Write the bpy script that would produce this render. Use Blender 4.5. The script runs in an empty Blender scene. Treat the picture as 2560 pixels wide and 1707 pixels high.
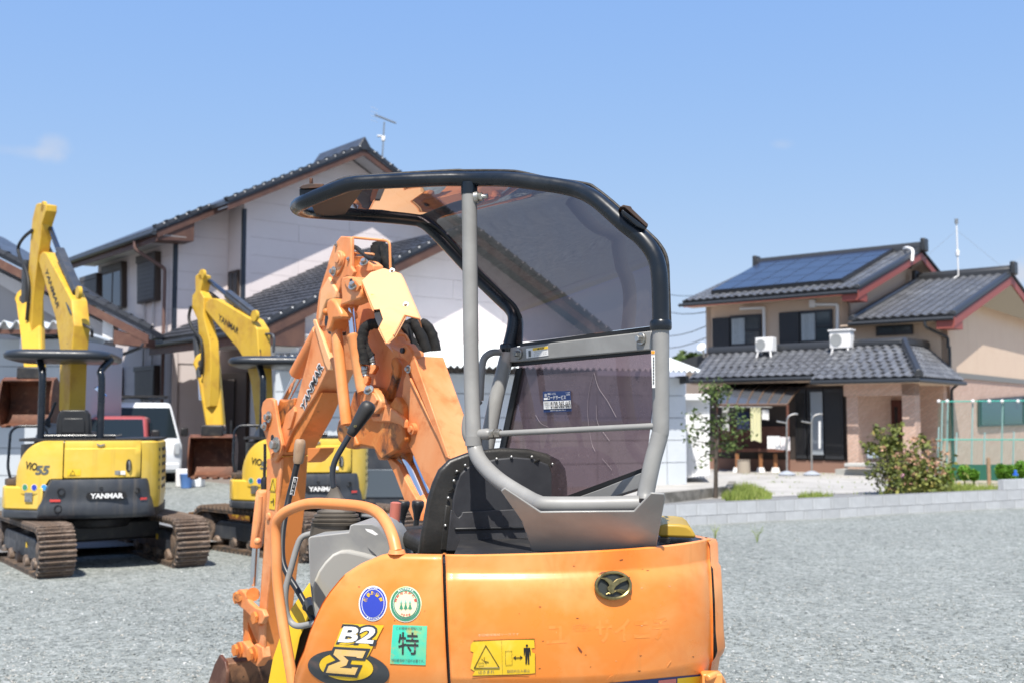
import bpy, bmesh, math, random
import numpy as np
from mathutils import Vector, Matrix
random.seed(7); rng = np.random.default_rng(11)
SC = bpy.context.scene; COL = SC.collection
R = math.radians

# ---------------------------------------------------------------- camera
FPX, CX, CY, EYE, HOR = 2700.0, 1280.0, 853.5, 1.6, 1050.0
PITCH = math.atan((HOR - CY) / FPX)
cam_d = bpy.data.cameras.new('camera'); cam = bpy.data.objects.new('camera', cam_d); COL.objects.link(cam)
cam_d.sensor_width = 36; cam_d.lens = FPX / 2560 * 36
cam_d.clip_start = .05; cam_d.clip_end = 5000
cam.location = (0, 0, EYE); cam.rotation_euler = (math.pi / 2 + PITCH, 0, 0)
cam_d.dof.use_dof = True; cam_d.dof.focus_distance = 3.7; cam_d.dof.aperture_fstop = 4.0
SC.camera = cam

# ---------------------------------------------------------------- light
SUN_EL, SUN_AZ = R(60), R(186)          # azimuth from +Y, clockwise
sun_dir = Vector((math.sin(SUN_AZ) * math.cos(SUN_EL), math.cos(SUN_AZ) * math.cos(SUN_EL), math.sin(SUN_EL)))
sl = bpy.data.lights.new('sun', 'SUN'); sl.energy = 4.9; sl.angle = R(.53); sl.color = (1, .955, .88)
so = bpy.data.objects.new('sun', sl); COL.objects.link(so)
so.rotation_euler = sun_dir.to_track_quat('Z', 'Y').to_euler()
so.location = (0, -5, 20)
W = bpy.data.worlds.new('World'); SC.world = W; W.use_nodes = True
nt = W.node_tree; nt.nodes.clear()
wo = nt.nodes.new('ShaderNodeOutputWorld'); bg = nt.nodes.new('ShaderNodeBackground')
sky = nt.nodes.new('ShaderNodeTexSky'); sky.sky_type = 'NISHITA'; sky.sun_disc = False
sky.sun_elevation = SUN_EL; sky.sun_rotation = SUN_AZ; sky.altitude = 20
sky.air_density = 1.0; sky.dust_density = 1.0; sky.ozone_density = 3.0
bg.inputs[1].default_value = .15
nt.links.new(bg.outputs[0], wo.inputs[0])
# two small fair-weather clouds far off in the sky (direction masks broken up by noise)
def wn(t, **k):
    n = nt.nodes.new(t)
    for a, b in k.items(): setattr(n, a, b)
    return n
tc = wn('ShaderNodeTexCoord')
# the air's colour response: the same gentle curve over the whole sky, less white at the horizon
sep = wn('ShaderNodeSeparateColor'); com = wn('ShaderNodeCombineColor'); nt.links.new(sky.outputs[0], sep.inputs[0])
for k, (gm, gain) in enumerate(((.65, .572), (.42, .549), (.05, .65))):
    m0 = wn('ShaderNodeMath', operation='MULTIPLY'); m0.inputs[1].default_value = .15; nt.links.new(sep.outputs[k], m0.inputs[0])
    m1 = wn('ShaderNodeMath', operation='POWER'); m1.inputs[1].default_value = gm; nt.links.new(m0.outputs[0], m1.inputs[0])
    m2 = wn('ShaderNodeMath', operation='MULTIPLY'); m2.inputs[1].default_value = gain / .15; nt.links.new(m1.outputs[0], m2.inputs[0]); nt.links.new(m2.outputs[0], com.inputs[k])
last = com.outputs[0]
def pixdir(px, py):
    x = (px - CX) / FPX; u = (CY - py) / FPX
    return Vector((x, math.cos(PITCH) - math.sin(PITCH) * u, math.sin(PITCH) + math.cos(PITCH) * u)).normalized()
noi = wn('ShaderNodeTexNoise'); noi.inputs['Scale'].default_value = 42; noi.inputs['Detail'].default_value = 6
nt.links.new(tc.outputs['Generated'], noi.inputs['Vector'])
for (px, py, sx, sy, amt) in ((128, 372, .019, .013, .42), (70, 380, .030, .007, .22), (1952, 362, .014, .006, .20), (2545, 690, .03, .016, .75)):
    d = pixdir(px, py)
    sub = wn('ShaderNodeVectorMath', operation='SUBTRACT'); sub.inputs[1].default_value = d
    nt.links.new(tc.outputs['Generated'], sub.inputs[0])
    mul = wn('ShaderNodeVectorMath', operation='MULTIPLY'); mul.inputs[1].default_value = (1 / sx, 1 / sx, 1 / sy)
    nt.links.new(sub.outputs[0], mul.inputs[0])
    ln = wn('ShaderNodeVectorMath', operation='LENGTH'); nt.links.new(mul.outputs[0], ln.inputs[0])
    a = wn('ShaderNodeMath', operation='MULTIPLY_ADD'); a.inputs[1].default_value = 1.5; a.inputs[2].default_value = -.75
    nt.links.new(noi.outputs[0], a.inputs[0])
    b = wn('ShaderNodeMath', operation='ADD'); nt.links.new(ln.outputs['Value'], b.inputs[0]); nt.links.new(a.outputs[0], b.inputs[1])
    mr = wn('ShaderNodeMapRange', interpolation_type='SMOOTHSTEP')
    mr.inputs['From Min'].default_value = 1.05; mr.inputs['From Max'].default_value = .1
    mr.inputs['To Min'].default_value = 0; mr.inputs['To Max'].default_value = amt
    nt.links.new(b.outputs[0], mr.inputs['Value'])
    mx = wn('ShaderNodeMix', data_type='RGBA'); mx.inputs['B'].default_value = (3.2, 3.35, 3.75, 1)
    nt.links.new(mr.outputs[0], mx.inputs['Factor']); nt.links.new(last, mx.inputs['A']); last = mx.outputs['Result']
nt.links.new(last, bg.inputs[0])
SC.view_settings.view_transform = 'Standard'; SC.view_settings.look = 'None'
SC.view_settings.exposure = 0.5; SC.view_settings.gamma = 1
SC.cycles.max_bounces = 8; SC.cycles.transparent_max_bounces = 12
try: SC.cycles.use_denoising = True
except Exception: pass

# ---------------------------------------------------------------- helpers
V = Vector
def ray(px, py):
    x = (px - CX) / FPX; u = (CY - py) / FPX
    return V((x, math.cos(PITCH) - math.sin(PITCH) * u, math.sin(PITCH) + math.cos(PITCH) * u))
def P(px, py, d):                 # the point at distance d in front of the eye
    r = ray(px, py); return V((0, 0, EYE)) + r * (d / r.y)
def PL(px, py, n, c):             # the point on the vertical plane n.x = c
    r = ray(px, py); return V((0, 0, EYE)) + r * (c / (r.x * n[0] + r.y * n[1]))
def hd(a):                        # heading a degrees to the left of +Y -> forward, right
    a = R(a); return V((-math.sin(a), math.cos(a), 0)), V((math.cos(a), math.sin(a), 0))
UP = V((0, 0, 1))
CROP = {'A': (640, 560, 3.734), 'B': (640, 900, 3.734), 'C': (420, 640, 3.734), 'D': (420, 980, 3.734), 'E': (500, 1200, 3.092),
        'G': (1080, 1280, 3.178), 'H': (1080, 400, 3.136), 'I': (1080, 820, 2.703), 'J': (700, 400, 4.126), 'K': (0, 480, 3.734),
        'L': (0, 840, 3.734), 'M': (0, 1160, 4.2), 'Q': (1700, 520, 2.735), 'T': (1680, 860, 3.733), 'U': (2110, 900, 3.92)}
def cr(k, *pts):
    ox, oy, s = CROP[k]; return [(ox + x / s, oy + y / s) for x, y in pts]

class MB:
    def __init__(s): s.v = []; s.f = []
    def add(s, vs, fs):
        o = len(s.v); s.v += [tuple(v) for v in vs]; s.f += [tuple(i + o for i in f) for f in fs]; return s
    def prism(s, poly, vec):
        n = len(poly); vec = V(vec)
        vs = [V(p) for p in poly] + [V(p) + vec for p in poly]
        fs = [tuple(range(n)), tuple(range(2 * n - 1, n - 1, -1))] + [(i, (i + 1) % n, (i + 1) % n + n, i + n) for i in range(n)]
        return s.add(vs, fs)
    def poly(s, pts): return s.add(pts, [tuple(range(len(pts)))])
    def box(s, c, sz, ax=None):
        c = V(c); ax = ax or (V((1, 0, 0)), V((0, 1, 0)), V((0, 0, 1)))
        vs = [c + ax[0] * (i * sz[0] / 2) + ax[1] * (j * sz[1] / 2) + ax[2] * (k * sz[2] / 2) for i in (-1, 1) for j in (-1, 1) for k in (-1, 1)]
        return s.add(vs, [(0, 1, 3, 2), (4, 6, 7, 5), (0, 4, 5, 1), (2, 3, 7, 6), (0, 2, 6, 4), (1, 5, 7, 3)])
    def bx(s, x0, x1, y0, y1, z0, z1): return s.box(((x0 + x1) / 2, (y0 + y1) / 2, (z0 + z1) / 2), (abs(x1 - x0), abs(y1 - y0), abs(z1 - z0)))
    def loft(s, rings, closed=True, caps=True):
        n = len(rings[0]); vs = [p for r in rings for p in r]; fs = []
        for i in range(len(rings) - 1):
            for j in range(n if closed else n - 1):
                a = i * n + j; b = i * n + (j + 1) % n; fs.append((a, b, b + n, a + n))
        if caps and closed:
            fs.append(tuple(range(n))); fs.append(tuple(range(len(vs) - 1, len(vs) - n - 1, -1)))
        return s.add(vs, fs)
    def tube(s, pts, r, n=12, caps=True, closed=False):
        pts = [V(p) for p in pts]; m = len(pts); rr = r if isinstance(r, (list, tuple)) else [r] * m
        tg = []
        for i in range(m):
            if closed: t = pts[(i + 1) % m] - pts[i - 1]
            else: t = pts[min(i + 1, m - 1)] - pts[max(i - 1, 0)]
            tg.append(t.normalized())
        u = tg[0].orthogonal().normalized(); rings = []
        for i in range(m):
            u = (u - tg[i] * u.dot(tg[i])).normalized(); w = tg[i].cross(u)
            rings.append([pts[i] + (u * math.cos(2 * math.pi * k / n) + w * math.sin(2 * math.pi * k / n)) * rr[i] for k in range(n)])
        if closed: rings.append(rings[0])
        return s.loft(rings, True, caps and not closed)
    def lathe(s, prof, o, ax, n=16, sx=1):
        o = V(o); ax = V(ax).normalized(); u = ax.orthogonal().normalized(); w = ax.cross(u)
        return s.loft([[o + ax * h + (u * math.cos(2 * math.pi * k / n) + w * math.sin(2 * math.pi * k / n)) * r for k in range(n)] for r, h in prof])
    def bolt(s, c, ax, r=.018, h=.014):
        c = V(c); ax = V(ax).normalized()
        s.lathe([(r, 0), (r, h * .25), (r * .96, h * .3)], c, ax, 16); s.lathe([(r * .58, h * .3), (r * .58, h), (r * .5, h * 1.1)], c, ax, 6); return s
    def grid(s, fn, nu, nv):
        vs = [fn(i / nu, j / nv) for i in range(nu + 1) for j in range(nv + 1)]
        return s.add(vs, [(i * (nv + 1) + j, (i + 1) * (nv + 1) + j, (i + 1) * (nv + 1) + j + 1, i * (nv + 1) + j + 1) for i in range(nu) for j in range(nv)])
    def sphere(s, c, r, n=12, sc=(1, 1, 1)):
        c = V(c)
        rings = [[c + V((r * sc[0] * math.sin(a) * math.cos(2 * math.pi * k / n), r * sc[1] * math.sin(a) * math.sin(2 * math.pi * k / n), r * sc[2] * math.cos(a))) for k in range(n)]
                 for a in [math.pi * (i + .001) / (n // 2 + .002) for i in range(n // 2 + 1)]]
        return s.loft(rings)
    def xf(s, m):
        s.v = [tuple(m @ V(v)) for v in s.v]; return s
    def mesh(s, name, mat, smooth=38, recalc=True):
        me = bpy.data.meshes.new(name); me.from_pydata(s.v, [], s.f)
        if recalc:
            bm = bmesh.new(); bm.from_mesh(me); bmesh.ops.recalc_face_normals(bm, faces=bm.faces); bm.to_mesh(me); bm.free()
        if smooth:
            me.shade_smooth(); me.set_sharp_from_angle(angle=R(smooth))
        if mat: me.materials.append(mat)
        return me
    def build(s, name, mat, parent=None, smooth=38, bevel=0, seg=2, recalc=True, sub=0):
        o = link(name, s.mesh(name, mat, smooth, recalc), parent)
        if bevel:
            b = o.modifiers.new('bevel', 'BEVEL'); b.width = bevel; b.segments = seg; b.limit_method = 'ANGLE'; b.angle_limit = R(32)
            b.harden_normals = False
        return o
WM = {}
def link(name, me, parent=None, basis=None):
    o = bpy.data.objects.new(name, me); COL.objects.link(o)
    if basis is not None: o.matrix_basis = basis; WM[o.name] = basis.copy()
    if parent is not None:
        o.parent = parent; pm = WM.get(parent.name)
        if pm is not None: o.matrix_parent_inverse = pm.inverted()
    return o
def tag(o, label=None, cat=None, group=None, kind=None):
    if label: o['label'] = label
    if cat: o['category'] = cat
    if group: o['group'] = group
    if kind: o['kind'] = kind
    return o
def thing(name, loc, label, cat, group=None, rz=0):
    o = bpy.data.objects.new(name, None); COL.objects.link(o); o.empty_display_size = .2
    m = Matrix.Translation(V(loc)) @ Matrix.Rotation(rz, 4, 'Z'); o.matrix_basis = m; WM[o.name] = m.copy()
    return tag(o, label, cat, group)
def rpath(pts, rad, seg=5):       # polyline with rounded corners
    pts = [V(p) for p in pts]; out = [pts[0]]
    for i in range(1, len(pts) - 1):
        a, b, c = pts[i - 1], pts[i], pts[i + 1]; d1 = (a - b); d2 = (c - b)
        k = min(rad, d1.length * .48, d2.length * .48); p = b + d1.normalized() * k; q = b + d2.normalized() * k
        for t in range(seg + 1):
            t /= seg; out.append(p.lerp(b, t).lerp(b.lerp(q, t), t))
    return out + [pts[-1]]
def smooth_curve(pts, n=8):       # Catmull-Rom
    pts = [V(p) for p in pts]; q = [pts[0] * 2 - pts[1]] + pts + [pts[-1] * 2 - pts[-2]]; out = []
    for i in range(1, len(q) - 2):
        for k in range(n):
            t = k / n; a, b, c, d = q[i - 1], q[i], q[i + 1], q[i + 2]
            out.append(((b * 2) + (c - a) * t + (a * 2 - b * 5 + c * 4 - d) * t * t + (b * 3 - a - c * 3 + d) * t ** 3) * .5)
    return out + [pts[-1]]
def bil(a, b, c, d):              # a=start/bottom b=end/bottom c=start/top d=end/top
    a, b, c, d = V(a), V(b), V(c), V(d)
    return lambda u, v: (a * (1 - u) + b * u) * (1 - v) + (c * (1 - u) + d * u) * v
def text(body, fn, mat, parent, name='lettering', bold=0.0, shear=0.0, space=1.0, vfit=True):
    cu = bpy.data.curves.new('txt', 'FONT'); cu.body = body; cu.offset = bold; cu.shear = shear; cu.space_character = space
    cu.resolution_u = 3; cu.fill_mode = 'FRONT'
    ob = bpy.data.objects.new('txt', cu); COL.objects.link(ob)
    dg = bpy.context.evaluated_depsgraph_get(); me = bpy.data.meshes.new_from_object(ob.evaluated_get(dg))
    bpy.data.objects.remove(ob); bpy.data.curves.remove(cu)
    n = len(me.vertices)
    if n == 0: return None
    co = np.empty(n * 3); me.vertices.foreach_get('co', co); co = co.reshape(-1, 3)
    lo = co.min(0); hi = co.max(0); w = max(hi[0] - lo[0], 1e-6); h = max(hi[1] - lo[1], 1e-6)
    out = np.array([tuple(fn((x - lo[0]) / w, (y - lo[1]) / h)) for x, y, _ in co])
    me.vertices.foreach_set('co', out.ravel()); me.update(); me.name = name; me.materials.clear(); me.materials.append(mat)
    return link(name, me, parent)
def clip(poly, a, b, c):          # keep a*x+b*y<=c
    out = []
    for i in range(len(poly)):
        p, q = poly[i], poly[(i + 1) % len(poly)]; fp = a * p[0] + b * p[1] - c; fq = a * q[0] + b * q[1] - c
        if fp <= 0: out.append(p)
        if (fp < 0 < fq) or (fq < 0 < fp):
            t = fp / (fp - fq); out.append((p[0] + (q[0] - p[0]) * t, p[1] + (q[1] - p[1]) * t))
    return out

# ---------------------------------------------------------------- materials
MATS = {}
def srgb(r, g, b):
    f = lambda c: (c / 255 / 12.92) if c / 255 <= .04045 else ((c / 255 + .055) / 1.055) ** 2.4
    return (f(r), f(g), f(b))
def M(name, col, rough=.5, metal=0.0, var=None, var2=None, speck=None, bump=None, spec=.5, coat=0.0, rvar=0.0, streak=None, isl=0.0):
    """var=(colour, scale, lo, hi): large soft patches; speck=(colour, scale, threshold): chips; bump=(scale, strength)"""
    if name in MATS: return MATS[name]
    m = bpy.data.materials.new(name); m.use_nodes = True; t = m.node_tree; b = t.nodes['Principled BSDF']
    b.inputs['Roughness'].default_value = rough; b.inputs['Metallic'].default_value = metal
    b.inputs['Specular IOR Level'].default_value = spec; b.inputs['Coat Weight'].default_value = coat
    b.inputs['Coat Roughness'].default_value = .12
    b.inputs['Base Color'].default_value = (*col, 1)
    out = None; co = t.nodes.new('ShaderNodeTexCoord').outputs['Object']
    def noise(scale, det=4, ro=.6, dist=0):
        n = t.nodes.new('ShaderNodeTexNoise'); n.inputs['Scale'].default_value = scale; n.inputs['Detail'].default_value = det
        n.inputs['Roughness'].default_value = ro; n.inputs['Distortion'].default_value = dist; t.links.new(co, n.inputs['Vector']); return n.outputs[0]
    def ramp(fac, lo, hi):
        r = t.nodes.new('ShaderNodeMapRange'); r.inputs['From Min'].default_value = lo; r.inputs['From Max'].default_value = hi
        t.links.new(fac, r.inputs['Value']); return r.outputs[0]
    def mix(fac, a, bcol):
        x = t.nodes.new('ShaderNodeMix'); x.data_type = 'RGBA'; t.links.new(fac, x.inputs['Factor'])
        if a is None: x.inputs['A'].default_value = (*col, 1)
        else: t.links.new(a, x.inputs['A'])
        x.inputs['B'].default_value = (*bcol, 1); return x.outputs['Result']
    for vv in (var, var2):
        if vv: out = mix(ramp(noise(vv[1], 5, .62, .4), vv[2], vv[3]), out, vv[0])
    if streak:                    # rain and rust runs: noise drawn out vertically; (colour, density, lo, hi)
        mp = t.nodes.new('ShaderNodeMapping'); mp.inputs['Scale'].default_value = (streak[1], streak[1], streak[1] * .07); t.links.new(co, mp.inputs[0])
        sn = t.nodes.new('ShaderNodeTexNoise'); sn.inputs['Scale'].default_value = 1; sn.inputs['Detail'].default_value = 6; sn.inputs['Roughness'].default_value = .65; t.links.new(mp.outputs[0], sn.inputs['Vector'])
        out = mix(ramp(sn.outputs[0], streak[2], streak[3]), out, streak[0])
    if speck: 
        for s in (speck if isinstance(speck, list) else [speck]): out = mix(ramp(noise(s[1], 6, .7), s[2], s[2] + .03), out, s[0])
    if isl:                       # piece-to-piece tone variation
        gi = t.nodes.new('ShaderNodeNewGeometry'); oi = t.nodes.new('ShaderNodeObjectInfo'); ad_ = t.nodes.new('ShaderNodeMath'); ad_.operation = 'ADD'
        t.links.new(gi.outputs['Random Per Island'], ad_.inputs[0]); t.links.new(oi.outputs['Random'], ad_.inputs[1]); fr_ = t.nodes.new('ShaderNodeMath'); fr_.operation = 'FRACT'; t.links.new(ad_.outputs[0], fr_.inputs[0])
        rr_ = t.nodes.new('ShaderNodeMapRange'); rr_.inputs['To Min'].default_value = 1 - isl; rr_.inputs['To Max'].default_value = 1 + isl; t.links.new(fr_.outputs[0], rr_.inputs['Value'])
        mm_ = t.nodes.new('ShaderNodeMix'); mm_.data_type = 'RGBA'; mm_.blend_type = 'MULTIPLY'; mm_.inputs['Factor'].default_value = 1; t.links.new(rr_.outputs[0], mm_.inputs['B'])
        if out is None: mm_.inputs['A'].default_value = (*col, 1)
        else: t.links.new(out, mm_.inputs['A'])
        out = mm_.outputs['Result']
    if out is not None: t.links.new(out, b.inputs['Base Color'])
    if rvar:
        r = t.nodes.new('ShaderNodeMapRange'); r.inputs['To Min'].default_value = max(rough - rvar, .02); r.inputs['To Max'].default_value = min(rough + rvar, 1)
        r.inputs['From Min'].default_value = .35; r.inputs['From Max'].default_value = .65
        t.links.new(noise(9, 5), r.inputs['Value']); t.links.new(r.outputs[0], b.inputs['Roughness'])
    if bump:
        bn = t.nodes.new('ShaderNodeBump'); bn.inputs['Strength'].default_value = bump[1]; bn.inputs['Distance'].default_value = bump[2] if len(bump) > 2 else .01
        t.links.new(noise(bump[0], 5), bn.inputs['Height']); t.links.new(bn.outputs[0], b.inputs['Normal'])
    MATS[name] = m; return m
def pane_mat(name, tint, refl=.10, rough=.02, haze=.05, film=(.32, .27, .26)):   # tinted sheet: see-through with a fresnel reflection
    m = bpy.data.materials.new(name); m.use_nodes = True; t = m.node_tree; t.nodes.clear()
    o = t.nodes.new('ShaderNodeOutputMaterial'); tr = t.nodes.new('ShaderNodeBsdfTransparent'); tr.inputs[0].default_value = (*tint, 1)
    gl = t.nodes.new('ShaderNodeBsdfGlossy'); gl.inputs['Roughness'].default_value = rough; gl.inputs[0].default_value = (.95, .95, .95, 1)
    lw0 = t.nodes.new('ShaderNodeLayerWeight'); lw0.inputs[0].default_value = .5; lw = t.nodes.new('ShaderNodeMath'); lw.operation = 'POWER'; lw.inputs[1].default_value = 3.2; t.links.new(lw0.outputs['Facing'], lw.inputs[0])
    df = t.nodes.new('ShaderNodeBsdfDiffuse'); df.inputs[0].default_value = (*film, 1)
    no = t.nodes.new('ShaderNodeTexNoise'); no.inputs['Scale'].default_value = 7; no.inputs['Detail'].default_value = 8; no.inputs['Roughness'].default_value = .7
    co = t.nodes.new('ShaderNodeTexCoord'); t.links.new(co.outputs['Object'], no.inputs['Vector'])
    mr = t.nodes.new('ShaderNodeMapRange'); mr.inputs['From Min'].default_value = .45; mr.inputs['From Max'].default_value = .8
    mr.inputs['To Min'].default_value = haze; mr.inputs['To Max'].default_value = haze + .19; t.links.new(no.outputs[0], mr.inputs['Value'])
    m1 = t.nodes.new('ShaderNodeMixShader'); t.links.new(mr.outputs[0], m1.inputs[0]); t.links.new(tr.outputs[0], m1.inputs[1]); t.links.new(df.outputs[0], m1.inputs[2])
    ad = t.nodes.new('ShaderNodeMath'); ad.operation = 'MULTIPLY_ADD'; ad.inputs[1].default_value = 1.0; ad.inputs[2].default_value = refl; ad.use_clamp = True
    t.links.new(lw.outputs[0], ad.inputs[0])
    m2 = t.nodes.new('ShaderNodeMixShader'); t.links.new(ad.outputs[0], m2.inputs[0]); t.links.new(m1.outputs[0], m2.inputs[1]); t.links.new(gl.outputs[0], m2.inputs[2])
    t.links.new(m2.outputs[0], o.inputs[0]); MATS[name] = m; return m

RUST = (.11, .035, .012)
m_hood = M('hood_orange', (.80, .235, .034), .37, var=((.83, .37, .125), 2.2, .40, .66), var2=((.70, .17, .022), 5, .55, .82), speck=[((.22, .06, .02), 38, .725), ((.86, .50, .22), 55, .70)], streak=((.66, .24, .06), 26, .60, .85), bump=(3, .06, .01), coat=.12, rvar=.14)
m_boom = M('boom_orange', (.74, .245, .075), .55, var=((.79, .35, .15), 3.0, .40, .66), var2=((.56, .14, .03), 8, .52, .76), speck=[((.07, .03, .015), 26, .71), ((.45, .11, .02), 60, .70)], bump=(90, .05, .004), rvar=.12)
m_boomdirty = M('boom_greasy', (.58, .17, .03), .55, var=((.03, .02, .015), 7, .47, .62), var2=((.66, .25, .06), 14, .5, .7), bump=(60, .25, .006))
m_pale = M('boom_pale', (.82, .43, .20), .5, var=((.78, .33, .09), 3, .5, .75), speck=[((.70, .30, .02), 7, .66), ((.12, .04, .02), 40, .73)], rvar=.1)
m_arm = M('arm_orange', (.70, .22, .045), .55, var=((.42, .13, .02), 6, .48, .7), var2=((.75, .3, .1), 3, .5, .75), speck=((.07, .03, .015), 30, .66), bump=(80, .08, .004))
m_rail = M('rail_orange', (.77, .26, .07), .42, var=((.80, .36, .15), 4, .4, .7), speck=((.16, .045, .02), 22, .70), rvar=.1)
m_grey = M('frame_grey', (.245, .24, .228), .48, var=((.31, .305, .29), 5, .45, .7), speck=[((.20, .08, .03), 17, .72), ((.62, .6, .56), 30, .73)], rvar=.1)
m_greyl = M('plastic_grey', (.27, .27, .265), .55, var=((.36, .355, .33), 6, .5, .75), bump=(300, .05, .002))
m_greyy = M('plastic_pale', (.38, .37, .34), .5, var=((.42, .36, .22), 3.5, .52, .75))
m_tube = M('tube_black', (.006, .0095, .015), .3, spec=.5, var=((.020, .024, .03), 6, .52, .75), speck=[((.32, .31, .29), 24, .735), ((.12, .05, .03), 31, .72)], rvar=.12)
m_rubber = M('rubber', (.012, .012, .012), .6)
m_black = M('black_plastic', (.016, .017, .019), .42, rvar=.08)
m_darkmet = M('dark_metal', (.02, .02, .022), .5, var=((.05, .045, .04), 9, .5, .7))
m_leather = M('leather', (.018, .017, .015), .42, var=((.035, .032, .028), 12, .45, .7), bump=(120, .25, .003), rvar=.12)
m_seatpan = M('seat_shell', (.022, .023, .028), .5, var=((.04, .042, .048), 4, .45, .7), speck=((.10, .10, .10), 60, .72))
m_pouch = M('seat_pouch', (.045, .045, .05), .55, var=((.025, .025, .028), 6, .45, .65), speck=((.13, .13, .13), 70, .70), bump=(40, .1, .004))
m_cloth = M('hose_sleeve', (.008, .008, .008), .85, var=((.028, .024, .02), 20, .5, .7), bump=(160, .6, .004))
m_chrome = M('chrome', (.75, .76, .80), .09, 1.0)
m_steel = M('zinc_steel', (.48, .48, .46), .35, .85, var=((.30, .28, .24), 30, .45, .65))
m_rust = M('rust_metal', RUST, .75, var=((.20, .07, .025), 14, .4, .65), bump=(60, .3, .004))
m_boot = M('lever_boot', (.075, .062, .048), .6, var=((.10, .085, .068), 7, .45, .7))
m_wood = M('tan_grip', (.36, .24, .15), .6, var=((.28, .17, .10), 16, .45, .7))
m_pink = M('pink_grip', (.46, .14, .10), .5)
m_knobtop = M('knob_cap', (.22, .11, .05), .6)
m_ymach = M('yellow_paint', (.72, .47, .055), .42, var=((.75, .52, .11), 3, .45, .7), speck=((.20, .10, .02), 25, .70), streak=((.42, .28, .06), 9, .56, .85), coat=.15, rvar=.12)
m_yboom = M('yellow_boom', (.64, .40, .035), .48, var=((.50, .27, .03), 4, .48, .72), speck=[((.12, .05, .015), 10, .67), ((.04, .03, .02), 26, .72)], rvar=.1)
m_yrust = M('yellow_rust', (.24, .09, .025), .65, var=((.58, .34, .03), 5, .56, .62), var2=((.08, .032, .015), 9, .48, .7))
m_olive = M('olive_cap', (.42, .27, .03), .4, var=((.5, .34, .05), 5, .45, .7))
m_cwt = M('counterweight', (.040, .045, .055), .42, var=((.06, .065, .072), 4, .45, .7), speck=((.16, .13, .10), 20, .70), streak=((.13, .11, .09), 10, .55, .85), rvar=.12)
m_canopy = M('canopy_dark', (.022, .027, .035), .38, rvar=.1)
m_track = M('track_rubber', (.035, .032, .03), .8, var=((.16, .10, .06), 8, .42, .62), bump=(50, .3, .006))
m_shoe = M('track_shoe', (.17, .115, .08), .7, var=((.045, .04, .038), 4, .44, .58), var2=((.28, .21, .16), 17, .5, .68), bump=(60, .3, .005))
m_bucket = M('bucket_rust', (.15, .055, .028), .65, var=((.06, .025, .016), 3, .42, .62), var2=((.30, .16, .09), 9, .55, .75), bump=(40, .25, .006))
m_white = M('white_paint', (.78, .78, .77), .45)
m_tyre = M('tyre', (.018, .018, .018), .75)
m_ink = M('ink_black', (.012, .011, .012), .5)
m_wht = M('ink_white', (.80, .79, .77), .45)
m_yel = M('ink_yellow', (.78, .50, .02), .45, var=((.82, .56, .06), 20, .5, .7))
m_navy = M('ink_navy', (.012, .035, .13), .45)
m_blue = M('ink_blue', (.03, .055, .42), .45)
m_teal = M('ink_teal', (.06, .60, .42), .5, var=((.20, .58, .30), 14, .48, .7), var2=((.62, .36, .03), 9, .62, .72))
m_tgrey = M('ink_grey', (.10, .11, .11), .5)
m_green = M('ink_green', (.05, .25, .14), .5)
m_red = M('ink_red', (.62, .06, .05), .5)
m_ghost = M('ink_ghost', (.815, .272, .055), .42, var=((.80, .235, .034), 30, .5, .6))
m_brass = M('emblem_brass', (.34, .27, .12), .32, .9, var=((.20, .16, .07), 60, .45, .65))
m_embk = M('emblem_ground', (.03, .033, .028), .45)
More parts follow.
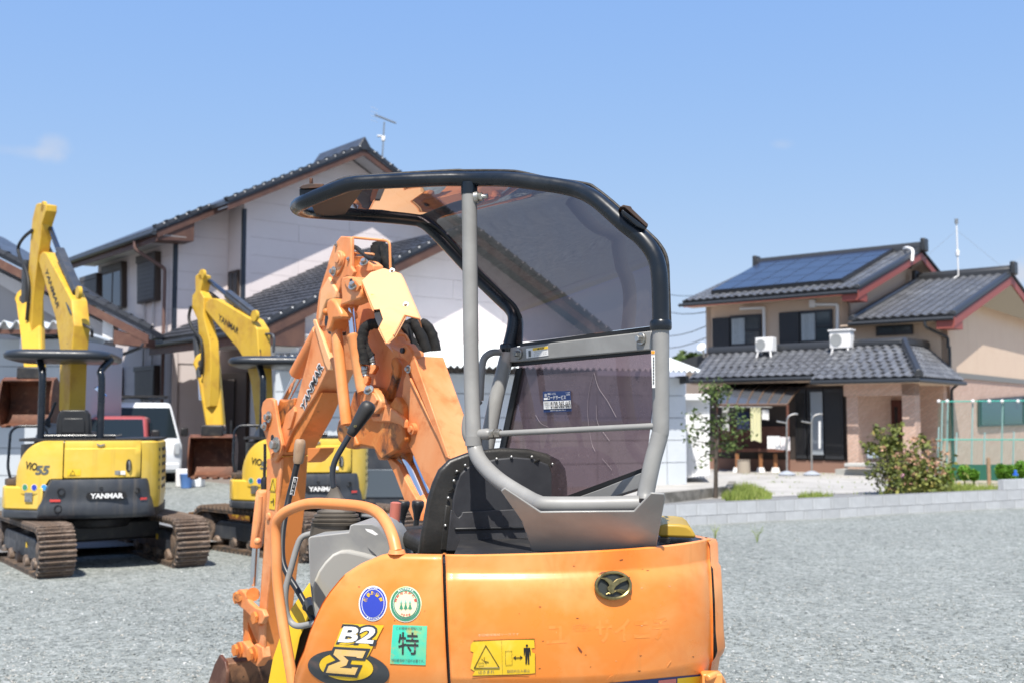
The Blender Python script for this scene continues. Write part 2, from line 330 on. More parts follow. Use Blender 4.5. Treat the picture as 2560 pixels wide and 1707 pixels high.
# ================================================================= GROUND
def sstep(t): t = max(0, min(1, t)); return t * t * (3 - 2 * t)
def gz(x, y): return .28 * sstep((y - 14) / 9) * sstep((.5 - x) / 4)      # the yard rises gently to the back left
def gravel_mat():
    m = bpy.data.materials.new('gravel'); m.use_nodes = True; t = m.node_tree; b = t.nodes['Principled BSDF']; b.inputs['Roughness'].default_value = .9; b.inputs['Specular IOR Level'].default_value = .25
    co = t.nodes.new('ShaderNodeTexCoord').outputs['Object']
    v = t.nodes.new('ShaderNodeTexVoronoi'); v.inputs['Scale'].default_value = 58; t.links.new(co, v.inputs['Vector'])
    v2 = t.nodes.new('ShaderNodeTexVoronoi'); v2.inputs['Scale'].default_value = 21; t.links.new(co, v2.inputs['Vector'])
    sx = t.nodes.new('ShaderNodeSeparateColor'); t.links.new(v.outputs['Color'], sx.inputs[0]); s2 = t.nodes.new('ShaderNodeSeparateColor'); t.links.new(v2.outputs['Color'], s2.inputs[0])
    ad = t.nodes.new('ShaderNodeMath'); ad.operation = 'MULTIPLY_ADD'; ad.inputs[1].default_value = .4; t.links.new(s2.outputs[0], ad.inputs[0]); 
    hm = t.nodes.new('ShaderNodeMath'); hm.operation = 'MULTIPLY'; hm.inputs[1].default_value = .6; t.links.new(sx.outputs[0], hm.inputs[0]); t.links.new(hm.outputs[0], ad.inputs[2])
    r = t.nodes.new('ShaderNodeValToRGB'); e = r.color_ramp.elements; e[0].position = .10; e[0].color = (.09, .10, .095, 1); e[1].position = .95; e[1].color = (.44, .45, .43, 1)
    for p, c in ((.35, (.21, .226, .210)), (.6, (.275, .292, .272)), (.82, (.325, .342, .32))): q = e.new(p); q.color = (*c, 1)
    t.links.new(ad.outputs[0], r.inputs[0])
    n = t.nodes.new('ShaderNodeTexNoise'); n.inputs['Scale'].default_value = .55; n.inputs['Detail'].default_value = 6; t.links.new(co, n.inputs['Vector'])
    mr = t.nodes.new('ShaderNodeMapRange'); mr.inputs['From Min'].default_value = .35; mr.inputs['From Max'].default_value = .7; mr.inputs['To Min'].default_value = .86; mr.inputs['To Max'].default_value = 1.0; t.links.new(n.outputs[0], mr.inputs['Value'])
    mu = t.nodes.new('ShaderNodeMix'); mu.data_type = 'RGBA'; mu.blend_type = 'MULTIPLY'; mu.inputs['Factor'].default_value = 1; t.links.new(r.outputs[0], mu.inputs['A']); t.links.new(mr.outputs[0], mu.inputs['B'])
    t.links.new(mu.outputs['Result'], b.inputs['Base Color'])
    bp = t.nodes.new('ShaderNodeBump'); bp.inputs['Strength'].default_value = .5; bp.inputs['Distance'].default_value = .015; bp.invert = True; t.links.new(v.outputs['Distance'], bp.inputs['Height']); t.links.new(bp.outputs[0], b.inputs['Normal'])
    MATS['gravel'] = m; return m
m_gravel = gravel_mat()
tag(MB().add([(-2500, -200, -.35), (2500, -200, -.35), (2500, 3500, -.35), (-2500, 3500, -.35)], [(0, 1, 2, 3)]).build('ground', M('far_ground', (.16, .17, .10), .9, var=((.22, .2, .14), .02, .4, .6)), smooth=0), kind='structure')
xs = np.linspace(-30, 26, 57); ys = np.linspace(-4, 29, 67)
bw0, bw1 = P(1560, 1314, 16.2), P(2420, 1271, 19.55)             # foot of the low block wall
bdir = (bw1 - bw0); bdir.z = 0; blen = bdir.length; bdir.normalize(); bnor = V((bdir.y, -bdir.x, 0))
gy = MB().grid(lambda u, v: (lambda x, y: V((x, y, gz(x, y) + .012 * math.sin(x * 1.7 + y) * math.sin(y * 1.3))))(-30 + 56 * u, -4 + 33 * v), 112, 66)
tag(gy.build('gravel_yard', m_gravel), kind='structure')
# loose stones lying on the yard: real relief in the nearer part
def stones(n, name):
    u = rng.random(n); d = 3.6 / (1 - u * (1 - 3.6 / 17.0)); px = rng.random(n) * 2900 - 170; x = (px - CX) / FPX * d
    ok = np.ones(n, bool); rel = (x - bw0.x) * bnor.x + (d - bw0.y) * bnor.y; ok &= rel > .12
    x, d = x[ok], d[ok]; n = len(x); s = rng.uniform(.004, .0105, n) * np.where(rng.random(n) < .06, 1.7, 1)
    base = np.array([(1, 0, 0), (-.5, .87, 0), (-.5, -.87, 0), (.5, .5, .75), (-.7, .0, .75), (.4, -.6, .65)]); F0 = [(0, 1, 3), (1, 4, 3), (1, 2, 4), (2, 5, 4), (2, 0, 5), (0, 3, 5), (3, 4, 5)]
    an = rng.random(n) * 6.28; ca, sa = np.cos(an), np.sin(an); jit = rng.uniform(.7, 1.3, (n, 6, 3)); b = base[None] * jit * s[:, None, None]
    vx = b[..., 0] * ca[:, None] - b[..., 1] * sa[:, None] + x[:, None]; vy = b[..., 0] * sa[:, None] + b[..., 1] * ca[:, None] + d[:, None]
    gzv = np.array([gz(a, c) + .012 * math.sin(a * 1.7 + c) * math.sin(c * 1.3) for a, c in zip(x, d)]); vz = b[..., 2] * .8 + gzv[:, None] - .001
    co = np.stack([vx, vy, vz], -1).reshape(-1, 3); fs = (np.array(F0)[None] + (np.arange(n) * 6)[:, None, None]).reshape(-1, 3)
    me = bpy.data.meshes.new(name); me.from_pydata(co.tolist(), [], fs.tolist()); return me
def stone_mat():
    m = bpy.data.materials.new('stone'); m.use_nodes = True; t = m.node_tree; b = t.nodes['Principled BSDF']; b.inputs['Roughness'].default_value = .85; b.inputs['Specular IOR Level'].default_value = .3
    g = t.nodes.new('ShaderNodeNewGeometry'); r = t.nodes.new('ShaderNodeValToRGB'); e = r.color_ramp.elements; e[0].color = (.13, .145, .14, 1); e[1].color = (.62, .62, .60, 1)
    for p, c in ((.3, (.215, .228, .212)), (.75, (.305, .322, .302)), (.93, (.40, .37, .32))): q = e.new(p); q.color = (*c, 1)
    t.links.new(g.outputs['Random Per Island'], r.inputs[0]); t.links.new(r.outputs[0], b.inputs['Base Color']); return m
me = stones(85000, 'gravel_stones'); me.materials.append(stone_mat()); go = link('gravel_stones', me); tag(go, 'loose grey crushed stones strewn over the yard', 'gravel', kind='stuff')
# beyond the wall: asphalt lane, neighbour's concrete, garden soil
def sheet(name, pts, z, mat): return tag(MB().poly([V((p.x, p.y, z)) for p in pts]).build(name, mat, smooth=0), kind='structure')
m_asph = M('asphalt', (.17, .17, .17), .9, var=((.22, .22, .215), .8, .4, .6), bump=(60, .3, .01))
m_conc = M('pale_concrete', (.42, .40, .37), .9, var=((.33, .315, .29), .9, .42, .62), var2=((.26, .27, .15), 1.6, .66, .72), bump=(30, .2, .01))
m_soil = M('garden_soil', (.42, .36, .27), .95, var=((.24, .27, .11), .9, .5, .62), bump=(25, .5, .03))
o_ = V((0, 0, 0))
off = lambda p, a, b: p + bdir * a - bnor * b
sheet('lane', [off(bw0, -30, .10), off(bw0, 60, .10), off(bw0, 60, 5.2), off(bw0, -30, 5.2)], .10, m_asph)
sheet('forecourt', [off(bw0, -4, 3.1), off(bw0, 60, 3.1), off(bw0, 60, 40), off(bw0, -4, 40)], .106, m_conc)
sheet('garden', [P(2290, 1240, 19.4), P(2420, 1240, 19.75), P(2900, 1240, 21.8), P(3000, 1200, 33), P(2365, 1200, 28)], .112, m_soil)
# low block wall, every block a piece
m_block = M('concrete_block', (.42, .43, .44), .9, isl=.08, var=((.50, .51, .52), 2.2, .4, .65), streak=((.30, .30, .29), 3, .52, .8), bump=(70, .35, .006))
wl_ = thing('block_wall', bw0, 'low new grey concrete block wall along the far edge of the gravel', 'wall')
bm_ = MB().box((0, 0, 0), (.381, .12, .182)).mesh('block', m_block)
MB().box(V((bw0 + bdir * (blen / 2 + 2))) + UP * .12, (blen + 9.9, .10, .36), (bdir, bnor, UP)).build('mortar', M('mortar', (.22, .22, .22), .95), wl_)
nb = int((blen + 10) / .39)
for r_ in range(2):
    for k in range(nb):
        s = -3 + k * .39 + (.195 if r_ else 0)
        p = bw0 + bdir * s; M4 = Matrix(((bdir.x, bnor.x, 0, p.x), (bdir.y, bnor.y, 0, p.y), (0, 0, 1, -.045 + r_ * .19 + .09), (0, 0, 0, 1)))
        link('block', bm_, wl_, M4)
for k in range(int(6 / .39)):
    s = 8.4 + k * .39; p = bw0 + bdir * s; link('block', bm_, wl_, Matrix(((bdir.x, bnor.x, 0, p.x), (bdir.y, bnor.y, 0, p.y), (0, 0, 1, .425), (0, 0, 0, 1))))
# the planted kerb by the shed
kb = [P(1640, 1258, 19.5), P(1812, 1240, 21.5), P(1822, 1222, 23.6), P(1640, 1222, 23.8)]
MB().prism([V((p.x, p.y, .05)) for p in kb[:2]] + [V((p.x, p.y + .16, .05)) for p in (kb[1], kb[0])], (0, 0, .24)).prism([V((kb[1].x, kb[1].y, .05)), V((kb[1].x + .15, kb[1].y, .05)), V((kb[2].x + .15, kb[2].y, .05)), V((kb[2].x, kb[2].y, .05))], (0, 0, .235)).build('old_kerb', M('old_kerb', (.14, .13, .11), .95, var=((.26, .24, .21), 3, .45, .6), bump=(20, .5, .02)))
tag(bpy.data.objects['old_kerb'], 'dark weathered stone kerb round the shed corner beside the lane', 'kerb')
# ================================================================= WHITE HOUSE (left)
m_wall = M('white_siding', (.80, .71, .69), .8, var=((.82, .735, .715), 1.5, .4, .65), streak=((.70, .635, .615), 2.2, .58, .85), bump=(120, .06, .004))
m_fascia = M('brown_fascia', (.115, .052, .036), .55, var=((.15, .075, .05), 5, .45, .65))
m_soffit = M('soffit', (.62, .60, .60), .8)
m_tile = M('roof_tile_dark', (.035, .038, .046), .38, isl=.22, var=((.055, .058, .068), 1.7, .4, .65), rvar=.1)
m_trim = M('dark_trim', (.03, .04, .055), .5)
m_shut = M('shutter', (.075, .066, .062), .5, var=((.095, .085, .08), 3, .4, .6))
m_brfr = M('window_brown', (.06, .040, .030), .5)
m_glassd = M('glass_dark', (.012, .014, .018), .06, spec=.8)
m_pipe = M('pipe_dark', (.03, .034, .04), .45)
m_pipeb = M('pipe_brown', (.17, .10, .085), .5)
E0 = P(392, 578, 25.5); fd = V((-.64, .77, 0)).normalized(); gd_ = V((fd.y, -fd.x, 0))
def Hh(t, f, z): return V((E0.x, E0.y, 0)) + gd_ * t + fd * f + UP * z
ZE = E0.z; SL = .51
def zr(t): return ZE + SL * t if t <= 5.2 else ZE + SL * (10.4 - t)
def PT(px, py, t): return PL(px, py, gd_, gd_.dot(Hh(t, 0, 0)))     # on a plane parallel to the window front
def PFp(px, py, f): return PL(px, py, fd, fd.dot(Hh(0, f, 0)))       # on a plane parallel to the gable
WH = thing('house', Hh(5, 3, .3), 'white two-storey house with dark tiled gable roof behind the yellow excavators', 'house')
# walls
MB().prism([Hh(.75, .7, .2), Hh(2.15, .7, .2), Hh(2.15, .7, zr(2.15) - .12), Hh(.75, .7, zr(.75) - .12)], fd * .2).prism([Hh(.75, .7, .2), Hh(.75, 6.2, .2), Hh(.75, 6.2, ZE + .02), Hh(.75, .7, ZE + .02)], gd_ * .2) \
    .prism([Hh(2.15, .7, .2), Hh(2.15, -.18, .2), Hh(2.15, -.18, zr(2.15) - .1), Hh(2.15, .7, zr(2.15) - .1)], gd_ * .2).build('wall', m_wall, WH)
MB().prism([Hh(2.16, -.16, .2), Hh(9.9, -.16, .2), Hh(9.9, -.16, zr(9.9) - .12), Hh(5.2, -.16, zr(5.2) - .12), Hh(2.16, -.16, zr(2.16) - .12)], fd * .2).build('wall', m_wall, WH)
MB().prism([Hh(9.7, 0, .2), Hh(9.9, 0, .2), Hh(9.9, 6.2, .2), Hh(9.7, 6.2, .2)], UP * 5.5).prism([Hh(.75, 6.0, .2), Hh(9.9, 6.0, .2), Hh(9.9, 6.0, ZE), Hh(.75, 6.0, ZE)], fd * .2).build('wall', m_wall, WH)
# siding boards on the gable, each its own piece
def boards(poly2, to3, nrm, row=.455, ln=3.03, gap=.007, th=.010, parent=None, mat=m_wall, nm='siding_board'):
    zs = [p[1] for p in poly2]; us = [p[0] for p in poly2]; z = min(zs); i = 0
    while z < max(zs):
        u = min(us) - (ln * .5 if i % 2 else 0)
        while u < max(us):
            q = [tuple(p) for p in poly2]
            for (a, b, c_) in ((1, 0, u + ln - gap / 2), (-1, 0, -(u + gap / 2)), (0, 1, z + row - gap / 2), (0, -1, -(z + gap / 2))):
                if q: q = clip(q, a, b, c_)
            if len(q) > 2: MB().prism([to3(a, b) for a, b in q], nrm * th).build(nm, mat, parent, smooth=0)
            u += ln
        z += row; i += 1
boards([(2.17, 3.0), (9.9, 3.0), (9.9, zr(9.9) - .14), (5.2, zr(5.2) - .14), (2.17, zr(2.17) - .14)], lambda a, b: Hh(a, -.165, b), -fd, parent=WH)
boards([(.76, 3.0), (2.14, 3.0), (2.14, zr(2.14) - .14), (.76, zr(.76) - .14)], lambda a, b: Hh(a, .695, b), -fd, parent=WH)
boards([(.70, .25), (6.2, .25), (6.2, ZE), (.70, ZE)], lambda a, b: Hh(.745, a, b), -gd_, parent=WH, ln=9)
for (t, f) in ((.72, .67), (2.12, -.19)): MB().prism([Hh(t, f, .25), Hh(t + .09, f, .25), Hh(t + .09, f + .09, .25), Hh(t, f + .09, .25)], UP * (zr(t) - .55)).build('corner_trim', m_trim, WH)
# roof
RT = .10
rf = MB().prism([Hh(-.02, 0, ZE), Hh(5.2, 0, zr(5.2)), Hh(5.2, 1.5, zr(5.2)), Hh(-.02, 6.6, ZE)], UP * RT).prism([Hh(1.4, -.9, zr(1.4)), Hh(5.2, -.9, zr(5.2)), Hh(5.2, 0, zr(5.2)), Hh(1.4, 0, zr(1.4))], UP * RT) \
    .prism([Hh(5.2, -.9, zr(5.2)), Hh(10.4, -.9, ZE), Hh(10.4, 6.6, ZE), Hh(5.2, 1.5, zr(5.2))], UP * RT).prism([Hh(-.02, 6.6, ZE), Hh(5.2, 1.5, zr(5.2)), Hh(10.4, 6.6, ZE)], UP * RT).build('roof', m_tile, WH)
# soffit + fascia + barge boards
MB().prism([Hh(.05, .05, ZE - .06), Hh(.75, .05, ZE - .05), Hh(.75, 6.5, ZE - .05), Hh(.05, 6.5, ZE - .06)], UP * -.03).prism([Hh(1.45, -.86, zr(1.45) - .06), Hh(5.2, -.86, zr(5.2) - .06), Hh(5.2, -.18, zr(5.2) - .06), Hh(1.45, -.18, zr(1.45) - .06)], UP * -.03).prism([Hh(5.2, -.86, zr(5.2) - .06), Hh(10.3, -.86, zr(10.3) - .06), Hh(10.3, -.18, zr(10.3) - .06), Hh(5.2, -.18, zr(5.2) - .06)], UP * -.03).build('soffit', m_soffit, rf)
MB().prism([Hh(0, .02, ZE - .24), Hh(.03, .02, ZE - .24), Hh(.03, 6.6, ZE - .24), Hh(0, 6.6, ZE - .24)], UP * .22).build('fascia', m_fascia, rf)
def barge(t0, t1, f, h=.17, th=.05): return MB().prism([Hh(t0, f, zr(t0) - h), Hh(t1, f, zr(t1) - h), Hh(t1, f, zr(t1) - .01), Hh(t0, f, zr(t0) - .01)], fd * th)
m_barge = M('barge_brown', (.125, .062, .042), .55, var=((.085, .042, .032), 3, .4, .65))
barge(0, 1.9, .02).build('barge_board', m_barge, rf); barge(1.4, 5.2, -.88).build('barge_board', m_barge, rf); barge(5.2, 10.4, -.88).build('barge_board', m_barge, rf)
MB().prism([Hh(.0, .05, ZE - .20), Hh(.95, .05, ZE - .14), Hh(.95, .05, zr(.95) - .16), Hh(.0, .05, ZE - .18)], fd * .6).build('eave_box', m_barge, rf)
MB().tube([Hh(-.07, -.02, ZE - .05), Hh(-.07, 6.7, ZE - .05)], .06, 10).build('gutter', m_pipe, rf)
# verge tiles, individually, with pale clips
vt = MB().box((0, 0, 0), (.285, .16, .085)).box((-.125, -.0, .03), (.04, .17, .07)).mesh('verge_tile', m_tile)
clipm = MB().sphere((0, 0, 0), .020, 8).mesh('tile_clip', m_wht)
def verge(Hf, t0, t1, f, zf, parent, off=0):
    n = max(1, int(abs(t1 - t0) * 1.12 / .28)); up = 1 if zf(t1) > zf(t0) else -1
    for k in range(n):
        t = t0 + (t1 - t0) * (k + .5) / n; a = math.atan2(zf(t1) - zf(t0), t1 - t0)
        ex = (Hf(1, 0, 0) - Hf(0, 0, 0)) * math.cos(a) + UP * math.sin(a); ey = Hf(0, 1, 0) - Hf(0, 0, 0); ez = ex.cross(ey) ; ez = ez if ez.z > 0 else -ez
        p = Hf(t, f, zf(t)) + ez * .10
        m = Matrix(((ex.x, ey.x, ez.x, p.x), (ex.y, ey.y, ez.y, p.y), (ex.z, ey.z, ez.z, p.z), (0, 0, 0, 1)))
        o = link('verge_tile', vt, parent, m); link('tile_clip', clipm, parent, Matrix.Translation(p + ex * .08 - ey * .085 + ez * .01))
verge(Hh, 0, 1.4, .06, zr, rf); verge(Hh, 1.4, 5.15, -.84, zr, rf); verge(Hh, 5.25, 10.3, -.84, zr, rf)
MB().prism([Hh(4.95, -.92, zr(4.95) + .10), Hh(5.2, -.92, zr(5.2) + .34), Hh(5.45, -.92, zr(5.45) + .10)], fd * 2.4).build('ridge', m_tile, rf, bevel=.02)
# front windows with shutters
def window(px0, px1, py0, py1, t, kind, parent=WH):
    a, b, c_, d = PT(px0, py1, t), PT(px1, py1, t), PT(px1, py0, t), PT(px0, py0, t); zb, zt_ = (a.z + b.z) / 2, (c_.z + d.z) / 2
    a.z = b.z = zb; c_.z = d.z = zt_; n = -gd_ * .16; e = (b - a).normalized(); 
    w = MB().prism([a, b, c_, d], n).build('window', m_brfr, parent, bevel=.015); hh = zt_ - zb; i = e * .07
    if kind == 'shut':
        q = [a + i + UP * .06, b - i + UP * .06, c_ - i - UP * hh * .17, d + i - UP * hh * .17]; MB().prism([p + n * 1.0 for p in q], n * .06).build('shutter_panel', m_shut, w)
        nsl = 9
        for k in range(nsl):
            z0 = q[0].z + (q[2].z - q[0].z) * k / nsl; z1 = q[0].z + (q[2].z - q[0].z) * (k + .86) / nsl
            MB().prism([V((q[0].x, q[0].y, z0)) + n * 1.06, V((q[1].x, q[1].y, z0)) + n * 1.06, V((q[1].x, q[1].y, z1)) + n * 1.06, V((q[0].x, q[0].y, z1)) + n * 1.06], n * .06).build('slat', m_shut, w)
    else:
        q = [a + i + UP * .06, b - i * 1.5 + UP * .06, c_ - i * 1.5 - UP * hh * .2, d + i - UP * hh * .2]; MB().prism([p + n * 1.0 for p in q], n * .03).build('pane', m_glassd, w)
        m_ = (q[0] + q[1]) / 2; MB().prism([m_ + n * 1.04, m_ + e * .05 + n * 1.04, V((*(m_ + e * .05).xy, q[2].z)) + n * 1.04, V((*m_.xy, q[2].z)) + n * 1.04], n * .06).build('mullion', m_brfr, w)
    MB().prism([d + n * 1.0 - UP * hh * .15, c_ + n * 1.0 - UP * hh * .15, c_ + n * 1.0, d + n * 1.0], n * .15).build('shutter_box', m_shut, w); return w
window(214, 257, 690, 772, .75, 'shut'); window(270, 319, 662, 775, .75, 'open'); window(357, 404, 637, 757, .75, 'shut')
window(205, 250, 926, 1010, .75, 'shut'); window(270, 310, 920, 1000, .75, 'open'); window(351, 402, 915, 995, .75, 'shut')
# return window, pipes
a, b = Hh(2.14, .55, 4.35), Hh(2.14, -.02, 4.35)
w = MB().prism([a, b, b + UP * 1.0, a + UP * 1.0], gd_ * -.05).build('window', m_brfr, WH)
for k in range(2):
    p = a.lerp(b, .08 + k * .46); q = a.lerp(b, .46 + k * .46); MB().prism([p + UP * .06, q + UP * .06, q + UP * .94, p + UP * .94], gd_ * -.062).build('pane', m_glassd, w)
MB().tube(rpath([Hh(-.07, 1.2, ZE - .1), Hh(-.07, 1.2, ZE - .3), Hh(.60, .95, ZE - .75), Hh(.60, .95, .3)], .08), .045, 10).build('downpipe', m_pipeb, WH)
for f in (1.85, 2.45): MB().tube([Hh(.68, f, .3), Hh(.68, f, ZE - .25)], .025, 8).build('wall_pipe', M('pipe_white', (.60, .57, .56), .6), WH)
# one-storey wing
ZW = 3.40
def zw(t): return ZW + .5 * t if t <= 5.2 else ZW + .5 * (10.4 - t)
wr = MB().prism([Hh(-.02, -5.5, ZW), Hh(5.2, -5.5, zw(5.2)), Hh(5.2, -.16, zw(5.2)), Hh(-.02, .2, ZW)], UP * .07).prism([Hh(5.2, -5.5, zw(5.2)), Hh(10.4, -5.5, ZW), Hh(10.4, -.16, ZW), Hh(5.2, -.16, zw(5.2))], UP * .07).build('wing_roof', m_tile, WH)
MB().prism([Hh(.1, -5.4, ZW - .05), Hh(1.9, -5.4, ZW - .05), Hh(1.9, .1, ZW - .05), Hh(.1, .1, ZW - .05)], UP * -.03).build('soffit', m_soffit, wr)
MB().prism([Hh(0, -5.5, ZW - .26), Hh(.03, -5.5, ZW - .26), Hh(.03, .3, ZW - .26), Hh(0, .3, ZW - .26)], UP * .24).build('fascia', m_fascia, wr)
MB().tube([Hh(-.07, -5.5, ZW - .04), Hh(-.07, .35, ZW - .04)], .055, 10).build('gutter', m_pipe, wr)
for (t0, t1) in ((0, 5.2), (5.2, 10.4)): MB().prism([Hh(t0, -5.48, zw(t0) - .22), Hh(t1, -5.48, zw(t1) - .22), Hh(t1, -5.48, zw(t1) - .01), Hh(t0, -5.48, zw(t0) - .01)], fd * .05).build('barge_board', m_barge, wr)
MB().prism([Hh(0.02, -5.45, ZW - .30), Hh(1.0, -5.45, ZW - .30), Hh(1.0, -5.45, zw(1.0) - .16), Hh(0.02, -5.45, ZW - .2)], fd * .5).build('eave_box', m_barge, wr)
verge(Hh, 0, 5.15, -5.44, zw, wr); verge(Hh, 5.25, 10.3, -5.44, zw, wr)
# flat interlocking tiles: the largest 300 singly, the rest as one piece
tile_v = MB().add([(-.14, 0, 0), (-.05, 0, .014), (.06, 0, .014), (.14, 0, .002), (-.14, .30, 0), (-.05, .30, .012), (.06, .30, .012), (.14, .30, .002), (-.14, 0, -.02), (-.05, 0, -.008), (.06, 0, -.008), (.14, 0, -.02)],
    [(0, 1, 5, 4), (1, 2, 6, 5), (2, 3, 7, 6), (8, 9, 1, 0), (9, 10, 2, 1), (10, 11, 3, 2)])
tile_m = tile_v.mesh('roof_tile', m_tile, smooth=0, recalc=False)
def lay_tiles(A, B_, C, D, parent, wid=.28, row=.27, lift=.05, budget=300, template=tile_v, tmesh=None):
    """A,B eave ends; D,C top ends. Returns how many single tiles were laid."""
    ex0 = (B_ - A); nrow = max(1, int(((D - A).length + (C - B_).length) / 2 / row)); lay = []
    for j in range(nrow):
        v = j / nrow; p0 = A.lerp(D, v); p1 = B_.lerp(C, v); ncol = max(1, round((p1 - p0).length / wid)); u_ = (p1 - p0).normalized(); vv = ((D - A) * .5 + (C - B_) * .5); vv = (vv - u_ * vv.dot(u_)).normalized(); nn = u_.cross(vv); nn = nn if nn.z > 0 else -nn
        tilt = .075
        for i in range(ncol):
            p = p0 + u_ * ((i + .5) * (p1 - p0).length / ncol) + nn * lift; v2 = (vv - nn * tilt).normalized(); n2 = u_.cross(v2); n2 = n2 if n2.z > 0 else -n2
            jx = random.uniform(-.003, .003); p = p + nn * jx
            lay.append((p.length, Matrix(((u_.x, v2.x, n2.x, p.x), (u_.y, v2.y, n2.y, p.y), (u_.z, v2.z, n2.z, p.z), (0, 0, 0, 1)))))
    lay.sort(key=lambda z: z[0]); rest = MB()
    for k, (_, m) in enumerate(lay):
        if k < budget: link('roof_tile', tmesh, parent, m)
        else: rest.add([m @ V(v) for v in template.v], template.f)
    if rest.v: tag(rest.build('roof_tiles', tmesh.materials[0], parent, smooth=0, recalc=False), kind='stuff')
    return min(len(lay), budget)
lay_tiles(Hh(0, .25, ZW + .05), Hh(0, -5.4, ZW + .05), Hh(5.15, -5.4, zw(5.15) + .05), Hh(5.15, -.2, zw(5.15) + .05), wr, row=.27, budget=280, tmesh=tile_m)
# wing walls and porch
MB().prism([Hh(.6, -4.9, .2), Hh(9.8, -4.9, .2), Hh(9.8, -4.9, zw(9.8) - .1), Hh(5.2, -4.9, zw(5.2) - .1), Hh(.6, -4.9, zw(.6) - .1)], fd * .15).build('wall', m_wall, WH)
boards([(.6, .3), (9.8, .3), (9.8, zw(9.8) - .12), (5.2, zw(5.2) - .12), (.6, zw(.6) - .12)], lambda a, b: Hh(a, -4.905, b), -fd, parent=WH)
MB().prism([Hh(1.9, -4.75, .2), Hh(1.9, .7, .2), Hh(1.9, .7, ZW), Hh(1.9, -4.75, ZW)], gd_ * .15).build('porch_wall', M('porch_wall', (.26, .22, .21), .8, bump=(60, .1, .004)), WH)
d_ = PT(552, 1150, 1.86); e_ = PT(618, 1150, 1.86); dr = MB().prism([V((*d_.xy, .3)), V((*e_.xy, .3)), V((*e_.xy, 2.75)), V((*d_.xy, 2.75))], gd_ * -.06).build('door', m_brfr, WH)
MB().prism([V((*d_.lerp(e_, .12).xy, .42)) - gd_ * .07, V((*d_.lerp(e_, .6).xy, .42)) - gd_ * .07, V((*d_.lerp(e_, .6).xy, 2.6)) - gd_ * .07, V((*d_.lerp(e_, .12).xy, 2.6)) - gd_ * .07], gd_ * -.02).build('door_leaf', m_glassd, dr)
MB().tube([V((*d_.lerp(e_, .56).xy, 1.1)) - gd_ * .13, V((*d_.lerp(e_, .56).xy, 1.6)) - gd_ * .13], .02, 8).build('handle', m_steel, dr)
for i in range(4):
    for j in range(2):
        p = PT(450 + i * 17.5, 990 + j * 40, 1.85); MB().box(p, (.20, .10, .30), (fd, gd_, UP)).build('mail_box', M('mailbox', (.03, .032, .038), .4), WH, bevel=.02)
MB().prism([Hh(.2, -4.8, .2), Hh(1.9, -4.8, .2), Hh(1.9, .6, .2), Hh(.2, .6, .2)], UP * .20).build('porch_step', M('porch_step', (.36, .30, .27), .9), WH)
MB().prism([Hh(.72, .66, .2), Hh(.86, .66, .2), Hh(.86, .80, .2), Hh(.72, .80, .2)], UP * 3.1).build('corner_post', m_wall, WH)
p = PFp(700, 875, -5.0); MB().box(p, (.75, .25, .22), (gd_, fd, UP)).build('porch_lamp', m_wht, WH, bevel=.05)
# antenna on the main ridge
ab = PFp(955, 408, -.5); AT = thing('tv_antenna', ab, 'slim television antenna mast on the white house ridge', 'antenna')
tp = PFp(961, 300, -.5); MB().tube([ab, ab.lerp(tp, .95)], .022, 8).build('mast', m_steel, AT)
bdv = V((.9, .35, -.28)).normalized(); bc_ = PFp(958, 296, -.5)
MB().tube([bc_ - bdv * .25, bc_ + bdv * .38], .022, 8).build('boom', m_steel, AT)
for k in range(9):
    q = bc_ + bdv * (-.22 + k * .065); MB().tube([q - V((-.35, .9, 0)) * .12, q + V((-.35, .9, 0)) * .12], .005, 5).build('element', m_steel, AT)
for k in range(4):
    q = bc_ - bdv * .26 + UP * (-.18 + k * .12); MB().tube([q - V((.4, .6, 0)) * .2, q + V((.4, .6, 0)) * .2], .004, 5).build('reflector_rod', m_wht, AT)
MB().box(ab.lerp(tp, .56), (.10, .08, .14)).build('booster', m_wht, AT, bevel=.02); MB().box(ab.lerp(tp, .62) + V((-.1, 0, 0)), (.14, .1, .04)).build('booster_arm', m_wht, AT, bevel=.01)
# ---------------------------------------------------------------- low building at the far left
LB = thing('outbuilding', P(60, 1180, 24.5), 'grey-walled low building with brown gable eaves at the left edge', 'building')
ra, rb = P(-260, 512, 23.2), P(378, 836, 23.2)
zl = lambda x: ra.z + (rb.z - ra.z) * (x - ra.x) / (rb.x - ra.x)
rl_ = MB().prism([ra, rb, rb + V((-.9, 5, 0)), ra + V((0, 5, 0))], UP * .12).build('roof', m_tile, LB)
MB().prism([ra + V((0, -.03, -.22)), rb + V((-.05, -.03, -.20)), rb + V((-.05, -.03, -.02)), ra + V((0, -.03, -.02))], (0, .06, 0)).build('barge_board', m_fascia, LB)
MB().prism([rb + V((-.80, -.02, -.20)), rb + V((-.1, -.02, -.26)), rb + V((-.1, -.02, -.1)), rb + V((-.80, -.02, .10))], (0, .6, 0)).build('eave_box', m_fascia, LB)
nv = int((rb - ra).length / .27)
for k in range(nv):
    p = ra.lerp(rb, (k + .5) / nv) + V((0, .02, .15)); ex = (rb - ra).normalized(); ey = V((0, 1, 0)); ez = ey.cross(ex); ez = ez if ez.z > 0 else -ez
    link('verge_tile', vt, rl_, Matrix(((ex.x, ey.x, ez.x, p.x), (ex.y, ey.y, ez.y, p.y), (ex.z, ey.z, ez.z, p.z), (0, 0, 0, 1))))
m_gwall = M('grey_siding', (.40, .39, .40), .8, bump=(80, .08, .004))
wx = P(283, 1000, 24.3).x; wx0 = P(178, 1000, 24.3).x
MB().prism([V((-25, 24.2, 0)), V((wx0, 24.2, 0)), V((wx0, 24.2, 2.9)), V((wx, 24.2, 2.9)), V((wx, 24.2, zl(wx) - .30)), V((-25, 24.2, zl(-25) - .30))], (0, .15, 0)).build('wall', m_gwall, LB)
